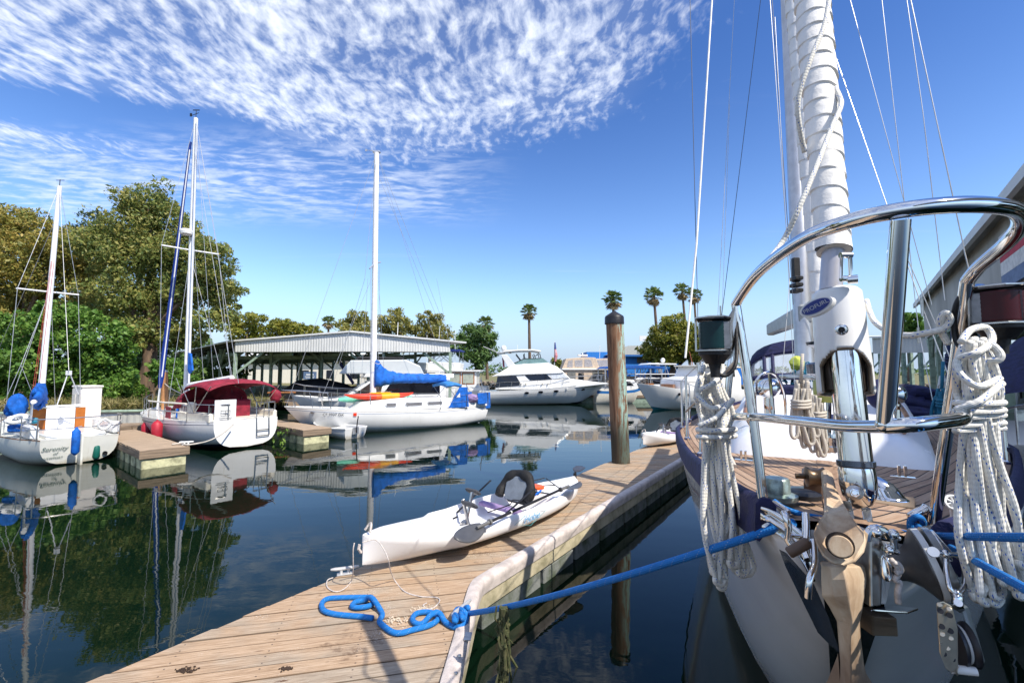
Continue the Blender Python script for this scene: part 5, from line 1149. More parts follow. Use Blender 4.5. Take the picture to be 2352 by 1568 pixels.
    a = c(1215, 430); ft = thing('flag', 'furled red, white and blue flag on a pole behind the motor yacht', 'flag', (-2.5 + a[0] * 1.35, 48, 2.2)); m = MB(); m.tube([(0, 0, 0), (0, 0, 3.5)], .03, 5); m.build('pole', M['white'], ft); m = MB(); m.tube([(.05, 0, 1.4), (.14, 0, 2.0), (.08, 0, 2.7)], [.12, .2, .1], 7); m.build('lower_cloth', mat('striped flag cloth', (.55, .12, .14), .8, col2=(.6, .5, .5), scale=7), ft); m = MB(); m.tube([(.08, 0, 2.7), (.06, 0, 3.4)], [.13, .06], 7); m.build('canton', mat('flag blue', (.05, .08, .28), .8), ft)
big_yacht()

def cruiser(name, label, X, Y, rz, L, beam, fb, hullm, houses, windows, extras=None, cat='motor boat', flare=1.2, stripe=None, bow=None):
    """generic cabin boat: hull + side-profile houses + side windows, local x forward"""
    t = thing(name, label, cat, (X, Y, 0), rz); bow = bow or fb * 1.35
    lv = [1, .96, .93, .80, .6, .4, .25, .16, .1, 0]
    rg = hull_shape(L, beam, ([0, .4, .7, 1], [fb, fb * .97, fb * 1.08, bow]), ([0, .3, .55, .75, .9, 1], [.86, 1, .98, .78, .42, .02]), lambda q: 3.0 - 1.9 * q, .25, L * .15, -.1, levels=lv)
    m = hull_mesh(rg, lambda j: {1: 1, 2: 1, 7: 2, 8: 2}.get(j, 0)); m.build('hull', [hullm, stripe or M['gel'], mat('bottom paint', (.02, .16, .20), .5)], t, smooth=True, angle=35)
    for nm, P, w, mt in houses: prof(t, nm, P, w, mt, .03)
    for nm, P, w, mt in windows:
        for s in (-1, 1): pane(t, nm, P, s * w, mt, .015)
    sh = lambda x: float(np.interp(x, [r[0][0] for r in rg], [r[0][2] for r in rg])); hb = lambda x: float(np.interp(x, [r[0][0] for r in rg], [r[0][1] for r in rg]))
    for s in (-1, 1):
        m = MB(); xs = [L * f for f in (.45, .55, .65, .75, .85, .93)]; m.tube([(x, s * hb(x) * .93, sh(x) + .5) for x in xs] + [(L * .985, 0, sh(L) + .55)], .016, 5)
        for x in xs: m.tube([(x, s * hb(x) * .93, sh(x) - .03), (x, s * hb(x) * .93, sh(x) + .5)], .013, 5)
        m.build('bow_rail', M['steel_dull'], t)
    if extras: extras(t, sh, hb)
    return t
def sticks(t, name, segs, r, mtl):
    m = MB()
    for a, b in segs: m.tube([a, b], r, 5)
    return m.build(name, mtl, t)

# classic white cruiser, bow towards the camera and to the left
def ex_classic(t, sh, hb):
    m = MB(); m.box((5.4, 0, sh(5.4) + .03), (.9, 1.0, .05)); m.box((6.1, .3, sh(6) + .15), (.4, .5, .3), .4); m.box((5.9, -.4, sh(6) + .15), (.4, .5, .3), .2); m.build('deck_lounger', mat('brown cushion', (.24, .12, .07), .8), t)
    sticks(t, 'antenna', [((3.2, .6, 2.9), (2.9, .6, 4.2)), ((3.3, -.5, 2.9), (3.6, -.5, 3.9))], .022, mat('rust red pole', (.40, .12, .06), .6))
    m = MB(); m.ball((2.6, 0, 3.15), (.16, .16, .2), 10, 7); m.box((3.0, .3, 3.0), (.5, .2, .1)); m.build('radar_dome', M['white'], t, smooth=True)
    for s in (-1, 1):
        for x in (5.0, 5.6, 6.2):
            i = x; m = MB(); m.lathe([(.09, 0), (.09, .04)], (x, s * (hb(x) * .955), sh(x) - .34), (0, s, 0), 12); m.build('porthole', M['glass'], t)
    m = MB(); m.box((7.6, 0, sh(7.6) + .08), (.5, .3, .1)); m.build('anchor_platform', M['wood'], t)
B = Yd(1508, 918, 30.0)
hd = Vector((-.92, -.40)); L_ = 8.6
cruiser('motor_boat', 'classic white cabin cruiser with high flared bow beside the pilings', B.x - hd.x * 7.0, B.y - hd.y * 7.0, math.atan2(hd.y, hd.x), L_, 3.0, 1.25, M['gel'],
        [('deckhouse', [(.6, 1.15), (.6, 2.1), (1.0, 2.75), (4.0, 2.85), (4.4, 2.2), (5.6, 1.95), (5.8, 1.3)], 1.15, M['gel']), ('roof', [(.4, 2.72), (.4, 2.82), (4.3, 2.92), (4.35, 2.84)], 1.28, M['cream'])],
        [('window', [(1.2, 2.15), (1.25, 2.68), (2.3, 2.72), (2.3, 2.15)], 1.16, M['glass']), ('window', [(2.4, 2.15), (2.4, 2.72), (3.85, 2.76), (4.15, 2.2)], 1.16, mat('grey window', (.20, .21, .22), .1)), ('side_window', [(3.0, 1.45), (3.0, 1.95), (4.0, 1.95), (4.0, 1.45)], 1.16, mat('curtained window', (.36, .35, .25), .3))],
        ex_classic, bow=1.75)
# hardtop boat behind it
def ex_hardtop(t, sh, hb):
    prof(t, 'hardtop', [(1.2, 3.1), (1.2, 3.2), (3.6, 3.25), (3.9, 3.1)], 1.1, M['gel'], .03); m = MB(); m.ball((2.0, 0, 3.5), (.2, .2, .22), 10, 7); m.build('radar_dome', M['white'], t, smooth=True)
    sticks(t, 'canopy_frame', [((x, s * 1.05, 2.0), (x2, s * 1.05, 3.12)) for s in (-1, 1) for x, x2 in ((1.0, 1.4), (2.2, 2.2), (3.4, 3.5), (4.2, 3.7))], .03, M['steel_dull'])
    prof(t, 'arch', [(1.6, 2.0), (1.9, 2.0), (2.3, 3.3), (2.0, 3.3)], .06, M['gel'], .01, y0=-1.05)
    m = MB(); m.box((2.6, 0, 2.15), (1.4, 1.6, .5), bev=.1); m.build('helm_cover', mat('dark canvas', (.03, .03, .06), .8), t)
q = Yd(1500, 912, 40)
cruiser('motor_boat', 'white hardtop motor boat in front of the blue building', q.x + 3.0, q.y + .3, R(182), 7.5, 2.7, 1.2, M['gel'],
        [('deckhouse', [(.6, 1.1), (.6, 2.0), (4.6, 2.0), (5.6, 1.35)], 1.1, M['gel']), ('awning', [(.1, 2.25), (.1, 2.33), (4.9, 2.33), (4.9, 2.25)], 1.25, M['gel'])], [('window', [(1.0, 1.45), (1.0, 1.9), (4.2, 1.9), (4.7, 1.45)], 1.11, M['glass'])], ex_hardtop)
# tan canvas trawler
def ex_tan(t, sh, hb):
    m = MB(); m.box((2.6, 0, 4.05), (.9, .5, .14)); m.tube([(2.6, 0, 3.9), (2.6, 0, 4.3)], .05, 6); m.build('radar_bar', M['white'], t)
    m = MB(); m.tube([(3.9 + .22 * math.cos(a), -1.32, 1.95 + .22 * math.sin(a)) for a in [k * .6 for k in range(11)]], .05, 6, closed=True); m.build('life_ring', M['white'], t, smooth=True)
    sticks(t, 'antenna', [((4.3, .5, 3.8), (4.35, .5, 5.0))], .02, M['white'])
q = Yd(1300, 908, 43)
cruiser('motor_boat', 'cream cabin boat with tan canvas enclosure behind the motor yacht bow', q.x - 1.0, q.y, 0.0, 8.0, 2.8, 1.2, M['gel'],
        [('canvas_house', [(.8, 1.1), (.7, 2.75), (4.6, 2.75), (4.8, 1.1)], 1.25, M['tan']), ('canvas_top', [(.5, 2.75), (.9, 3.7), (2.6, 3.85), (3.6, 3.8), (4.0, 2.75)], 1.15, M['tan']), ('soft_cabin', [(3.4, 2.75), (3.5, 3.7), (5.2, 3.75), (5.4, 2.75)], 1.1, M['tan']), ('upper_deck', [(.5, 2.66), (.5, 2.78), (5.6, 2.78), (5.6, 2.66)], 1.4, M['gel'])],
        [('window', [(1.0, 1.6), (1.0, 2.5), (1.75, 2.5), (1.75, 1.6)], 1.26, mat('grey vinyl', (.22, .22, .20), .2)), ('window', [(2.0, 1.5), (2.0, 2.4), (2.5, 2.4), (2.5, 1.5)], 1.26, M['glass']), ('window', [(3.3, 1.6), (3.3, 2.55), (4.2, 2.55), (4.2, 1.6)], 1.26, mat('grey vinyl', (.22, .22, .20), .2)), ('window', [(.95, 2.9), (1.1, 3.5), (1.5, 3.6), (1.5, 2.9)], 1.16, M['clear']), ('window', [(1.7, 2.95), (1.7, 3.55), (2.4, 3.6), (2.4, 2.95)], 1.16, M['clear']), ('window', [(2.55, 2.95), (2.6, 3.65), (3.2, 3.6), (3.35, 2.95)], 1.16, M['clear']), ('window', [(3.7, 2.95), (3.7, 3.55), (4.9, 3.6), (5.1, 2.95)], 1.11, M['clear'])], ex_tan)
# open boat with blue canopy
def ex_blue(t, sh, hb):
    prof(t, 'canopy', [(.2, 2.75), (.6, 2.95), (3.0, 3.05), (5.4, 2.95), (5.6, 2.75)], 1.35, mat('blue canopy', (.01, .09, .35), .8), .04)
    sticks(t, 'canopy_post', [((x, s * 1.25, 1.2), (x, s * 1.25, 2.85)) for s in (-1, 1) for x in (.4, 1.7, 3.0, 4.3, 5.3)], .05, M['silver'])
    m = MB(); m.box((1.2, -.6, 1.5), (.9, .6, .5), bev=.08); m.box((3.2, .4, 1.7), (1.2, .8, .8), bev=.15); m.build('covered_gear', M['tan'], t); m = MB(); m.box((1.8, -1.0, 1.45), (.8, .4, .4), bev=.06); m.build('blue_crate', M['bluepaint'], t)
    sticks(t, 'gangway_rail', [((x, -1.36, .9), (x + .7, -1.36, 1.75)) for x in (.2, .9, 1.6, 2.3, 3.0)] + [((0, -1.36, 1.8), (4, -1.36, 1.8))], .03, M['steel_dull'])
q = Yd(1372, 905, 40)
cruiser('motor_boat', 'grey work boat with flat blue canopy on thin posts', q.x, q.y, 0.05, 7.0, 2.8, 1.1, M['gel_grey'], [('engine_box', [(1, 1.0), (1, 1.6), (3, 1.6), (3, 1.0)], .6, M['gel_grey'])], [], ex_blue)
# small boat with cream hull and blue stripe right of the piling
q = Yd(1420, 915, 36.5)
cruiser('motor_boat', 'cream small cruiser with broad blue stripe seen just right of the cap topped piling', q.x - 1.9, q.y, 0.1, 4.3, 1.9, 1.05, M['cream'], [('cuddy', [(1.4, .9), (1.6, 1.9), (3.0, 1.85), (3.5, 1.2)], .7, M['gel'])], [('window', [(1.9, 1.4), (2.0, 1.75), (2.7, 1.7), (3.0, 1.4)], .71, M['glass'])], None, stripe=mat('blue stripe', (.02, .16, .45), .5))
# docks by those boats
def far_dock():
    t = thing('far_dock', 'long low green edged dock behind the motor yacht', 'dock', (8, 38.5, 0)); a, b = Yd(1040, 920, 38.8), Yd(1560, 918, 37.0); d = b - a
    m = MB(); m.box(((a.x + b.x) / 2, (a.y + b.y) / 2, .52), (d.length, 2.0, .2), math.atan2(d.y, d.x)); m.build('deck', M['oldwood'], t, world=True)
    m = MB(); m.box(((a.x + b.x) / 2, (a.y + b.y) / 2, .15), (d.length, 1.9, .55), math.atan2(d.y, d.x)); m.build('float', M['green_post'], t, world=True)
far_dock()
def far_pile(px, py, Y, r, label):
    b = Yd(px, py, Y); t = thing('piling', label, 'piling', (b.x, b.y, 0), 0, 'far pilings'); m = MB(); m.tube([(0, 0, -.5), (0, 0, b.z)], r, 10); m.build('post', M['oldwood'], t, smooth=True); m = MB(); m.lathe([(r * 1.1, 0), (r, .08), (.01, .2)], (0, 0, b.z), seg=10); m.build('cap', M['white'], t)
far_pile(1640, 800, 34, .16, 'brown piling behind the green side light')
far_pile(1648, 880, 30, .14, 'short piling between the classic cruiser and the coiled white rope')
# trawler with wooden house, left of the yacht
def ex_traw(t, sh, hb):
    prof(t, 'bridge', [(2.2, 2.6), (2.1, 3.2), (4.6, 3.3), (5.0, 2.6)], 1.1, M['gel'], .05); prof(t, 'bimini', [(2.0, 4.15), (2.2, 4.28), (4.3, 4.28), (4.5, 4.15)], 1.1, mat('deep blue canvas', (.01, .03, .2), .8), .02)
    sticks(t, 'bimini_frame', [((x, s, 3.2), (x2, s, 4.2)) for s in (-1, 1) for x, x2 in ((2.2, 2.2), (3.0, 4.2), (4.4, 3.2))], .03, M['steel_dull'])
    prof(t, 'mast', [(4.7, 2.6), (5.0, 2.6), (4.2, 4.7), (4.05, 4.7)], .1, M['gel'], .02); sticks(t, 'antenna', [((2.6, .7, 3.2), (2.6, .7, 5.9)), ((5.2, -.6, 2.6), (5.2, -.6, 5.6)), ((4.1, 0, 4.6), (4.0, 0, 6.2))], .02, M['white'])
q = Yd(1092, 915, 37.5)
cruiser('motor_boat', 'white trawler with varnished window frames between the shelter and the motor yacht', q.x + 1.0, q.y, R(178), 8.0, 2.9, 1.3, M['gel_grey'],
        [('wood_house', [(.8, 1.2), (.8, 2.55), (5.4, 2.55), (5.6, 1.2)], 1.2, M['gel']), ('roof', [(.5, 2.5), (.5, 2.62), (6.0, 2.62), (6.0, 2.5)], 1.4, M['gel'])],
        [('window_frame', [(x - .05, 1.5), (x - .05, 2.45), (x + .95, 2.45), (x + .95, 1.5)], 1.21, mat('orange varnish frame', (.42, .16, .05), .4)) for x in (1.0, 2.1, 3.2, 4.3)] + [('window', [(x + .03, 1.58), (x + .03, 2.37), (x + .87, 2.37), (x + .87, 1.58)], 1.23, mat('curtained pane', (.46, .50, .42), .25)) for x in (1.0, 2.1, 3.2, 4.3)], ex_traw)
# cruisers inside the shelter
def ex_shel(t, sh, hb):
    prof(t, 'flybridge', [(2.1, 2.35), (2.3, 2.75), (3.0, 3.05), (5.6, 3.0), (6.1, 2.35)][::-1], 1.15, M['gel_grey'], .05); m = MB(); m.box((4.2, 0, 3.12), (2.2, 1.9, .12), bev=.05); m.build('fly_cover', M['black'], t)
    m = MB(); m.box((8.6, 0, sh(8.6) + .12), (1.2, .4, .08), bev=.02); m.build('anchor_platform', M['wood'], t)
q = Yd(668, 965, 21.8); hd = Vector((-.93, -.36))
cruiser('motor_boat', 'white cabin cruiser in the shelter behind the bow of the blue covered sloop', q.x + .93 * 8.2, q.y + .36 * 8.2, math.atan2(hd.y, hd.x), 8.2, 2.9, 1.0, M['gel'],
        [('deckhouse', [(1.0, .95), (1.0, 2.2), (4.4, 2.2), (5.9, 1.25), (7.0, 1.1)], 1.15, M['gel']), ('brow', [(.6, 2.14), (.6, 2.36), (4.9, 2.36), (5.0, 2.2)], 1.25, M['gel'])],
        [('side_window', [(1.3, 1.35), (1.3, 2.1), (3.6, 2.1), (4.1, 1.35)], 1.16, M['glass']), ('windscreen', [(4.2, 1.4), (4.05, 2.1), (4.4, 2.12), (5.4, 1.4)], 1.16, mat('brown tinted glass', (.05, .035, .03), .08))], ex_shel)
def ex_fly(t, sh, hb):
    prof(t, 'flybridge', [(1.5, 2.6), (1.6, 3.1), (4.0, 3.2), (4.6, 2.6)], 1.0, M['gel'], .06); prof(t, 'top', [(1.2, 4.0), (1.4, 4.15), (3.6, 4.15), (3.8, 4.0)], 1.0, M['cream'], .04); sticks(t, 'top_post', [((x, s * .9, 3.1), (x, s * .9, 4.05)) for s in (-1, 1) for x in (1.6, 3.4)], .03, M['steel_dull']); sticks(t, 'pole', [((4.0, .6, 2.6), (3.9, .6, 6.0))], .025, M['white'])
q = Yd(945, 905, 33)
cruiser('motor_boat', 'white flybridge boat under the right end of the shelter', q.x + 3.0, q.y, R(180), 7.0, 2.7, 1.2, M['gel'], [('deckhouse', [(.8, 1.1), (.8, 2.6), (4.4, 2.6), (5.6, 1.4)], 1.15, M['gel'])], [('window', [(1.1, 1.6), (1.1, 2.4), (3.8, 2.4), (4.6, 1.6)], 1.16, M['glass'])], ex_fly)
def tarp_boat():
    q = Yd(735, 915, 31); t = thing('tarped_boat', 'small boat under black tarpaulin inside the shelter', 'boat', (q.x, q.y, 0)); m = MB(); m.loft([[(x, w * c_, z0 + h_ * s_) for c_, s_ in [(math.cos(math.pi * k / 10), math.sin(math.pi * k / 10)) for k in range(11)]] for x, w, z0, h_ in ((-2.4, .9, .7, .6), (-1.5, 1.1, .7, 1.2), (0, 1.15, .7, 1.35), (1.6, 1.0, .7, 1.0), (2.6, .2, .9, .4))], closed=False); m.build('tarpaulin', M['black'], t, smooth=True, fix=False); m = MB(); m.loft([[(x, w, .75), (x, w * .8, .1), (x, -w * .8, .1), (x, -w, .75)] for x, w in ((-2.4, .9), (0, 1.15), (1.6, 1.0), (2.7, .1))], closed=False); m.build('hull', M['gel_grey'], t)
    sl = Yd(795, 880, 30); m = MB(); m.box((sl.x - q.x, sl.y - q.y, 2.4), (.16, .1, 1.7), rot=Matrix.Rotation(-.6, 3, 'Y')); m.build('side_flap', M['navy'], t)
tarp_boat()
# boats under the right shed
def ex_none(t, sh, hb):
    m = MB(); m.loft([[(x, 1.2 * math.cos(math.pi * k / 10), 1.7 + z * math.sin(math.pi * k / 10)) for k in range(11)] for x, z in ((1.0, 1.3), (3.2, 1.5), (4.4, .5))], closed=False); m.build('canvas_cover', M['navy'], t, smooth=True, fix=False)
cruiser('motor_boat', 'white boat with navy cover in the first bay of the right shed', 11.0, 8.6, R(217), 6.0, 2.3, 1.2, M['gel'], [('deckhouse', [(1, 1.1), (1, 1.7), (4, 1.7), (4.8, 1.25)], .95, M['gel'])], [('window', [(1.3, 1.3), (1.3, 1.6), (3.6, 1.6), (3.9, 1.3)], .96, M['glass'])], ex_none)
cruiser('motor_boat', 'grey boat deep in the dark bay of the right shed', 18.5, 17.5, R(217), 6.0, 2.3, 1.3, M['gel_grey'], [('deckhouse', [(1, 1.2), (1, 2.3), (3.6, 2.3), (4.6, 1.4)], .95, M['gel_grey'])], [('window', [(1.3, 1.6), (1.3, 2.1), (3.3, 2.1), (3.8, 1.6)], .96, M['glass'])], None)
# ------------------------------------------------------------------ the dock in front, its piling, kayaks and lines
TOPZ = .45
def clip(poly, a, b):
    """keep the part of a convex polygon left of the directed line a-b"""
    out = []; side = lambda p: (b[0] - a[0]) * (p[1] - a[1]) - (b[1] - a[1]) * (p[0] - a[0])
    for i in range(len(poly)):
        p, q = poly[i], poly[(i + 1) % len(poly)]; sp, sq = side(p), side(q)
        if sp >= 0: out.append(p)
        if sp * sq < 0: f = sp / (sp - sq); out.append((p[0] + (q[0] - p[0]) * f, p[1] + (q[1] - p[1]) * f))
    return out
pxy = lambda px, py: (lambda v: Vector((v.x, v.y)))(Z(px, py, TOPZ))
E0, E1 = pxy(200, 1568), pxy(1340, 1085)                      # water side edge
dl = (E1 - E0).normalized(); LA, LB = E0 - dl * 3.2, E0 + dl * 22
K = pxy(1098, 1340); Kn = pxy(1040, 1568); RB = K + (pxy(1560, 1060) - K).normalized() * 18.5
dn = (Kn - K).normalized(); RA = Kn + dn * 3.0
dr = (RB - K).normalized()
Pd = Vector((math.cos(R(13)), math.sin(R(13))))               # the way the planks run
Pn = Vector((-Pd.y, Pd.x))
def dock():
    t = thing('dock', 'foreground timber dock with white bumper edge, weathered brown planks', 'dock', (K.x, K.y, 0), 0); rnd = random.Random(12)
    curve_in = [K + dn * .34, K + dn * .17 + (Vector((-.012, 0))), K + dn * .06 + dr * .02, K + dr * .10 + Vector((.0, -.012)), K + dr * .32]
    halves = [[(LA, LB)], ]
    mb = MB(); uv = []
    w, gap = .142, .010; off0 = K.dot(Pn)
    for k in range(-40, 190):
        n0 = off0 + k * w + .004; near = k < 0
        j = [rnd.uniform(-.012, .012) for _ in range(2)]; zt = TOPZ + rnd.uniform(-.003, .003)
        q = [Pd * -9 + Pn * n0, Pd * 24 + Pn * n0, Pd * 24 + Pn * (n0 + w - gap), Pd * -9 + Pn * (n0 + w - gap)]
        poly = [(p.x, p.y) for p in q]
        le = Vector((-dl.y, dl.x)) * rnd.uniform(-.004, .018)
        poly = clip(poly, tuple(LB + le), tuple(LA + le))      # right of the water side edge
        if near: poly = clip(poly, tuple(RA), tuple(K))
        else: poly = clip(poly, tuple(K), tuple(RB))
        if len(poly) < 3: continue
        if min(p[1] for p in poly) > 26 or max(p[1] for p in poly) < -1.2: continue
        A = [(x, y, zt) for x, y in poly]; n = len(A); o = len(mb.v); bz = .004
        c = sum((Vector(a) for a in A), Vector()) / n
        ins = [tuple(Vector(a) + (c - Vector(a)).normalized() * bz + Vector((0, 0, 0))) for a in A]
        low = [(x, y, zt - .006) for x, y, _ in A]; bot = [(x, y, zt - .04) for x, y, _ in A]
        mb.add(ins + low + bot, [tuple(range(n))] + [(n + i, n + (i + 1) % n, (i + 1) % n, i) for i in range(n)] + [(2 * n + i, 2 * n + (i + 1) % n, n + (i + 1) % n, n + i) for i in range(n)])
    o = mb.build('planking', deck_mat('old deck boards', off0), t, world=True)
    ul = o.data.uv_layers.new(name='UVMap'); co = np.array([v.co[:] for v in o.data.vertices]) + np.array([K.x, K.y, 0]); li = np.array([l.vertex_index for l in o.data.loops])
    u = co[:, 0] * Pd.x + co[:, 1] * Pd.y; v = co[:, 0] * Pn.x + co[:, 1] * Pn.y; ul.data.foreach_set('uv', np.stack([u[li], v[li]], 1).astype(np.float32).ravel())
    # rounded bumper along the boat side
    path = [RA + dn * 0, Kn] + [K + dn * .5, K + dn * .25, K + dn * .1 + dr * .008, K + dr * .05 + dn * .012, K + dr * .18, K + dr * .4] + [K + dr * s for s in (1, 2, 3, 4, 5, 6, 8, 11, 15, 18.5)]
    path = [Vector((p.x, p.y, TOPZ - .005)) for p in path]; P = spline(path, 6); m = MB(); rings = []
    prof_ = [(-.075, .028), (-.05, .036), (0, .036), (.028, .024), (.040, -.005), (.036, -.04), (.03, -.10), (.015, -.11), (.012, -.02), (-.075, .02)]
    for i, p in enumerate(P):
        a = P[max(i - 1, 0)]; b = P[min(i + 1, len(P) - 1)]; tg = (b - a).normalized(); rt = Vector((tg.y, -tg.x, 0)); rings.append([p + rt * x + Vector((0, 0, z)) for x, z in prof_])
    m.loft(rings, True, True); m.build('bumper_strip', mat('scuffed white vinyl', (.60, .53, .49), .65, var=.16, scale=7, bump=.3, bscale=25), t, world=True, smooth=True, angle=50)
    fas = []; low = []
    for i, p in enumerate(P):
        a = P[max(i - 1, 0)]; b = P[min(i + 1, len(P) - 1)]; tg = (b - a).normalized(); rt = Vector((tg.y, -tg.x, 0)); fas.append([p + rt * x + Vector((0, 0, z)) for x, z in ((.010, -.02), (.016, -.25), (-.08, -.25), (-.08, -.02))])
    m = MB(); m.loft(fas, True, True); m.build('fascia_board', mat('stained fascia', (.50, .44, .30), .8, var=.3, scale=3.5, bump=.5, bscale=14, col2=(.22, .20, .12)), t, world=True)
    m = MB(); mm = mat('mossy concrete float', (.20, .21, .20), .9, var=.35, scale=4, bump=.7, bscale=9, col2=(.06, .08, .04)); s = .05; floats = []
    while s < 17:
        L = rnd.uniform(.75, 1.25); c = K + dr * (s + L / 2) + Vector((-dr.y, dr.x)) * .30; mfl = MB(); mfl.box((c.x, c.y, .02), (L - .07, .58, .34 + rnd.uniform(-.04, .03)), math.atan2(dr.y, dr.x), bev=.03); mfl.build('float', mm, t, world=True); s += L
    m.box((K + dn * 1.4 + Vector((-.6, 0))).to_3d() + Vector((0, 0, .05)), (1.0, 2.4, .4), math.atan2(dn.y, dn.x) + math.pi / 2); c = (LA + LB) / 2 + Vector((dl.y, -dl.x)) * .35; m.box((c.x, c.y, .06), ((LB - LA).length, .5, .5), math.atan2(dl.y, dl.x)); m.build('inner_float', mm, t, world=True)
    m = MB(); c = (LA + LB) / 2 + Vector((dl.y, -dl.x)) * .05; m.box((c.x, c.y, TOPZ - .13), ((LB - LA).length, .07, .18), math.atan2(dl.y, dl.x)); m.build('edge_board', M['oldwood'], t, world=True)
    m = MB()
    for (px, py) in ((1055, 1505), (1047, 1545)): q = Z(px, py, TOPZ + .03); m.lathe([(.014, 0), (.012, .006), (.004, .009)], q, seg=8)
    m.build('bumper_screw', M['steel_dull'], t, world=True); m = MB(); q = Z(1078, 1472, TOPZ); m.box(q + Vector((-.01, 0, .035)), (.05, .10, .006), math.atan2(dn.y, dn.x) + math.pi / 2); m.build('metal_strap', M['steel_dull'], t, world=True)
    return t
dock()

def piling():
    b = Z(1428, 1062, TOPZ); tp = Yd(1411, 735, b.y - .05); t = thing('piling', 'tall weathered wood piling with black pointed cap beside the white kayak dock', 'piling', (b.x, b.y, 0)); r = .195
    m = bpy.data.materials.new('peeling pile'); m.use_nodes = True; n = NT(m.node_tree); p = m.node_tree.nodes['Principled BSDF']; co = n.n('ShaderNodeTexCoord').outputs['Object']
    g = n.noise(n.map(co, scale=(9, 9, .55)), 2.2, 6, .65, .5); col = n.ramp(g, [(.30, (.06, .032, .02)), (.46, (.19, .088, .045)), (.58, (.30, .165, .09)), (.72, (.20, .165, .13))])
    pt = n.noise(n.map(co, scale=(6, 6, 1.1)), 2.6, 5, .7); sx = n.n('ShaderNodeSeparateXYZ', inp={0: co}).outputs
    patch = n.m('MULTIPLY', n.smooth(pt, .45, .53), n.smooth(n.m('ADD', sx[0], n.m('MULTIPLY', pt, .16)), -.06, .08)); col = n.mix(n.m('MULTIPLY', patch, .9), col, (.33, .52, .45))
    foot_dark = n.smooth(n.m('ADD', sx[2], n.m('MULTIPLY', g, .5)), 1.9, 1.2); col = n.mix(n.m('MULTIPLY', foot_dark, .85), col, (.035, .035, .022)); n.put(p.inputs['Base Color'], col); p.inputs['Roughness'].default_value = .85  # post colour goes darker towards its foot
    bp = n.n('ShaderNodeBump', inp={'Strength': .6, 'Distance': .02, 'Height': g}); n.put(p.inputs['Normal'], bp.outputs[0])
    d = Vector((tp.x - b.x, tp.y - b.y, tp.z)); f = lambda z: d * (z / tp.z)
    mb = MB(); rnd = random.Random(3); rings = []
    for k in range(15):
        z = -2.5 + (tp.z + 2.5) * k / 14; c = f(z); rr = r * (1.03 - .06 * k / 14); rings.append([(c.x + rr * (1 + .035 * math.sin(3 * a + z * .7) + rnd.uniform(-.008, .008)) * math.cos(a), c.y + rr * (1 + .03 * math.sin(2 * a + z)) * math.sin(a), z) for a in [2 * math.pi * j / 22 for j in range(22)]])
    mb.loft(rings, True, True); mb.build('post', m, t, smooth=True, angle=60)
    mb = MB(); c = f(tp.z); mb.lathe([(r * 1.05, -.09), (r * 1.09, -.085), (r * 1.07, .06), (r * 1.0, .09), (r * .25, .185), (.03, .205), (.01, .205)], c, seg=24); mb.build('cap', mat('black plastic cap', (.018, .018, .022), .42, var=.2, bump=.15), t, smooth=True, angle=35)
    return t
piling()

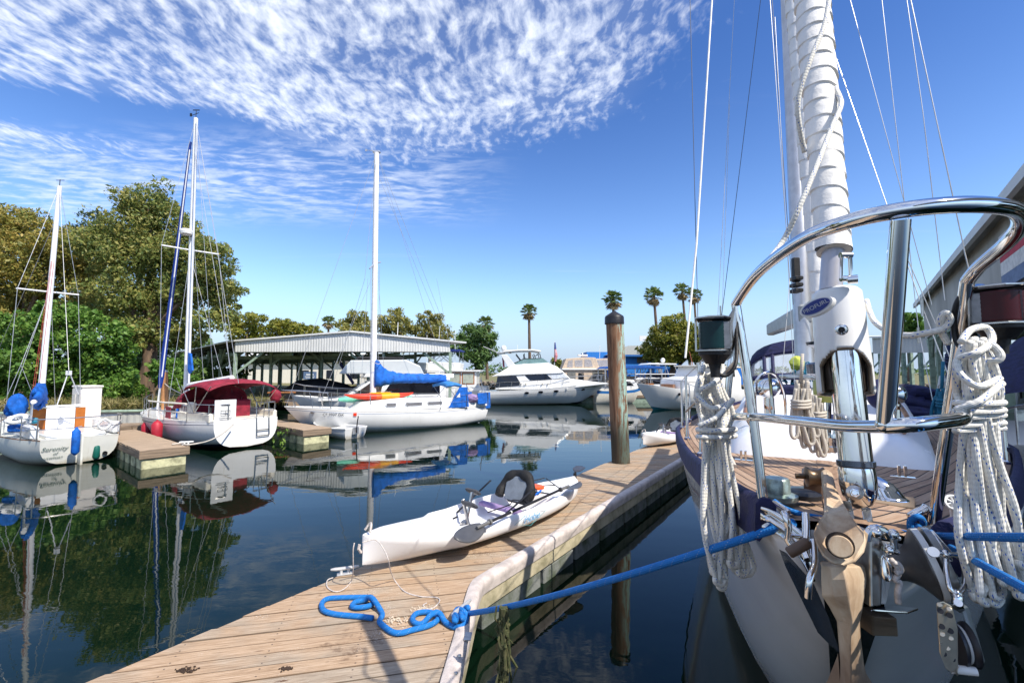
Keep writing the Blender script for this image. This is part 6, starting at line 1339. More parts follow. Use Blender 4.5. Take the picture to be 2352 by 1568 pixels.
# ------------------------------------------------------------------ white kayak with its seat
def kayak_at(P0, heading, label, full=True):
    t = thing('kayak', label, 'kayak', P0, heading); L = 4.35; n = 60; t.scale = (KX, 1, 1); MAT[t.name] = MAT[t.name] @ Matrix.Diagonal((KX, 1, 1, 1))
    def half(f): return .475 * max(.0, math.sin(math.pi * min(max(f, 0), 1) ** .90)) ** .62
    def keel(f): return .03 + .10 * max(0, (f - .78) / .22) ** 2.2 * 1.0 + .10 * max(0, (.12 - f) / .12) ** 2
    def gun(f): return .235 + .155 * max(0, (f - .7) / .3) ** 1.5 + .04 * max(0, (.2 - f) / .2)
    def crownz(f): return .27 + .16 * max(0, (f - .62) / .38) ** .9 - .04 * max(0, (f - .93) / .07) + .05 * max(0, (.25 - f) / .25)
    def well(f):   # depth of the cockpit and of the rear tank well
        a = max(0, min(1, (f - .29) / .04)) * max(0, min(1, (.73 - f) / .05)); b = max(0, min(1, (f - .10) / .04)) * max(0, min(1, (.26 - f) / .03)); return .16 * a + .08 * b
    rings = []
    for i in range(n + 1):
        f = i / n; w = max(half(f), .012); k, g, c, d = keel(f), gun(f), max(crownz(f), gun(f) + .004), well(f); ring = []
        for q in range(13):                                     # under side, port gunwale to starboard gunwale
            a = math.pi * q / 12; y = w * math.cos(a); s = math.sin(a); vee = max(0, (f - .72) / .28)
            z = g - (g - k) * (s ** (.55 + .9 * vee)); y *= (1 - .55 * vee * s); ring.append((L * f, y, z))
        wi = max(.02, w - .105) if d > 0 else w * .8
        for y, z in ((-w * .96, g + .025), (-wi * 1.12, g + (c - g) * .75 + .01), (-wi * .98, c - d * .55), (-wi * .75, c - d), (-wi * .3, c - d), (wi * .3, c - d), (wi * .75, c - d), (wi * .98, c - d * .55), (wi * 1.12, g + (c - g) * .75 + .01), (w * .96, g + .025)): ring.append((L * f, y, z if d > 0 else g + (c - g) * (1 - (abs(y) / w) ** 2.2) + .015))
        rings.append(ring)
    m = MB(); m.loft(rings, True, True); o = m.build('hull', mat('white polyethylene', (.79, .79, .80), .3, var=.03, scale=2) if full else M['gel'], t, smooth=True, angle=55)
    m = MB(); m.box((-.01, 0, .33), (.06, .03, .10), bev=.005); m.tube([(-.03, 0, .27), (-.02, 0, .39)], .014, 6); m.build('rudder_bracket', M['black'], t)
    m = MB(); m.loft([[(x, y * 1.0, .38 + z) for x, y, z in ((-.02, -.01, 0), (-.10, -.09, .03), (-.24, -.10, .05), (-.30, -.02, .05), (-.22, .08, .05), (-.08, .07, .02))], [(x, y, .395 + z) for x, y, z in ((-.02, -.01, 0), (-.10, -.09, .03), (-.24, -.10, .05), (-.30, -.02, .05), (-.22, .08, .05), (-.08, .07, .02))]], True, True); m.build('rudder', mat('slate grey blade', (.055, .065, .09), .45), t)
    # seat: grey pad inside a black padded arch, lilac cushion
    sx = 1.72
    arc = [Vector((sx - .17 * math.sin(a), .25 * math.cos(a), .35 + .22 * math.sin(a))) for a in [math.pi * (k / 14 * 1.16 - .08) for k in range(15)]]
    m = MB(); rr = [.05 + .026 * math.sin(math.pi * k / 14) + (.012 if k % 4 in (1, 2) else -.008) for k in range(15)]; m.tube(spline(arc, 3), [float(np.interp(k / 3, range(15), rr)) for k in range(43)], 12); m.build('seat_back', mat('black neoprene', (.012, .012, .013), .7, var=.3, bump=.4, bscale=30), t, smooth=True)
    m = MB(); m.box((sx - .08, 0, .34), (.07, .36, .26), rot=Matrix.Rotation(-.28, 3, 'Y'), bev=.03); m.build('lumbar_pad', M['black'], t)
    m = MB(); m.loft([[(sx + .035 + .03 * k - z * .20, y * (1 - .06 * abs(z - .5)), .27 + z * .31) for y, z in ((-.13, 0), (.13, 0), (.165, .25), (.19, .7), (.16, .95), (-.16, .95), (-.19, .7), (-.165, .25))] for k in (0, 1, 1.6)], True, True); bevel(m.build('back_pad', mat('grey pad', (.17, .20, .24), .8, var=.12, bump=.3), t, smooth=True, angle=80), .02)
    m = MB(); rings = []
    for k in range(13):
        q = k / 6 - 1; w_ = .075 - .02 * abs(q) - (.02 if abs(q) < .25 else 0); rings.append([(sx + .34 - .05 * (1 - abs(q)) + x * w_, q * .33, .215 + .02 * abs(q) + z * .022) for x, z in ((-1, -1), (1, -1), (1.1, 0), (.8, 1), (-.8, 1), (-1.1, 0))])
    m.loft(rings, True, True); m.build('seat_cushion', M['purple'], t, smooth=True, angle=60)
    m = MB()
    for s in (1, -1): m.box((sx + .47, s * .345, .345), (.83, .03, .006), rot=Matrix.Rotation(-s * .06, 3, 'Z') @ Matrix.Rotation(.33, 3, 'Y')); m.tube([(sx - .03, s * .27, .42), (sx - .45, s * .31, .32)], .010, 5)
    m.build('seat_strap', M['black'], t)
    # pedals of the drive
    for s in (1, -1):
        m = MB(); m.box((2.73 + s * .10, s * .07, .30), (.035, .03, .42), rot=Matrix.Rotation(s * .34, 3, 'Y'), bev=.006); ax = m.build('pedal_arm', M['steel_dull'], t); m = MB(); m.box((2.66 + s * .22, s * .16, .50 - (.05 if s > 0 else .03)), (.12, .20, .045), rot=Matrix.Rotation(-.5, 3, 'Y'), bev=.018); m.build('pedal_pad', mat('dark grey plastic', (.06, .06, .065), .5), ax)
    m = MB(); m.ball((2.78, 0, .18), (.07, .06, .05), 8, 6); m.box((2.8, 0, .15), (.22, .1, .04), bev=.01); m.build('drive_well', M['steel_dull'], t)
    m = MB(); m.box((2.42, .10, .141), (.30, .075, .006)); m.box((2.42, .21, .142), (.28, .035, .006)); m.build('sticker', M['yellow'], t)
    m = MB(); m.lathe([(.15, 0), (.15, .025), (.12, .032), (.02, .032)], (1.22, 0, .345), seg=20); m.build('hatch', M['orange'], t, smooth=True)
    m = MB()
    for a, b in (((1.45, .2, .36), (.95, -.2, .37)), ((1.45, -.2, .36), (.95, .2, .37)), ((1.0, .3, .35), (.7, -.12, .38)), ((.95, -.2, .37), (.7, -.15, .38))): m.tube([a, b], .008, 5)
    m.tube(spline([(2.62, .24, .33), (2.2, .26, .34), (2.05, .2, .36), (1.8, .18, .3)], 5), .007, 5); m.build('bungee', M['black'], t)
    m = MB(); m.tube([(1.72, .30, .36), (1.55, .31, .40)], .014, 6); m.tube([(1.58, .29, .36), (1.5, .3, .41)], .012, 6); m.build('clip', M['blue'], t)
    m = MB(); m.box((3.05, .08, crownz(.70) + .012), (.10, .025, .015), .2, bev=.004); m.build('deck_fitting', M['black'], t)
    m = MB(); m.tube(spline([(L - .05, .05, .43), (L - .08, .03, .49), (L - .1, -.02, .49), (L - .06, -.05, .43)], 4), .012, 6); m.tube([(L + .02, 0, .25), (L + .05, 0, .29), (L + .04, 0, .33)], .016, 6); m.build('bow_toggle', M['rope_white'], t, smooth=True)
    if full:
        side = lambda x, z: (x, -half(x / L) - .004, z)
        # maker's lettering inside a thin diamond on the starboard side
        Mx = MAT[t.name]; o3 = Mx @ Vector((2.02, .492, .20)); xd = Mx.to_3x3() @ Vector((-1, 0, 0)); xd = -xd if xd.x < 0 and False else xd
        xdir = Mx.to_3x3() @ Vector((-1, -.02, 0)); ydir = Mx.to_3x3() @ Vector((0, .18, 1)); yn = ydir - xdir * ydir.dot(xdir)
        text('lettering', 'Hobie', .13, M['logo_blue'], t, o3, xdir, yn, .25)
        m = MB(); cc = Vector((2.02, .490, .20)); P = [cc + Vector((.36, -.02, -.02)), cc + Vector((0, .015, .105)), cc + Vector((-.36, -.01, .02)), cc + Vector((0, -.022, -.10))]; m.tube(P, .0022, 4, closed=True); m.build('logo_outline', mat('teal print', (.05, .40, .45), .5), t)
    return t
kb = Z(822, 1322, TOPZ); ks = Z(1308, 1140, TOPZ); kd = Vector((kb.x - ks.x, kb.y - ks.y)).normalized(); ang = math.atan2(kd.y, kd.x)
KL = 4.35; KB = Vector((ks.x, ks.y, TOPZ + .004)) + Vector((-kd.y, kd.x, 0)) * .10; KX = (kb - ks).length / 4.33
kay = kayak_at(KB, ang, 'white sit-on-top kayak with black padded seat, across the near dock')
k2b = Z(1478, 1032, TOPZ)
kay2 = copy_tree(kay, Vector((k2b.x, k2b.y, TOPZ + .004)) - Vector((kd.x, kd.y, 0)) * 4.33 * KX, ang, 'white kayak farther along the dock, half hidden by the big yacht bow')
kay['group'] = kay2['group'] = 'white kayaks on the dock'
def paddle():
    a, b = Vector((2.95, .49, .325)), Vector((1.12, .42, .385)); Mx = MAT[kay.name]; A, Bq = Mx @ a, Mx @ b; d = (Bq - A); L = d.length; d.normalize()
    t = thing('paddle', 'black shafted kayak paddle lying along the near side of the white kayak', 'paddle', A); m = MB(); m.tube([(0, 0, 0), d * L], .016, 10); m.build('shaft', M['black'], t, smooth=True)
    sd = (Mx.to_3x3() @ Vector((0, 1, 0))); up = d.cross(sd); up = up if up.z > 0 else -up
    for o, s, tw in ((Vector((0, 0, 0)), -1, -.5), (d * L, 1, .15)):
        sdv = (sd * math.cos(tw) + up * math.sin(tw)).normalized(); nv = d.cross(sdv).normalized(); m = MB(); rings = []
        for k in range(13):
            f = k / 12; w = .105 * (math.sin(math.pi * min(1, f * .93 + .07)) ** .55) * (1 if f < .98 else .7); cnt = o + d * s * (.06 + .42 * f) + nv * .03 * math.sin(f * 3.1); rings.append([cnt + sdv * w * q + nv * (.012 * (1 - abs(q)) * (1.2 - f) + .018 * q * q) for q in (-1, -.75, -.4, -.08, 0, .08, .4, .75, 1)])
        m.loft(rings, False); ob = m.build('blade', mat('grey blade plastic', (.075, .078, .088), .42, var=.1), t, smooth=True, fix=False); so = ob.modifiers.new('t', 'SOLIDIFY'); so.thickness = .006
        m = MB(); m.tube([o - d * s * .03, o + d * s * .16], [.021, .017], 9); m.lathe([(.017, -.014), (.032, -.012), (.032, .012), (.017, .014)], o - d * s * .05, d, 14); m.build('drip_ring', mat('grey ferrule', (.16, .16, .16), .4), t, smooth=True)
    m = MB(); m.lathe([(.0185, -.008), (.0185, .008)], d * (L * .27), d, 12); m.build('tape_band', M['white'], t)
paddle()

def on_dock(pts, r, lift=0.0): return [Z(px, py, TOPZ + r + lift) for px, py in pts]
# blue line: a slack tail on the planks, a cleat hitch, then out to the yacht
cp = lambda cx, cy: (790.1 + .16406 * cx, 1212.8 + .16406 * cy)     # zoomed crop -> photo px
r = .021
tail = [cp(*p) for p in ((405, 1255), (250, 1235), (60, 1220), (-150, 1195), (-285, 1145), (-310, 1050), (-230, 985), (-60, 970), (150, 965), (340, 965), (415, 990), (405, 1045), (340, 1095), (190, 1115), (112, 1090), (160, 1030), (280, 1008), (360, 1030), (430, 1085), (520, 1160), (535, 1225), (497, 1300), (560, 1370), (680, 1450), (800, 1462), (960, 1420), (1180, 1360), (1300, 1290), (1310, 1225), (1230, 1180), (1120, 1170), (1010, 1195), (958, 1265), (1000, 1325), (1100, 1330), (1220, 1280), (1330, 1255), (1420, 1310), (1530, 1375), (1640, 1375))]
T = on_dock(tail, r)
for i in (12, 13): T[i].z += .004
for i in (17, 18, 35, 36): T[i].z += r * 1.9
hitch = [cp(*p) for p in ((1700, 1310), (1715, 1220), (1660, 1150), (1590, 1130), (1550, 1200), (1555, 1300), (1620, 1200), (1690, 1120), (1740, 1110), (1700, 1160), (1640, 1180), (1660, 1260), (1690, 1235))]
Hh = [Z(px, py, TOPZ + .035 + .02 * (i % 3)) for i, (px, py) in enumerate(hitch)]
end = D(1822, 1200, 1.20); st = Z(1078, 1408, TOPZ + .055)
out = sag(st, end, .03, 14)
SL = spline(T + Hh + [st], 5); rope('dock_line', [SL + out[1:]], [r] * len(SL) + [r + (.0115 - r) * (k / 14) for k in range(1, 15)], M['rope_dock'], label='thick blue dock line, slack loops on the planks then taut to the yacht bow', cat='mooring line', seg=12)
cleat('dock_cleat', 'grey dock cleat wrapped by the blue line at the bumper corner', Z(1060, 1412, TOPZ + .004), R(62), .27, mat('galvanised grey', (.52, .52, .52), .5, metal=.4))
cleat('dock_cleat', 'grey dock cleat with white wrapping beyond the kayak bow', Z(792, 1318, TOPZ + .004), R(200), .26, mat('galvanised grey', (.52, .52, .52), .5, metal=.4))
bw = [(812, 1248, .80), (812, 1262, .76), (811, 1300, .62)]
L1 = [Z(814, 1246, TOPZ + .43), Z(811, 1265, TOPZ + .36), Z(811, 1310, TOPZ + .16)] + on_dock([(806, 1335), (790, 1352), (770, 1358), (752, 1348), (752, 1332), (765, 1326)], .006)
L2 = [Z(832, 1245, TOPZ + .44), Z(862, 1239, TOPZ + .44), Z(880, 1258, TOPZ + .38), Z(892, 1285, TOPZ + .30)] + [Z(897, 1310, TOPZ + .15)] + on_dock([(908, 1334), (930, 1358), (965, 1369), (1000, 1371), (1010, 1378), (1000, 1392), (985, 1398), (972, 1390), (980, 1384)], .006)
rope('bow_line', [spline(L1, 6), spline(L2, 6)], .0055, M['rope_white'], label='thin pinkish white cord trailing from the kayak bow onto the planks', cat='line', seg=6)
def debris(px, py, n, s, label, col):
    c = Z(px, py, TOPZ); rnd = random.Random(px); m = MB()
    for k in range(n): m.ball((c.x + rnd.gauss(0, s), c.y + rnd.gauss(0, s * .5), TOPZ + .006), (rnd.uniform(.004, .011), rnd.uniform(.004, .009), rnd.uniform(.003, .007)), 5, 3)
    tag(m.build('debris', col), label, 'debris', kind='stuff')
dk = mat('dark crumbs', (.05, .03, .02), .9); lt = mat('pale crumbs', (.62, .52, .40), .9)
debris(425, 1540, 60, .03, 'dark dried droppings on the planks at lower left', dk); debris(660, 1536, 40, .022, 'dark crumbs on the planks below the blue loop', dk); debris(750, 1411, 14, .015, 'small dark crumbs left of the blue loop', dk)
debris(975, 1400, 90, .05, 'pale shell crumbs around the blue rope coil', lt); debris(905, 1425, 60, .05, 'pale crumbs scattered beside the blue rope bend', lt)
def hanging_weed():
    t = MB(); rnd = random.Random(6); c = D(1157, 1398, 2.85)
    for k in range(34):
        x = rnd.gauss(0, .012); y = rnd.gauss(0, .012); L = rnd.uniform(.2, .85); P = [(c.x + x + rnd.gauss(0, .004) * i, c.y + y + rnd.gauss(0, .004) * i, c.z + .01 - L * i / 6) for i in range(7)]; t.tube(P, [.006 + rnd.uniform(0, .006)] * 6 + [.002], 5)
    for k in range(380):
        f = rnd.random(); q = Vector((c.x + rnd.gauss(0, .015), c.y + rnd.gauss(0, .014), c.z - .85 * f)); t.ball(q, (rnd.uniform(.005, .016), rnd.uniform(.005, .012), rnd.uniform(.006, .02)), 5, 3)
    tag(t.build('seaweed', mat('olive weed', (.085, .08, .035), .9, var=.4, scale=30, col2=(.03, .045, .012))), 'stringy brown green weed hanging from the taut blue line', 'seaweed')
hanging_weed()
# ------------------------------------------------------------------ the big yacht in front, seen from its bow
B0 = Vector((.80, 1.10, 0)); AFT = Vector((.545, .8385, 0)).normalized(); PORT = Vector((AFT.y, -AFT.x, 0))
yt = thing('yacht', 'large white sailing yacht with teak deck and navy covers, bow in the foreground', 'sailing yacht', B0, math.atan2(AFT.y, AFT.x))
def Bf(u, v, z): return B0 + AFT * u + PORT * v + Vector((0, 0, z))       # u aft of the stem, v to port
US = [.08, .13, .35, 1, 2.22, 3.72, 5.26, 7, 8.5, 11, 13.2]
wS = lambda u: interp(u, US, [.06, .185, .27, .47, .845, 1.25, 1.63, 1.85, 1.95, 1.8, 1.35])
zS = lambda u: interp(u, US, [2.05, 2.035, 2.01, 1.93, 1.82, 1.73, 1.66, 1.60, 1.58, 1.62, 1.70])
zB = lambda u: interp(u, [-.05, .08, .5, 1, 1.8, 2.4, 3, 5, 8, 12, 13.2], [2.0, 1.85, 1.52, 1.14, .5, .02, -.2, -.45, -.5, -.2, .25])
eS = lambda u: interp(u, [0, 1, 2.8, 4, 6, 9, 13.2], [.62, .55, .40, .28, .16, .14, .3])
ul = [.08, .1, .13, .2, .35, .6, 1, 1.5, 2, 2.5, 3, 3.7, 4.5, 5.3, 6.2, 7, 8.5, 10, 11.5, 13.2]
LV = [1, .93, .86, .845, .7, .55, .4, .28, .2, .12, .06, .02, 0]
def ysec(u, l): zb, zs = zB(u), zS(u) - .055; return (wS(u) * max(0.0, l) ** eS(u) + .012, zb + (zs - zb) * l)
m = MB()
for s in (1, -1):
    rings = [[Bf(u, s * ysec(u, l)[0], ysec(u, l)[1]) for l in LV] for u in ul]
    for i in range(len(rings) - 1):
        for j in range(len(LV) - 1): m.add([rings[i][j], rings[i + 1][j], rings[i + 1][j + 1], rings[i][j + 1]], [(0, 1, 2, 3)], 1 if j == 2 else 0)
L_ = [Bf(13.2, ysec(13.2, l)[0], ysec(13.2, l)[1]) for l in LV] + [Bf(13.2, -ysec(13.2, l)[0], ysec(13.2, l)[1]) for l in LV[::-1]]; m.add(L_, [tuple(range(len(L_)))])
f_ = [Bf(.08, ysec(.08, l)[0], ysec(.08, l)[1]) for l in LV] + [Bf(.08, -ysec(.08, l)[0], ysec(.08, l)[1]) for l in LV[::-1]]; m.add(f_, [tuple(range(len(f_)))])
m.build('hull', [mat('white yacht gelcoat', (.86, .86, .86), .16, var=.05, scale=1.6, coat=.5), mat('navy cove line', (.015, .02, .07), .4)], yt, world=True, smooth=True, angle=40)

# teak deck: planks follow the rail and meet a straight king plank
def teak():
    m = bpy.data.materials.new('teak deck'); m.use_nodes = True; t = NT(m.node_tree); p = m.node_tree.nodes['Principled BSDF']
    uv = t.n('ShaderNodeUVMap').outputs[0]; sp = t.n('ShaderNodeSeparateXYZ', inp={0: uv}).outputs
    w = .052; k = t.m('DIVIDE', sp[1], w); fr = t.m('FRACT', k); idn = t.m('FLOOR', k)
    seam = t.m('MAXIMUM', t.m('LESS_THAN', fr, .13), t.m('GREATER_THAN', t.m('ABSOLUTE', t.m('SUBTRACT', sp[0], 0.0)), 9e3))
    wn = t.n('ShaderNodeTexWhiteNoise', noise_dimensions='1D', inp={'W': idn}).outputs[0]
    v2 = t.n('ShaderNodeCombineXYZ', inp={0: t.m('ADD', sp[0], t.m('MULTIPLY', wn, 50.0)), 1: t.m('MULTIPLY', sp[1], 22.0), 2: wn}).outputs[0]
    g = t.noise(v2, 3.5, 5, .65, .6); col = t.ramp(t.m('ADD', t.m('MULTIPLY', g, .8), t.m('MULTIPLY', wn, .25)), [(.30, (.20, .12, .075)), (.55, (.36, .235, .155)), (.8, (.48, .36, .26))])
    col = t.mix(seam, col, (.018, .014, .012)); t.put(p.inputs['Base Color'], col); p.inputs['Roughness'].default_value = .75; p.inputs['Specular IOR Level'].default_value = .3
    b = t.n('ShaderNodeBump', inp={'Strength': .5, 'Distance': .004, 'Height': t.m('SUBTRACT', g, t.m('MULTIPLY', seam, 1.5))}); t.put(p.inputs['Normal'], b.outputs[0]); return m
TK = teak(); vs, fs, uvs = [], [], []
du = [k * .08 for k in range(1, 60)] + [4.8 + .3 * k for k in range(29)]
for s in (1, -1):
    o = len(vs)
    for u in du:
        for q in range(9):
            f = q / 8; w = max(.02, wS(u) - .035); v = .045 + (w - .045) * f if w > .06 else w * f; vs.append(Bf(u, s * v, zS(u) + .02 * (1 - (v / max(w, .1)) ** 2) - .045)); uvs.append((u, (w - v) if s > 0 else (w - v) + .01))
    for i in range(len(du) - 1):
        for q in range(8): a = o + i * 9 + q; fs.append((a, a + 9, a + 10, a + 1) if s > 0 else (a, a + 1, a + 10, a + 9))
o = len(vs)
for u in du:
    for q in (-1, 1): vs.append(Bf(u, q * .046, zS(u) - .022)); uvs.append((u, .052 * 40 + .0265 + q * .0185))
for i in range(len(du) - 1): a = o + i * 2; fs.append((a, a + 2, a + 3, a + 1))
mb = MB(); mb.v = [tuple(v) for v in vs]; mb.f = fs; mb.mi = [0] * len(fs); ob = mb.build('deck', TK, yt, world=True, fix=False)
l = ob.data.uv_layers.new(name='UVMap'); li = np.array([q.vertex_index for q in ob.data.loops]); l.data.foreach_set('uv', np.array(uvs, dtype=np.float32)[li].ravel())
# toe rail under navy covers
for s in (-1, 1):
    m = MB(); rings = []
    for u in [.13, .2, .35, .6, 1, 1.5, 2, 2.6, 3.2, 4, 5, 6, 7, 8.5, 10, 12, 13.1]:
        w, z = wS(u), zS(u); rings.append([Bf(u, s * (w + a), z + b) for a, b in ((-.026, -.06), (-.024, -.005), (-.012, .012), (.010, .012), (.026, -.005), (.032, -.105), (.02, -.11), (0, -.08))])
    m.loft(rings, True, True); m.build('rail_cover', M['navy'], yt, world=True, smooth=True, angle=50)
    m = MB(); m.tube([Bf(u, s * (wS(u) + .012), zS(u) - .17) for u in [.3, .6, 1, 1.5, 2, 2.6, 3.2, 4, 5, 6, 7, 8.5, 10, 13]], .012, 6)
    if s > 0: m.build('rub_strake', M['gel'], yt, world=True, smooth=True)

# coach roof, hatches, cockpit coaming, sprayhood
def ring_w(u, w, z, r=.12, n=5):   # rounded outline across the boat at height z
    return [Bf(u, v, z) for v in (-w, w)]
m = MB(); rings = []
for z, u0, w0, u1, w1 in ((1.70, 2.62, .66, 8.2, 1.15), (1.86, 2.70, .62, 8.2, 1.10), (1.925, 2.84, .54, 8.2, 1.02), (1.945, 3.05, .44, 8.2, .95)):
    ring = []; cr = .22
    for k in range(5): a = math.pi * k / 8; ring.append(Bf(u0 + cr * (1 - math.sin(a)), -w0 + cr * (1 - math.cos(a)) , z))
    for k in range(4, -1, -1): a = math.pi * k / 8; ring.append(Bf(u0 + cr * (1 - math.sin(a)), w0 - cr * (1 - math.cos(a)), z))
    ring += [Bf(5.2, (w0 + w1) / 2 + .08, z), Bf(u1, w1, z), Bf(u1, -w1, z), Bf(5.2, -(w0 + w1) / 2 - .08, z)]
    rings.append(ring)
m.loft(rings, True, True); m.build('coach_roof', mat('white deck moulding', (.80, .80, .82), .25, var=.03), yt, world=True, smooth=True, angle=50)
m = MB(); rings = []
for z, u0, w0 in ((1.93, 4.1, .78), (2.12, 4.5, .74), (2.17, 4.8, .62)): rings.append([Bf(u0 + .25, -w0, z), Bf(u0, -w0 * .6, z), Bf(u0, w0 * .6, z), Bf(u0 + .25, w0, z), Bf(9, w0 * 1.25, z + .12), Bf(9, -w0 * 1.25, z + .12)])
m.loft(rings, True, True); bevel(m.build('upper_coach_roof', mat('white deck moulding', (.80, .80, .82), .25, var=.03), yt, world=True), .06, 3)
def plate(name, P, z, th, mtl, bv=.01):
    m = MB(); m.prism([Bf(u, v, z) for u, v in P], (0, 0, th)); o = m.build(name, mtl, yt, world=True); bevel(o, bv); return o
plate('hatch_cover', [(3.35, -.22), (3.35, .28), (3.95, .30), (3.95, -.24)], 1.94, .07, M['navy'], .02)
plate('hatch_cover', [(4.75, -.62), (4.65, -.05), (5.6, -.05), (5.7, -.72)], 2.16, .09, M['navy'], .03)
plate('hatch_cover', [(4.9, .25), (4.9, .72), (5.6, .75), (5.6, .25)], 2.16, .09, M['navy'], .03)
for s in (-1, 1):
    m = MB(); m.tube(spline([Bf(3.2, s * .52, 1.95), Bf(3.6, s * .60, 2.03), Bf(5.4, s * .74, 2.10), Bf(5.9, s * .78, 2.02)], 5), .018, 7); m.build('grab_rail', M['wood'], yt, world=True, smooth=True)
# sprayhood: navy canvas over clear panels
c0 = Bf(8.2, 0, 0); m = MB(); rings = []
for u, w, z0, zt in ((8.0, .86, 2.18, 2.36), (8.5, .92, 2.2, 2.80), (8.9, .94, 2.2, 3.02), (9.6, .92, 2.25, 3.05)):
    rings.append([Bf(u, w * math.cos(math.pi * k / 16) - .12, z0 + (zt - z0) * math.sin(math.pi * k / 16) ** .45) for k in range(17)])
m.loft(rings[1:], False); o = m.build('sprayhood', M['navy'], yt, world=True, smooth=True, angle=70, fix=False); s_ = o.modifiers.new('c', 'SOLIDIFY'); s_.thickness = .02
m = MB(); m.loft(rings[:2], False); m.build('sprayhood_window', M['clear'], yt, world=True, smooth=True, fix=False)
m = MB()
for k in (0, 4, 5, 8, 11, 12, 16): m.tube([rings[0][k], rings[1][k]], .035, 6)
m.tube(rings[0], .045, 6); m.tube(rings[1], .05, 6); m.build('sprayhood_binding', M['navy'], yt, world=True)
# mast, boom, stays
mb0, mb1 = Yd(1856, 1010, 6.0), Yd(1812, 0, 6.9); mt = mb0.lerp(mb1, 2.2)
m = MB(); ax = (mt - mb0).normalized(); m.tube([mb0 - ax * .6, mt], .115, 16); m.build('mast', M['silver'], yt, world=True, smooth=True)
m = MB()
for py in (640, 655, 668): q = Yd(1829, py, 5.78); m.box(q, (.10, .14, .05), bev=.01)
m.box(Yd(1828, 620, 5.8), (.08, .06, .32), bev=.01); m.build('mast_cleat', M['black'], yt, world=True)
a, b = Yd(1850, 720, 6.1), Yd(1770, 757, 10.2); d = (b - a); m = MB(); rot = d.to_track_quat('X', 'Z').to_matrix(); m.box((a + b) / 2, (d.length, .16, .26), rot=rot, bev=.03); m.build('boom', mat('grey boom', (.34, .36, .37), .4, var=.1), yt, world=True)
m = MB(); q = Yd(1832, 727, 7.2); m.lathe([(.11, -.12), (.13, -.10), (.13, -.06), (.06, -.04), (.06, .04), (.13, .06), (.13, .10), (.11, .12)], q, d, 14); m.build('boom_winch', M['steel'], yt, world=True, smooth=True)
W_ = lambda p, y: Yd(p[0], p[1], y)
def wire(p0, y0, p1, y1, r=.005, mtl='wire'): return (W_(p0, y0), W_(p1, y1), r, mtl)
wl = [wire((1584, -40), 4.2, (1604, 775), 4.2, .0045, 'wire_dark'), wire((1689, -40), 7.6, (1648, 740), 7.4, .006), wire((1752, -40), 7.2, (1657, 730), 7.2, .007, 'wire_dark'), wire((1676, 240), 7.4, (1655, 820), 7.4, .005),
      wire((1766, -40), 5.6, (1814, 640), 5.5, .006), wire((1772, -20), 5.5, (1822, 700), 5.5, .006, 'wire_dark'), wire((1814, 640), 5.5, (1795, 880), 5.2, .005), wire((1780, 40), 5.5, (1830, 980), 5.3, .005),
      wire((1905, 90), 5.6, (2118, 705), 4.6, .006), wire((2118, 705), 4.6, (2205, 930), 4.4, .007), wire((1942, -40), 5.6, (2140, 700), 5.3, .006), wire((2021, -40), 5.4, (2110, 760), 5.2, .006), wire((2110, 760), 5.2, (2150, 960), 5, .006),
      wire((2077, -40), 5.0, (2120, 260), 4.9, .006), wire((2120, 260), 4.9, (2170, 690), 4.8, .006), wire((2083, -40), 5.0, (2216, 580), 4.8, .008), wire((2087, 600), 4.6, (2190, 840), 4.4, .006), wire((2216, 580), 4.8, (2245, 700), 4.7, .008)]
for mk in ('wire', 'wire_dark'):
    m = MB()
    for a, b, r_, k in wl:
        if k == mk: m.tube([a, b], r_ * .72, 6)
    m.build('standing_rigging', M[mk], yt, world=True)
m = MB(); m.tube([W_((1638, -40), 3.0), W_((1600, 560), 2.6), W_((1574, 822), 2.4)], .0058, 7); m.build('white_halyard', M['white'], yt, world=True, smooth=True)
m = MB()
for px, py, y in ((2118, 705, 4.6), (2110, 770, 5.2), (2205, 925, 4.4), (1655, 715, 7.3)): q = Yd(px, py, y); m.tube([q + Vector((0, 0, .09)), q - Vector((0, 0, .09))], .014, 7)
m.build('turnbuckle', M['steel_dull'], yt, world=True)

# furled sails
def furled(name, a, b, r0, r1, pitch, seed, hand=-1):
    """a rolled sail: one cloth edge winds up it as a helix, each turn lipping over the one below"""
    a, b = Vector(a), Vector(b); ax = (b - a); L = ax.length; ax.normalize(); p = ax.orthogonal().normalized(); q = ax.cross(p) * hand; SG, NA = 16, 36; turns = int(L / pitch); rnd = random.Random(seed); wob = [rnd.uniform(-1, 1) for _ in range(turns + 4)]; rows = []
    for k in range(turns * SG + 1):
        fr = (k % SG) / SG; t_ = k // SG; row = []
        for j in range(NA + 1):
            th = 2 * math.pi * j / NA; s = min(max((k / SG + j / NA - .5) * pitch, 0), L); w = wob[t_] * (1 - j / NA) + wob[t_ + 1] * j / NA
            rr = (r0 + (r1 - r0) * s / L) * (1.045 - .085 * fr + .025 * w + .020 * math.sin(3 * th + w * 4) + .014 * math.sin(5 * th + fr * 3 + w * 3) + .008 * math.sin(11 * th + fr * 7)); row.append(a + ax * s + (p * math.cos(th) + q * math.sin(th)) * rr)
        rows.append(row)
    m = MB(); m.loft(rows, False); m.lathe([(r0 * .98, 0), (r0 * .9, .004), (.01, .005)], a, ax, 20); return m
SC = mat('white sail cloth', (.86, .84, .81), .8, var=.04, scale=7, bump=.25, bscale=18, spec=.2)
ga, gb = Yd(1915, 578, 1.38), Yd(1859, -70, 1.72)
furled('g', ga, gb, .0465, .060, .072, 3).build('furled_genoa', SC, yt, world=True, smooth=True, angle=30)
sa, sb = Yd(1902, 850, 3.0), Yd(1822, -60, 3.95); furled('s', sa.lerp(sb, .10), sb, .062, .085, .16, 5).build('furled_staysail', SC, yt, world=True, smooth=True, angle=30)
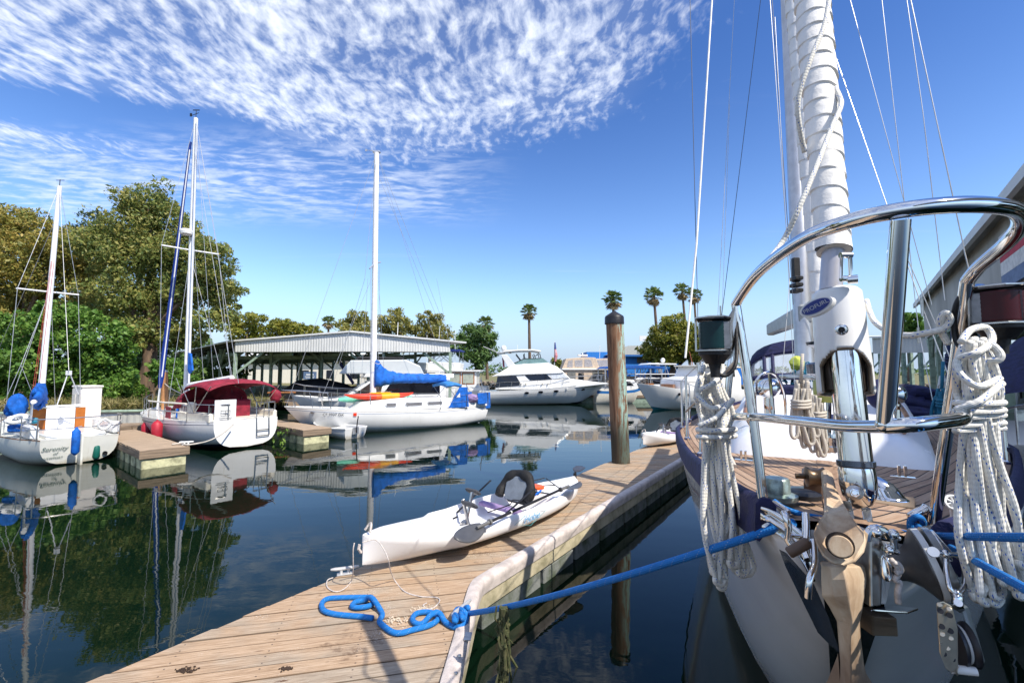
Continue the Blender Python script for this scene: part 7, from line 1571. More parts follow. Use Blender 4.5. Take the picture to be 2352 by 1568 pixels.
# genoa furler: tube, shackle, white drum cover, polished toggle
m = MB(); m.tube([Yd(1908, 668, 1.37), Yd(1914, 570, 1.385)], .030, 18); m.build('furler_foil', mat('grey anodised tube', (.48, .48, .53), .35, metal=.3, var=.05), yt, world=True, smooth=True)
m = MB(); 
for dx in (-9, 9): m.tube([D(1943 + dx, 585, 1.33), D(1944 + dx * 1.2, 640, 1.325)], .0055, 8)
m.tube([D(1930, 586, 1.33), D(1956, 586, 1.33)], .009, 8); m.tube([D(1932, 640, 1.325), D(1958, 640, 1.325)], .009, 10); m.lathe([(.013, -.012), (.013, .012)], D(1958, 642, 1.32), (1, -.6, 0), 10); m.build('tack_shackle', M['steel'], yt, world=True, smooth=True)
ct, cb = D(1921, 668, 1.40), D(1943, 905, 1.335); ax = (cb - ct).normalized(); H = (cb - ct).length
fw = Vector((0, -1, 0)); fw = (Vector((0, 0, EYE)) - (ct + cb) / 2); fw = (fw - ax * fw.dot(ax)).normalized(); sd = ax.cross(fw); sd = sd if sd.x > 0 else -sd
prof_c = [(0, .030), (.0, .050), (.012, .0585), (.05, .0605), (.12, .0615), (.2, .064), (.26, .066), (H - .01, .066), (H, .063)]
def cover_r(h): return float(np.interp(h, [p[0] for p in prof_c[2:]], [p[1] for p in prof_c[2:]]))
m = MB(); NA, NH = 72, 46; grid = []
hs = [0, 0.004, .012] + [.012 + (H - .012) * k / NH for k in range(1, NH + 1)]
for k, h in enumerate(hs):
    r_ = (.034, .052, .0585)[k] if k < 3 else cover_r(h); grid.append([ct + ax * h + (fw * math.cos(2 * math.pi * j / NA) + sd * math.sin(2 * math.pi * j / NA)) * r_ for j in range(NA)])
vs = [p for g in grid for p in g]; fs = []
hole_top = .60 * H
for k in range(len(hs) - 1):
    for j in range(NA):
        a = ((j + .5) / NA * 2 * math.pi + math.pi) % (2 * math.pi) - math.pi; h = (hs[k] + hs[k + 1]) / 2 - .60 * H
        aw = 1.12 * (min(1, max(0, h) / (.16 * H)) ** .5) if h > 0 else 0
        if abs(a - .12) < aw: continue
        fs.append((k * NA + j, k * NA + (j + 1) % NA, (k + 1) * NA + (j + 1) % NA, (k + 1) * NA + j))
m.add(vs, fs); o = m.build('drum_cover', mat('white moulded plastic', (.80, .80, .79), .35, var=.03, coat=.2), yt, world=True, smooth=True, angle=60, fix=False); s_ = o.modifiers.new('wall', 'SOLIDIFY'); s_.thickness = .005; s_.offset = -1
m = MB(); m.lathe([(.048, .58 * H), (.052, .64 * H), (.052, .97 * H)], ct, ax, 24, caps=False); m.build('drum_inner', mat('brown stained plastic', (.10, .075, .055), .5, var=.3), yt, world=True, smooth=True)
rimP = []
for k in range(25):
    a = .12 - 1.13 + 2.26 * k / 24; hh = .60 * H + .16 * H * (abs(a - .12) / 1.12) ** 2; rimP.append(ct + ax * hh + (fw * math.cos(a) + sd * math.sin(a)) * (cover_r(hh) - .001))
m = MB(); m.tube([ct + ax * (H * .99) + (fw * math.cos(.12 - 1.13) + sd * math.sin(.12 - 1.13)) * .064] + rimP + [ct + ax * (H * .99) + (fw * math.cos(1.25) + sd * math.sin(1.25)) * .064], .006, 8); m.build('cover_rim', mat('dull bronze edge', (.22, .17, .12), .3, metal=.6), yt, world=True, smooth=True)
# maker's oval, tilted, on a small boss
oc = D(1874, 704, 1.262); nv = (Vector((0, 0, EYE)) - oc).normalized() * .72 + Vector((-.45, -.1, .08)); nv.normalize(); xv = D(1905, 688, 1.25) - D(1845, 716, 1.29); xv = (xv - nv * xv.dot(nv)).normalized(); yv = nv.cross(xv)
yv = yv if yv.z > 0 else -yv
def oval(rx, ry, d0, d1, n=36):
    m = MB(); A = [oc + xv * rx * math.cos(2 * math.pi * k / n) + yv * ry * math.sin(2 * math.pi * k / n) for k in range(n)]; m.loft([[p + nv * d0 for p in A], [p + nv * d1 for p in A]], True, True); return m
m = oval(.043, .022, -.03, .001); m.build('badge_boss', mat('white moulded plastic', (.80, .80, .79), .35, var=.03), yt, world=True, smooth=True, angle=40)
oval(.039, .0185, .0, .0022).build('badge', mat('pale badge rim', (.62, .64, .70), .4), yt, world=True); oval(.0365, .0165, .002, .0032).build('badge', mat('badge blue', (.012, .03, .22), .35, var=.05), yt, world=True)
text('lettering', 'PROFURL', .0158, mat('pale lettering', (.55, .57, .62), .5), yt, oc + nv * .0036, xv, yv, 0, depth=.0006)
q = D(1933, 757, 1.262); m = MB(); nq = (Vector((0, 0, EYE)) - q).normalized(); m.lathe([(.015, -.012), (.0155, .0), (.013, .004), (.008, .005), (.006, .0)], q, nq, 20); m.build('eyelet', M['steel'], yt, world=True, smooth=True); m = MB(); m.lathe([(.0065, -.002), (.0065, .003)], q, nq, 14); m.build('eyelet_hole', M['black'], yt, world=True)
# polished stay tube and fork
p0, p1 = D(1938, 808, 1.335), D(1966, 1066, 1.285); m = MB(); m.tube([p0, p1], .0405, 28); m.build('stay_tube', M['steel'], yt, world=True, smooth=True)
ax2 = (p1 - p0).normalized(); m = MB(); m.lathe([(.0405, -.012), (.046, -.010), (.046, .004), (.042, .008)], p1, ax2, 24); m.build('tube_collar', M['steel_dark'], yt, world=True, smooth=True)
p2 = D(1969, 1165, 1.262); L2_ = (p2 - p1).length; m = MB(); m.lathe([(.0430, .008), (.0445, .02), (.0445, L2_ * .45), (.040, L2_ * .72), (.030, L2_ * .92), (.016, L2_ * 1.02)], p1, ax2, 28); m.build('stay_fork', M['steel'], yt, world=True, smooth=True, angle=60)
q = D(1963, 1131, 1.222); nq = (Vector((0, 0, EYE)) - q).normalized(); m = MB(); m.lathe([(.0195, -.015), (.0195, .001), (.017, .003)], q, nq, 22); m.build('pin_washer', M['steel_dull'], yt, world=True, smooth=True); m = MB(); m.lathe([(.0125, 0), (.0125, .008), (.0105, .0105)], q, nq, 6); m.lathe([(.008, .008), (.008, .016), (.006, .018)], q, nq, 16); m.build('fork_bolt', M['steel'], yt, world=True)
m = MB()
for (a, b) in (((1944, 1150), (1955, 1205)), ((1985, 1150), (1996, 1205))): pa, pb = D(*a, 1.27), D(*b, 1.235); dv = pb - pa; m.box((pa + pb) / 2, (.021, .006, dv.length), rot=dv.to_track_quat('Z', 'Y').to_matrix(), bev=.002)
m.build('chainplate', M['steel'], yt, world=True)
# staysail drum, rods
m = MB(); q = Yd(1907, 893, 3.0); m.lathe([(.09, -.085), (.095, -.07), (.095, .045), (.085, .06)], q, seg=22); m.build('staysail_drum', mat('lime drum cover', (.52, .55, .15), .5, var=.1), yt, world=True, smooth=True)
m = MB(); m.lathe([(.05, .06), (.125, .10), (.13, .16), (.12, .17), (.06, .18), (.06, .26), (.12, .29), (.125, .31)], q, seg=22); m.build('drum_guard', M['steel_dark'], yt, world=True, smooth=True)
m = MB()
for dx in (-.06, 0, .06): m.tube([q + Vector((dx, .02, -.08)), q + Vector((dx * .6, .05, -.42))], .016, 8)
m.lathe([(.10, 0), (.10, .03), (.07, .035), (.07, .06), (.10, .065), (.10, .09)], Bf(2.32, .03, zS(2.3) + .02) + Vector((0, 0, .06)), seg=20); m.build('stay_base', M['steel'], yt, world=True, smooth=True)
# cowl vents, hoops
def vent(px, py, y, hoop=True):
    q = Yd(px, py, y); m = MB(); r_ = .105; m.ball(q, (r_, r_, r_), 18, 12); m.tube([q, q - Vector((0, 0, .25))], .05, 14); v = m.build('cowl_vent', M['steel'], yt, world=True, smooth=True)
    if hoop:
        m = MB(); zf = q.z - .26; m.tube(spline([q + Vector((-.17, -.05, -.26)), q + Vector((-.16, -.05, .05)), q + Vector((-.04, -.03, .16)), q + Vector((.1, .02, .12)), q + Vector((.18, .05, -.05)), q + Vector((.19, .05, -.28))], 5), .014, 8); m.tube([q + Vector((-.045, -.1, .15)), q + Vector((-.03, -.12, -.28))], .016, 8); m.build('vent_guard', M['steel'], yt, world=True, smooth=True)
vent(1766, 892, 4.6); vent(2052, 905, 4.4, False)
m = MB(); m.ball(Yd(2022, 905, 4.2), (.12, .09, .14), 16, 10); m.build('cowl_cover', M['navy'], yt, world=True, smooth=True)
# mast gear, folded covers, lime bag, clutter
m = cloth_wad(Yd(2085, 915, 5.4), (.38, .25, .16), .3, 4); m.build('folded_cover', M['navy'], yt, world=True, smooth=True, angle=80)
m = cloth_wad(Yd(2075, 958, 5.0), (.36, .2, .12), .25, 8); m.build('folded_cover', M['navy'], yt, world=True, smooth=True, angle=80)
m = cloth_wad(Yd(1830, 834, 5.9), (.09, .07, .09), .2, 7); m.build('lime_cap', mat('lime cloth', (.55, .62, .10), .8), yt, world=True, smooth=True)
m = MB(); q = Yd(1840, 866, 5.8); m.lathe([(.24, -.03), (.25, 0), (.24, .03), (.1, .04)], q, seg=20); m.lathe([(.05, -.1), (.05, 0)], q, seg=10); m.build('mast_table', M['steel_dull'], yt, world=True, smooth=True)
m = MB(); rnd = random.Random(5)
for k in range(16): q2 = q + Vector((rnd.uniform(-.2, .2), rnd.uniform(-.2, .1), rnd.uniform(-.15, .12))); m.tube(spline([q2, q2 + Vector((rnd.uniform(-.1, .1), rnd.uniform(-.1, .1), rnd.uniform(-.1, .1))), q2 + Vector((rnd.uniform(-.1, .1), rnd.uniform(-.1, .1), -.2))], 4), .009, 5)
m.build('running_lines', M['rope_teal'], yt, world=True)
# bollard, windlass, hawse cowl, wheel
q = Z(1800, 1140, zS(.55) + .02); 
m = MB(); m.lathe([(.06, -.01), (.06, .004), (.040, .010), (.038, .05), (.034, .055), (.02, .056)], q + Vector((-.01, 0.02, 0)), seg=22); m.build('deck_capstan', mat('verdigris steel', (.40, .50, .47), .35, metal=.6, var=.3, scale=25), yt, world=True, smooth=True)
m = MB(); q = Z(1835, 1147, zS(.6) + .015); m.lathe([(.055, 0), (.055, .014), (.04, .02)], q + Vector((.03, .03, 0)), seg=18); m.build('foot_switch', M['black'], yt, world=True, smooth=True)
q = Z(1830, 1120, zS(.8) + .012); m = MB(); m.box(q, (.10, .04, .006), -.0, bev=.002); m.build('name_plate', mat('pale green plate', (.50, .60, .52), .4, metal=.4), yt, world=True)
q = D(1890, 1126, 1.62); m = MB(); m.box(q + Vector((0, .05, -.03)), (.06, .10, .14), math.atan2(AFT.y, AFT.x) - 1.57, bev=.02); m.box(q + Vector((0, .05, .05)), (.07, .11, .025), math.atan2(AFT.y, AFT.x) - 1.57, bev=.01); m.build('windlass_body', mat('brown windlass', (.13, .085, .06), .4, metal=.3, var=.3), yt, world=True, smooth=False)
q = D(1872, 1095, 1.6); m = MB(); m.lathe([(.02, -.03), (.036, -.026), (.026, -.01), (.026, .01), (.036, .026), (.02, .03)], q, (1, -.35, 0), 18); m.lathe([(.009, -.06), (.009, .05)], q, (1, -.35, 0), 10); m.build('windlass_gypsy', mat('bronze', (.12, .085, .055), .35, metal=.8, var=.3), yt, world=True, smooth=True)
q = Bf(.98, .10, zS(1) + .02); m = MB(); m.prism([Bf(.78, .06, zS(.8) - .05), Bf(.75, .22, zS(.8) - .05), Bf(.95, .25, zS(1) - .03), Bf(.97, .08, zS(1) - .03)], (0, 0, .03)); bevel(m.build('cowl_pad', M['oldwood'], yt, world=True), .006)
m = MB(); c = Bf(.86, .15, zS(.9) + .025); m.loft([[c + AFT * (a * .05 * math.cos(t_)) + PORT * (a * .07 * math.sin(t_)) + Vector((0, 0, z * .62 - .04)) + PORT * (-z * .25) for t_ in [2 * math.pi * k / 24 for k in range(24)]] for a, z in ((1.05, 0), (1.08, .012), (1.0, .02), (.95, .03), (.88, .06), (.74, .095), (.5, .122), (.2, .134), (.01, .135))], True, True); m.build('hawse_cowl', M['steel'], yt, world=True, smooth=True, angle=60)
q = Z(2193, 1155, zS(.45) + .03); m = MB(); nq = (Vector((-.3, -1, .75))).normalized(); a_ = nq.orthogonal().normalized(); b_ = nq.cross(a_); m.tube([q + (a_ * math.cos(2 * math.pi * k / 18) + b_ * math.sin(2 * math.pi * k / 18)) * .022 for k in range(18)], .004, 6, closed=True)
for k in range(8): m.tube([q, q + (a_ * math.cos(math.pi * k / 4) + b_ * math.sin(math.pi * k / 4)) * .022], .0028, 5)
m.lathe([(.007, -.006), (.007, .006)], q, nq, 10); m.tube([q, q - Vector((0, 0, .04))], .012, 8); m.build('valve_wheel', M['white'], yt, world=True, smooth=True)
for u, v in ((1.75, -.42), (1.62, .30)):
    q = Bf(u, v, zS(u) + .012); m = MB(); m.box(q, (.10, .03, .006), math.atan2(PORT.y, PORT.x), bev=.002); m.box(q + PORT * .012 + Vector((0, 0, .03)), (.012, .02, .055), math.atan2(PORT.y, PORT.x), bev=.003); m.box(q - PORT * .012 + Vector((0, 0, .03)), (.012, .02, .055), math.atan2(PORT.y, PORT.x), bev=.003); m.build('deck_fairlead', M['steel'], yt, world=True)

# pulpit of polished tube
ft_s, ft_p = Z(1755, 1163, zS(.12) - .02), Z(2146, 1198, zS(.2) - .02)
jl, jr = D(1690, 697, 1.37), D(2222, 645, 1.03)
top = [jl, D(1740, 628, 1.20), D(1835, 555, .95), D(1940, 512, .80), D(2065, 484, .735), D(2200, 470, .715), D(2300, 474, .735), D(2340, 490, .775), D(2343, 520, .83), D(2310, 560, .90), D(2250, 612, .99), jr]
TR = .0132
m = MB(); m.tube(spline(top, 9), TR, 18); pr = m.build('pulpit', M['steel'], yt, world=True, smooth=True)
def part_tube(pts, name, r_=TR, n=6, mtl='steel'):
    m = MB(); m.tube(spline(pts, n) if len(pts) > 2 else pts, r_, 16); o = m.build(name, M[mtl], pr, world=True, smooth=True); return o
part_tube([jl, jl.lerp(ft_s, .5) + Vector((.004, 0, 0)), ft_s], 'pulpit_leg'); part_tube([jr, jr.lerp(ft_p, .5), ft_p], 'pulpit_leg')
mid0, mid1 = D(2068, 505, .735), D(2034, 975, .80); part_tube([mid0, mid1], 'pulpit_leg', .0140)
lowr = [D(1663, 957, 1.62), jl.lerp(ft_s, .57), D(1850, 968, 1.05), D(1945, 978, .90), D(2034, 979, .80)]; part_tube(lowr, 'pulpit_lower_rail', .0115, 8)
part_tube([D(2034, 979, .80), D(2110, 974, .765), D(2190, 965, .80), D(2213, 958, .845), D(2205, 948, .92), jr.lerp(ft_p, .56)], 'pulpit_lower_rail', .0128, 8)
m = MB()
for q in (jl.lerp(ft_s, .57), mid1, jr.lerp(ft_p, .56)): m.ball(q, (.0155, .0155, .0155), 12, 8)
m.build('weld_joint', M['steel'], pr, world=True, smooth=True)
part_tube([D(2248, 655, 1.2), D(2228, 900, 1.3), D(2218, 1190, 1.45)], 'pulpit_leg', .0125)
part_tube([D(1690, 735, 1.6), D(1668, 960, 1.6), D(1690, 1120, 1.6)][:2] + [Bf(.75, -.36, zS(.75))], 'pulpit_leg', .0115)
# side lights
def side_light(cx, cy, d, lens, w, h, sgn, cable):
    c = D(cx, cy, d); fwv = (Vector((0, 0, EYE)) - c); fwv.z = 0; fwv.normalize(); rt = Vector((-fwv.y, fwv.x, 0)); k = d / F; W2, H2 = w * k / 2, h * k / 2; rot = Matrix((rt, -fwv, Vector((0, 0, 1)))).transposed()
    m = MB(); m.box(c + Vector((0, 0, H2 * .93)), (W2 * 2.05, W2 * 1.5, H2 * .16), rot=rot, bev=.004); m.lathe([(W2 * .98, -H2 * 1.05), (W2 * 1.0, -H2 * .78), (W2 * .92, -H2 * .72)], c, seg=24); m.lathe([(W2 * .55, -H2 * 1.55), (W2 * .75, -H2 * 1.25), (W2 * .98, -H2 * 1.02)], c, seg=20); m.lathe([(W2 * .28, -H2 * 2.3), (W2 * .3, -H2 * 1.9), (W2 * .4, -H2 * 1.55)], c - rt * sgn * W2 * .0, seg=14); m.box(c + rt * sgn * W2 * .45 - fwv * W2 * .1, (W2 * 1.0, W2 * 1.3, H2 * 1.62), rot=rot); hsg = m.build('side_light', M['black'], pr, world=True, smooth=True, angle=35)
    m = MB(); N = 10; P = []
    for q in range(15):
        z = -H2 * .72 + H2 * 1.5 * q / 14; rr = W2 * (.90 + .025 * (q % 2)); P.append([c + Vector((0, 0, z)) + (-rt * sgn * math.cos(a) + fwv * math.sin(a)) * rr for a in [math.pi * (-.22 + .94 * j / N) for j in range(N + 1)]])
    m.loft(P, False); m.build('lens', lens, hsg, world=True, smooth=True, fix=False)
    m = MB(); m.box(c + rt * sgn * W2 * .5 + fwv * W2 * .62, (W2 * .85, .004, H2 * 1.5), rot=rot, bev=.001); m.build('side_plate', mat('scratched grey plate', (.30, .30, .31), .4, metal=.6, var=.15, scale=30), hsg, world=True)
    m = MB()
    for z in (H2 * 1.02, -H2 * .82): m.tube([c + Vector((0, 0, z)) + rt * sgn * W2 * 1.0, c + Vector((0, 0, z)) + rt * sgn * W2 * .6 + fwv * W2 * .98, c + Vector((0, 0, z)) - rt * sgn * W2 * .3 + fwv * W2 * 1.12, c + Vector((0, 0, z)) - rt * sgn * W2 * 1.1 + fwv * W2 * .4], .0028, 6)
    m.tube([c - rt * sgn * W2 * 1.1 + fwv * W2 * .4 + Vector((0, 0, H2 * 1.02)), c - rt * sgn * W2 * 1.1 + fwv * W2 * .4 - Vector((0, 0, H2 * .82))], .0028, 6); m.build('light_guard', M['steel_dull'], hsg, world=True)
    m = MB(); m.tube(spline(cable, 7), .0055, 10); m.build('cable', M['black'], hsg, world=True, smooth=True)
side_light(1640, 772, 1.30, mat('green lens', (.004, .03, .035), .3, spec=.3), 70, 82, 1, [D(1637, 850, 1.3), D(1645, 856, 1.3), D(1668, 862, 1.3), D(1688, 840, 1.3), D(1692, 800, 1.33), D(1690, 740, 1.36)])
side_light(2292, 707, 1.02, mat('red lens', (.05, .003, .006), .3, spec=.3), 92, 92, -1, [D(2290, 790, 1.02), D(2284, 802, 1.0), D(2262, 818, .99), D(2238, 812, 1.0), D(2200, 790, 1.05), D(2190, 740, 1.06), D(2196, 700, 1.05), D(2212, 672, 1.04)])
m = MB(); m.prism([D(1672, 730, 1.335), D(1690, 700, 1.36), D(1693, 812, 1.34), D(1670, 828, 1.33)], Vector((0, .004, 0))); m.prism([D(2226, 650, 1.03), D(2240, 655, 1.04), D(2242, 775, 1.03), D(2228, 772, 1.02)], Vector((0, .004, 0))); m.build('light_bracket', M['steel_dull'], pr, world=True)
# stanchions and lifelines
for s in (-1, 1):
    feet = [Bf(u, s * (wS(u) - .06), zS(u)) for u in (1.9, 3.3, 4.9, 6.6, 8.4)]; m = MB()
    for f in feet:
        m2 = MB(); m2.tube([f, f + Vector((0, 0, .62))], .0125, 10); m2.lathe([(.028, 0), (.028, .02), (.016, .03), (.016, .09)], f, seg=12); m2.build('stanchion', M['steel'], yt, world=True, smooth=True)
    m.tube([(jl.lerp(ft_s, .05) if s < 0 else jr)] + [f + Vector((0, 0, .61)) for f in feet], .0035, 6); m.tube([(jl.lerp(ft_s, .57) if s < 0 else jr.lerp(ft_p, .56))] + [f + Vector((0, 0, .32)) for f in feet], .0035, 6); m.build('lifeline', M['wire'], yt, world=True)
m = MB(); m.tube([Bf(1.9, -wS(1.9) + .10, zS(1.9) + .32), Bf(1.2, -.40, zS(1.2) + .02)], .011, 8); m.tube([D(1690, 830, 1.4), D(1575, 945, 2.9)], .006, 8); m.build('tan_lanyard', M['rope_plain'], yt, world=True)

# bow roller cheeks, stem plates, fairleads
def plate3(name, pts, nrm_d, mtl='steel', bv=.003, par=None):
    m = MB(); m.prism([D(*p) for p in pts], nrm_d); o = m.build(name, M[mtl], par or yt, world=True); bevel(o, bv); return o
TPL = [(1750, 1166, 1.29), (1772, 1174, 1.265), (1800, 1192, 1.225), (1832, 1218, 1.18), (1858, 1240, 1.14), (1878, 1262, 1.10)]; BPL = [(1752, 1208, 1.285), (1774, 1216, 1.26), (1800, 1234, 1.22), (1828, 1262, 1.17), (1850, 1296, 1.12), (1868, 1332, 1.07)]
m = MB(); m.loft([[D(*p) for p in TPL], [D((p[0] + q[0]) / 2 - 2, (p[1] + q[1]) / 2, (p[2] + q[2]) / 2 - .012) for p, q in zip(TPL, BPL)], [D(*p) for p in BPL]], False); o = m.build('bow_plate', M['steel'], yt, world=True, smooth=True, fix=False); s_ = o.modifiers.new('t', 'SOLIDIFY'); s_.thickness = .005
m = MB(); m.tube(spline([D(p[0], p[1], p[2] - .006) for p in TPL], 4), .0055, 10); m.tube(spline([D(p[0], p[1], p[2] - .006) for p in BPL], 4), .0045, 10); m.build('plate_rim', M['steel'], yt, world=True, smooth=True)
plate3('bow_plate', [(1765, 1160, 1.33), (1800, 1172, 1.38), (1880, 1205, 1.30), (1872, 1252, 1.17), (1815, 1200, 1.27)], Vector((0, 0, -.008)), 'steel_dull')
for k, P in enumerate(([(1806, 1268, 1.14), (1870, 1340, 1.03), (1905, 1420, 1.02), (1930, 1500, 1.05), (1900, 1470, 1.12), (1855, 1375, 1.16), (1822, 1312, 1.17)],)): plate3('stem_plate', P, Vector((.01, .05, -.01)), 'steel_dark')
m = MB(); rings = []
for z, hw in ((1.90, .062), (1.82, .06), (1.70, .055), (1.55, .05), (1.3, .045), (.9, .04), (.4, .035)):
    u = float(np.interp(-z, [-2.0, -1.85, -1.52, -1.14, -.5, -.02], [.07, .08, .5, 1, 1.8, 2.4])); rings.append([Bf(u - .022, -hw, z), Bf(u - .03, 0, z), Bf(u - .022, hw, z), Bf(u + .06, hw * 1.05, z), Bf(u + .06, -hw * 1.05, z)])
m.loft(rings, True, True); m.build('stem_band', M['steel_dark'], yt, world=True, smooth=True, angle=30)
plate3('bow_pad', [(2004, 1415, 1.05), (2062, 1420, 1.05), (2066, 1462, 1.09), (2004, 1460, 1.09)], Vector((0, .05, 0)), 'oldwood', .004)
plate3('roller_bracket', [(2000, 1398, 1.0), (2085, 1404, 1.03), (2110, 1395, 1.08), (2010, 1385, 1.1)], Vector((0, 0, -.006)), 'steel')
plate3('roller_cheek', [(1998, 1232, 1.02), (2022, 1228, 1.02), (2030, 1250, 1.02), (2026, 1392, 1.0), (2000, 1396, 1.0)], Vector((.004, .10, .0)), 'steel_dull', .004)
plate3('roller_cheek', [(2026, 1262, 1.04), (2040, 1262, 1.05), (2046, 1340, 1.04), (2036, 1388, 1.03), (2024, 1388, 1.03)], Vector((.004, .05, .0)), 'white', .003)
# flared warping roller with a white flange, to port of the anchor
q0, q1 = D(2050, 1302, 1.062), D(2124, 1295, 1.036); axr = (q1 - q0); Lr = axr.length; axr.normalize(); m = MB(); m.lathe([(.028, 0), (.030, Lr * .25), (.036, Lr * .45), (.046, Lr * .65), (.064, Lr * .86), (.074, Lr * .97), (.074, Lr * 1.0)], q0, axr, 32); m.build('warping_roller', mat('worn grey roller', (.17, .165, .16), .4, metal=.5, var=.25, scale=12), yt, world=True, smooth=True, angle=50)
m = MB(); m.lathe([(.070, Lr * 1.0), (.076, Lr * 1.02), (.076, Lr * 1.22), (.070, Lr * 1.24)], q0, axr, 32); m.build('roller_flange', M['white'], yt, world=True, smooth=True, angle=40)
m = MB(); m.lathe([(.072, Lr * 1.32), (.077, Lr * 1.34), (.074, Lr * 1.55), (.055, Lr * 1.58)], q0, axr, 32); m.build('roller_flange', mat('grey flange', (.42, .43, .42), .3, metal=.6), yt, world=True, smooth=True, angle=40)
plate3('roller_strap', [(2128, 1222, 1.06), (2145, 1218, 1.05), (2188, 1268, .985), (2190, 1290, .98), (2176, 1292, .985), (2166, 1274, 1.0)], Vector((.006, .012, 0)), 'steel', .002)
plate3('horn_plate', [(2088, 1218, 1.12), (2112, 1208, 1.16), (2170, 1200, 1.24), (2160, 1218, 1.17), (2118, 1232, 1.08)], Vector((0, 0, -.006)), 'steel_dull', .002)
def horn_cleat(P, r_): m = MB(); m.tube(spline([D(*p) for p in P], 5), [r_ * .7] + [r_] * (5 * (len(P) - 1) - 1) + [r_ * .7], 10); return m
m = horn_cleat([(2088, 1188, 1.22), (2104, 1178, 1.22), (2122, 1170, 1.22), (2130, 1160, 1.22)], .0105); m.tube([D(2100, 1182, 1.23), D(2102, 1215, 1.24)], .009, 8); m.tube([D(2122, 1172, 1.23), D(2126, 1205, 1.24)], .009, 8); m.build('bow_cleat', M['steel'], yt, world=True, smooth=True)
m = horn_cleat([(1776, 1152, 1.36), (1795, 1165, 1.33), (1812, 1176, 1.30)], .009); m.build('bow_cleat', M['steel'], yt, world=True, smooth=True)
m = MB(); m.tube(spline([D(*p) for p in ((1800, 1176, 1.17), (1806, 1190, 1.155), (1811, 1212, 1.15), (1810, 1238, 1.15), (1822, 1256, 1.14))], 5), .0085, 10); m.build('chock_lip', M['steel'], yt, world=True, smooth=True)
# small shackles, pins and levers about the roller
m = MB()
for P, r_ in (([(1850, 1180, 1.16), (1852, 1230, 1.12), (1848, 1262, 1.1), (1856, 1285, 1.08)], .0095), ([(1868, 1240, 1.06), (1872, 1290, 1.02), (1860, 1330, .99), (1856, 1372, .99)], .007), ([(1838, 1228, 1.1), (1838, 1250, 1.1), (1848, 1258, 1.09)], .006), ([(1816, 1230, 1.1), (1838, 1232, 1.1)], .005)): m.tube(spline([D(*p) for p in P], 5), r_, 10)
m.build('retaining_lever', M['steel'], yt, world=True, smooth=True)
m = MB(); m.lathe([(.010, 0), (.013, .004), (.013, .05), (.009, .055)], D(1810, 1270, 1.07), (.7, -.2, .5), 14); m.build('lever_grip', mat('worn brown grip', (.12, .075, .05), .5), yt, world=True, smooth=True)
m = MB()
for P, r_ in (([(1990, 1240, 1.0), (1994, 1222, 1.0), (2010, 1212, 1.0), (2030, 1218, 1.0), (2040, 1232, 1.0)], .0085), ([(2034, 1230, 1.0), (2060, 1236, 1.0), (2066, 1232, 1.0)], .0055), ([(2052, 1226, 1.0), (2054, 1258, 1.0)], .007), ([(2030, 1258, 1.0), (2062, 1268, 1.0)], .006), ([(2040, 1250, 1.01), (2042, 1270, 1.0)], .008), ([(2028, 1280, 1.0), (2032, 1320, .99), (2038, 1330, .99), (2044, 1318, .99), (2040, 1288, .99), (2030, 1278, 1.0)], .0052), ([(2046, 1284, .99), (2052, 1300, .99)], .0075)): m.tube(spline([D(*p) for p in P], 4), r_, 9)
for c, r_ in (((2052, 1226, 1.0), .011), ((2042, 1262, .995), .0105), ((2012, 1222, .995), .012)): m.ball(D(*c), (r_,) * 3, 10, 8)
m.build('shackle', M['steel'], yt, world=True, smooth=True)
rope('pin_lanyard', [spline([D(*p) for p in ((2046, 1284, .985), (2058, 1300, .985), (2062, 1318, .985), (2056, 1330, .985), (2066, 1338, .985), (2062, 1360, .985), (2064, 1385, .985))], 5)], .0062, M['rope_white'], parent=yt, seg=8)
rope('pin_lanyard', [spline([D(*p) for p in ((2050, 1290, .982), (2064, 1296, .982), (2068, 1310, .982), (2056, 1316, .982))], 5)], .006, M['rope_white'], parent=yt, seg=8)
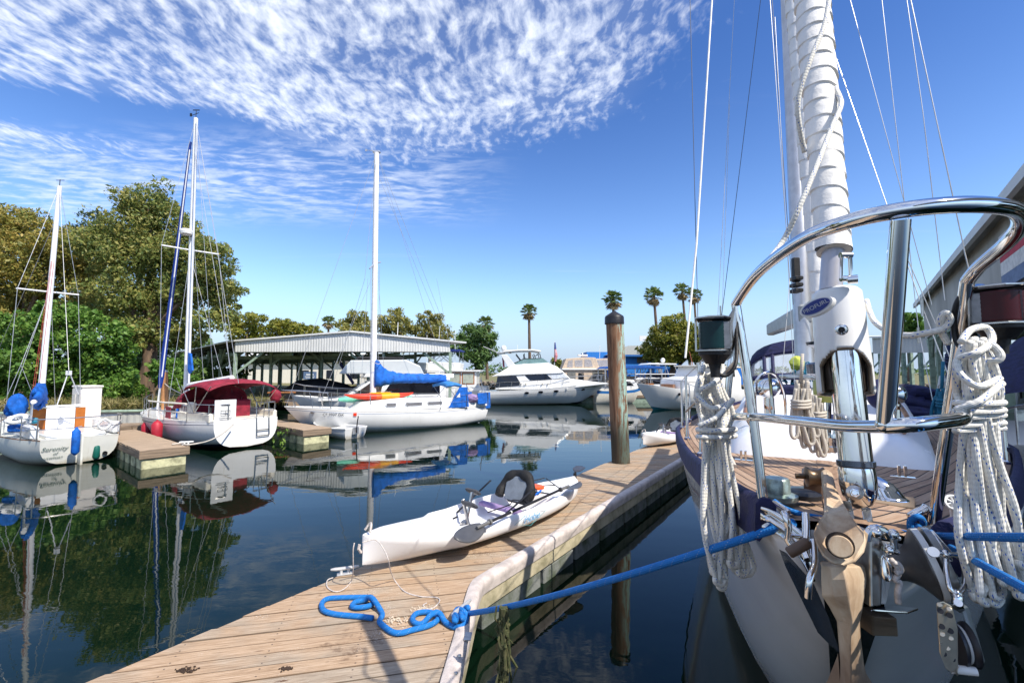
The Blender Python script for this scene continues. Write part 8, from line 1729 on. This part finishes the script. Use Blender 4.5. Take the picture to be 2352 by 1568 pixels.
# ------------------------------------------------------------------ loose gear about the bow: anchor, block, coils, lines
def anchor():
    rust = bpy.data.materials.new('worn rusty galvanising'); rust.use_nodes = True; t = NT(rust.node_tree); p = rust.node_tree.nodes['Principled BSDF']; co = t.n('ShaderNodeTexCoord').outputs['Object']
    n1 = t.noise(co, 9, 6, .62); n2 = t.noise(t.map(co, scale=(1, 1, .25)), 26, 5, .7, .4); sz = t.n('ShaderNodeSeparateXYZ', inp={0: co}).outputs[2]
    f = t.m('ADD', t.m('MULTIPLY', n1, .6), t.m('MULTIPLY', n2, .45)); col = t.ramp(f, [(.36, (.26, .16, .09)), (.50, (.46, .33, .215)), (.62, (.56, .45, .32))])
    col = t.mix(t.m('MULTIPLY', t.smooth(t.m('ADD', sz, t.m('MULTIPLY', n1, .12)), -.10, -.30), .75), col, (.155, .10, .07))
    t.put(p.inputs['Base Color'], col); p.inputs['Roughness'].default_value = .68; p.inputs['Metallic'].default_value = .12
    b = t.n('ShaderNodeBump', inp={'Strength': .45, 'Distance': .004, 'Height': f}); t.put(p.inputs['Normal'], b.outputs[0])
    c0 = D(1930, 1235, 1.0); a = thing('anchor', 'brown weathered plough anchor hanging in the bow roller, round eye at its hinge', 'anchor', c0)
    fwv = (Vector((0, 0, EYE)) - c0).normalized()
    def slab(outline, th_f, th_b, name, bv=.004):
        m = MB(); A = [D(px, py, d) for px, py, d in outline]; m.loft([[q + fwv * th_f for q in A], [q - fwv * th_b for q in A]], True, True); o = m.build(name, rust, a, world=True); bevel(o, bv, 3); return o
    # shank: thin square bar from the windlass side widening to a round head
    slab([(1886, 1082, 1.42), (1900, 1078, 1.42), (1912, 1088, 1.40), (1920, 1120, 1.30), (1934, 1150, 1.20), (1948, 1174, 1.10), (1962, 1196, 1.05), (1984, 1222, 1.0), (1990, 1245, .985), (1984, 1268, .97), (1964, 1290, .96), (1938, 1298, .955), (1912, 1294, .96), (1890, 1276, .97), (1876, 1250, .985), (1869, 1225, 1.0), (1876, 1205, 1.03), (1893, 1180, 1.10), (1893, 1150, 1.20), (1888, 1115, 1.34)], .022, .022, 'shank', .008)
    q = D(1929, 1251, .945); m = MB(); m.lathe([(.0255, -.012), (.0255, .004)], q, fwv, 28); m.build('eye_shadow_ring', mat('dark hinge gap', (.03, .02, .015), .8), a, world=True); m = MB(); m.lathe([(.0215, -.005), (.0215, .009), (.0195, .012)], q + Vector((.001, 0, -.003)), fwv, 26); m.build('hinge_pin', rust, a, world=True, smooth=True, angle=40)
    # body and plough: faceted spine below the head
    rings = []
    for py, L, Rr, ridge, d in ((1290, 1882, 1978, 1936, 1.03), (1300, 1886, 1990, 1936, 1.0), (1330, 1886, 1990, 1944, .985), (1368, 1888, 1986, 1950, .98), (1395, 1906, 1982, 1952, .985), (1425, 1922, 1976, 1958, .99), (1470, 1926, 1978, 1954, 1.0), (1520, 1930, 1984, 1954, 1.01), (1560, 1930, 1992, 1955, 1.02), (1640, 1925, 2010, 1958, 1.04)):
        l, r_, g = D(L, py, d + .03), D(Rr, py, d + .03), D(ridge, py, d - .018); ml = l.lerp(g, .45) + fwv * .010; mr = r_.lerp(g, .5) + fwv * .006; back = -fwv * .06; rings.append([l, ml, g, mr, r_, r_ + back, l + back])
    m = MB(); m.loft(rings, True, True); o = m.build('crown', rust, a, world=True, smooth=True, angle=24); bevel(o, .003)
    slab([(1925, 1500, 1.06), (1930, 1568, 1.08), (1930, 1640, 1.1), (1870, 1640, 1.18), (1896, 1570, 1.16), (1912, 1555, 1.13)], .0, .02, 'fluke', .003); slab([(1985, 1540, 1.06), (2010, 1640, 1.1), (2050, 1640, 1.2), (2000, 1570, 1.15)], 0, .02, 'fluke', .003)
    return a
anchor()

def pulley():
    c = D(2206, 1465, .93); t = thing('pulley_block', 'tall steel sided pulley block hanging from a shackle at the bow', 'pulley block', c)
    fwv = (Vector((0, 0, EYE)) - c).normalized(); gold = mat('warm steel plate', (.62, .52, .38), .28, metal=.85, var=.15, scale=18)
    m = MB(); A = [D(*p) for p in ((2151, 1386, .90), (2166, 1380, .90), (2187, 1392, .90), (2200, 1445, .895), (2201, 1530, .89), (2196, 1540, .89), (2185, 1545, .89), (2172, 1535, .89), (2165, 1515, .89), (2158, 1498, .893))]; m.prism(A, -fwv * .004 + Vector((.002, .003, 0))); o = m.build('side_plate', gold, t, world=True); bevel(o, .0015)
    dk = mat('dark hole', (.02, .02, .025), .6); m = MB()
    for px, py in ((2160, 1402), (2181, 1412), (2163, 1438), (2183, 1448), (2167, 1500), (2187, 1512)): m.lathe([(.0052, -.002), (.0052, .0012)], D(px, py, .8945), fwv, 14)
    m.build('plate_hole', dk, t, world=True); m = MB()
    for px, py in ((2158, 1388), (2180, 1398), (2164, 1456), (2184, 1465), (2176, 1488), (2182, 1532)): m.lathe([(.0044, -.002), (.0044, .0006), (.0036, .0012)], D(px, py, .894), fwv, 14)
    m.build('plate_rivet', gold, t, world=True)
    m = MB(); A = [D(*p) for p in ((2205, 1388, .955), (2216, 1396, .955), (2240, 1470, .95), (2254, 1520, .945), (2252, 1526, .945), (2246, 1525, .945), (2228, 1460, .95))]; m.prism(A, Vector((.012, .004, 0))); m.prism([D(*p) for p in ((2187, 1390, .90), (2190, 1384, .905), (2216, 1395, .955), (2205, 1400, .955))], Vector((0, .0, -.006))); o = m.build('far_plate', M['steel_dull'], t, world=True); bevel(o, .001)
    cs = D(2212, 1478, .925); axs = Vector((.93, -.36, .1)).normalized(); m = MB(); m.lathe([(.026, -.013), (.042, -.012), (.040, -.006), (.030, 0), (.040, .006), (.042, .012), (.026, .013)], cs, axs, 30); m.build('sheave', mat('black sheave', (.02, .02, .026), .35, var=.15), t, world=True, smooth=True, angle=50)
    m = MB(); m.lathe([(.033, -.003), (.0355, 0), (.033, .003)], cs, axs, 30); m.build('sheave_groove', M['white'], t, world=True, smooth=True)
    m = MB(); q = D(2213, 1538, .90); m.lathe([(.008, -.02), (.008, .02)], q, axs, 12); m.build('becket_pin', M['white'], t, world=True, smooth=True)
    m = MB(); m.prism([D(*p) for p in ((2192, 1532, .892), (2203, 1530, .9), (2206, 1545, .9), (2198, 1552, .895))], -fwv * .004); m.prism([D(*p) for p in ((2222, 1522, .94), (2230, 1520, .94), (2226, 1552, .94), (2218, 1545, .94))], -fwv * .004); m.build('becket', gold, t, world=True)
    s = thing('shackle', 'long bright bow shackle holding the pulley block', 'shackle', D(2190, 1320, .95)); m = MB()
    m.tube(spline([D(*p) for p in ((2172, 1276, .965), (2174, 1310, .955), (2180, 1345, .94), (2192, 1362, .935), (2206, 1358, .94), (2216, 1338, .95), (2214, 1300, .965), (2208, 1272, .975))], 7), .0048, 10); m.build('bow', M['steel'], s, world=True, smooth=True)
    m = MB(); m.tube([D(2146, 1268, .96), D(2214, 1276, .975)], .0055, 10); m.lathe([(.010, -.004), (.011, 0), (.010, .004)], D(2144, 1267, .955), fwv, 14); m.ball(D(2172, 1272, .962), (.009,) * 3, 10, 8); m.ball(D(2209, 1276, .973), (.011,) * 3, 10, 8); m.build('pin', M['steel'], s, world=True, smooth=True)
    m = MB(); m.ball(D(2197, 1365, .935), (.011, .009, .012), 12, 8); m.box(D(2199, 1380, .925), (.016, .012, .03), bev=.004); m.lathe([(.007, -.009), (.007, .009)], D(2201, 1384, .915), fwv, 12); m.build('swivel', M['steel'], s, world=True, smooth=True, angle=50)
pulley()

# coils of white braid hung on both legs of the pulpit
def coil(label, d, r, top, knot_y, bottoms, width, waist, seed, n=9, wraps=3):
    """top: (px, py) of the hitch; waist: (px, py, half width); bottoms: list of (px, py)"""
    rnd = random.Random(seed); S = []
    tx, ty = top; wx, wy, ww = waist
    for k in range(n):
        f = (k + .5) / n * 2 - 1; db = d + rnd.uniform(-.02, .025); bx, by = bottoms[k % len(bottoms)]
        up = [(tx + f * width * .25 + rnd.uniform(-4, 4), ty + rnd.uniform(0, 14)), (tx + f * width * .52 + rnd.uniform(-3, 3), ty + (wy - ty) * .35), (wx + f * ww * 1.15 + rnd.uniform(-4, 4), ty + (wy - ty) * .7), (wx + f * ww * .85, wy)]
        dn_ = [(wx + f * ww + (bx - wx) * .25, wy + (by - wy) * .3), (wx + f * ww * 1.0 + (bx - wx) * .65 + rnd.uniform(-3, 3), wy + (by - wy) * .65), (bx - 6 + rnd.uniform(-2, 2), by - 14)]
        S.append(spline([D(px, py, db + .012 * math.cos(3 * i + k)) for i, (px, py) in enumerate(up + dn_)], 6))
        # rounded turn at the foot, then up again to the waist a little behind
        g = rnd.uniform(9, 16); back = [(bx - 6, by - 14, db), (bx - 4, by - 3, db), (bx + g * .5, by + 2, db + .01), (bx + g, by - 6, db + .02), (bx + g + 2, by - 30, db + .03), (wx + f * ww * .8 + (bx - wx) * .45 + g * .5, wy + (by - wy) * .5, db + .04), (wx + f * ww * .6, wy, db + .04)]
        S.append(spline([D(*p) for p in back], 6))
    for w in range(wraps):
        y0 = wy + (w - wraps / 2 + .5) * (r * 2 * F / d) * 1.04; P = []
        for j in range(17):
            a = 2 * math.pi * j / 16; P.append((wx + (ww + 9) * math.cos(a + .4 * w), y0 + 5 * math.sin(a) * .6 + (w % 2) * 3, d - (ww + 8) * d / F * .95 * math.sin(a)))
        S.append(spline([D(*p) for p in P], 3))
    # the frapping turn from knot to waist and the hitch over the rail
    S.append(spline([D(*p) for p in ((tx - width * .35, ty + 10, d - .03), (tx - width * .1, ty - 18, d - .01), (tx + width * .28, ty - 22, d + .02), (tx + width * .42, ty + 8, d + .0), (tx + width * .05, ty + 34, d - .045), (tx - width * .42, ty + 50, d - .02), (tx - width * .4, ty + (wy - ty) * .45, d - .03), (tx + width * .05, ty + (wy - ty) * .62, d - .05), (wx + ww * 1.0, ty + (wy - ty) * .52, d - .03))], 6))
    S.append(spline([D(*p) for p in ((wx - ww * 1.2, wy - 14, d - .05), (wx, wy - 34, d - .07), (wx + ww * 1.1, wy - 75, d - .04))], 6))
    return rope('rope_coil', S, r, M['rope_fleck'], label=label, cat='rope coil', group='white braided coils hung on the pulpit', seg=10)
coil('white blue flecked rope coil hanging below the green light', 1.46, .0083, (1632, 848), 0, [(1648, 1340), (1640, 1318), (1666, 1290), (1690, 1312), (1712, 1318), (1655, 1350), (1680, 1300), (1700, 1320), (1645, 1300), (1708, 1300)], 66, (1646, 992, 34), 4, 9, 2)
coil('thicker white blue flecked rope coil hanging below the red light', .93, .0066, (2240, 775), 0, [(2240, 1375), (2262, 1380), (2285, 1372), (2305, 1340), (2258, 1384), (2340, 1370), (2325, 1350), (2280, 1386), (2345, 1300), (2250, 1378)], 92, (2250, 955, 46), 9, 12, 5)
rope('rope_bight', [spline([D(*p) for p in ((1990, 690, 1.38), (2006, 735, 1.30), (2040, 760, 1.2), (2085, 770, 1.12), (2130, 764, 1.08), (2165, 755, 1.06), (2182, 735, 1.05), (2172, 718, 1.05), (2160, 735, 1.06), (2162, 760, 1.07), (2178, 790, 1.07))], 7)], .0074, M['rope_fleck'], label='white flecked sheet sagging from the drum cover to the right coil', cat='rope', seg=12)
rope('rope_loop', [spline([D(*p) for p in ((2255, 800, .92), (2275, 792, .91), (2296, 812, .90), (2292, 826, .90), (2268, 828, .91), (2250, 840, .92))], 6)], .0074, M['rope_fleck'], label='free rope loop poking out beside the red light', cat='rope', seg=10)
# sheet wound round the furled genoa
Pq = [(1906, -30, 1.585), (1904, 0, 1.575), (1892, 62, 1.53), (1859, 144, 1.50), (1834, 225, 1.50), (1836, 287, 1.51), (1848, 350, 1.54)]
Pr = [(1910, 185, 1.60), (1928, 222, 1.53), (1931, 245, 1.49), (1912, 290, 1.435), (1872, 390, 1.36), (1833, 482, 1.335), (1798, 554, 1.36), (1760, 604, 1.33), (1728, 640, 1.34), (1700, 690, 1.36), (1672, 760, 1.4), (1640, 835, 1.46)]
rope('genoa_sheet', [spline([D(*p) for p in Pq], 8), spline([D(*p) for p in Pr], 8)], .0078, M['rope_fleck'], label='white flecked sheet spiralling round the furled foresail', cat='rope', seg=10)
# coils farther aft
def hank(label, top, bottom, Y, w, r, mtl, n, seed):
    rnd = random.Random(seed); S = []
    for k in range(n):
        x = top[0] + rnd.uniform(-w, w) * .5; x2 = bottom[0] + rnd.uniform(-w, w) * .6; yb = bottom[1] - rnd.uniform(0, (bottom[1] - top[1]) * .25); g = rnd.uniform(6, 16) * (1 if k % 2 else -1); yy = Y + rnd.uniform(-.05, .05)
        S.append(spline([Yd(px, py, yy) for px, py in ((x, top[1] + rnd.uniform(0, 10)), (x + rnd.uniform(-6, 6), top[1] * .6 + yb * .4), (x2, yb - 14), (x2 + g * .5, yb), (x2 + g, yb - 14), (x + g * .6 + rnd.uniform(-5, 5), top[1] * .5 + yb * .5), (x + g * .3, top[1] + 20))], 5))
    ym = top[1] + (bottom[1] - top[1]) * .28
    for q in range(3): S.append(spline([Yd(top[0] + w * .62 * math.cos(a), ym + q * 7 + 3 * math.sin(a), Y - .08 * math.sin(a)) for a in [2 * math.pi * j / 10 for j in range(11)]], 3))
    S.append([Yd(top[0], top[1] + 4, Y), Yd(top[0] + 3, top[1] - 60, Y)])
    return rope('rope_coil', S, r, mtl, label=label, cat='rope coil', seg=7)
hank('greyed white rope coil hanging behind the polished stay tube', (1840, 872), (1850, 1042), 2.75, 34, .0098, M['rope_plain'], 11, 3)
hank('greyed white rope coil partly hidden right of the lime drum', (1880, 905), (1882, 1052), 2.95, 26, .0098, M['rope_plain'], 7, 8)
hank('teal rope coil hanging under the right shrouds', (2163, 890), (2160, 985), 4.4, 18, .014, M['rope_teal'], 10, 5)
hank('dark blue hose like coil against the shed posts', (2185, 790), (2185, 880), 6.2, 20, .016, mat('dark blue line', (.015, .03, .09), .8), 6, 6)
# mooring lines across the bow
rope('bow_line', [spline([D(*p) for p in ((1778, 1150, 1.36), (1800, 1166, 1.33), (1840, 1180, 1.30), (1890, 1190, 1.28), (1950, 1198, 1.27), (2010, 1206, 1.24), (2060, 1220, 1.2), (2100, 1226, 1.15), (2160, 1230, 1.05), (2260, 1232, .86), (2360, 1234, .74), (2480, 1238, .64))], 6)], .0078, M['rope_dock'], label='blue line crossing the foredeck and leaving straight to the right', cat='mooring line', seg=12)
rope('bow_line', [spline([D(*p) for p in ((2104, 1206, 1.2), (2130, 1225, 1.16), (2185, 1258, 1.07), (2230, 1282, .95), (2290, 1315, .83), (2352, 1350, .74), (2460, 1415, .62))], 6)], .0080, M['rope_dock'], label='second blue line dropping steeply to the lower right', cat='mooring line', seg=12)
rope('bow_line', [spline([D(*p) for p in ((2092, 1214, 1.2), (2092, 1196, 1.2), (2108, 1186, 1.19), (2120, 1196, 1.2), (2118, 1212, 1.21))], 6)], .008, M['rope_dock'], label='blue turns belayed on the port bow cleat', cat='mooring line', seg=10)
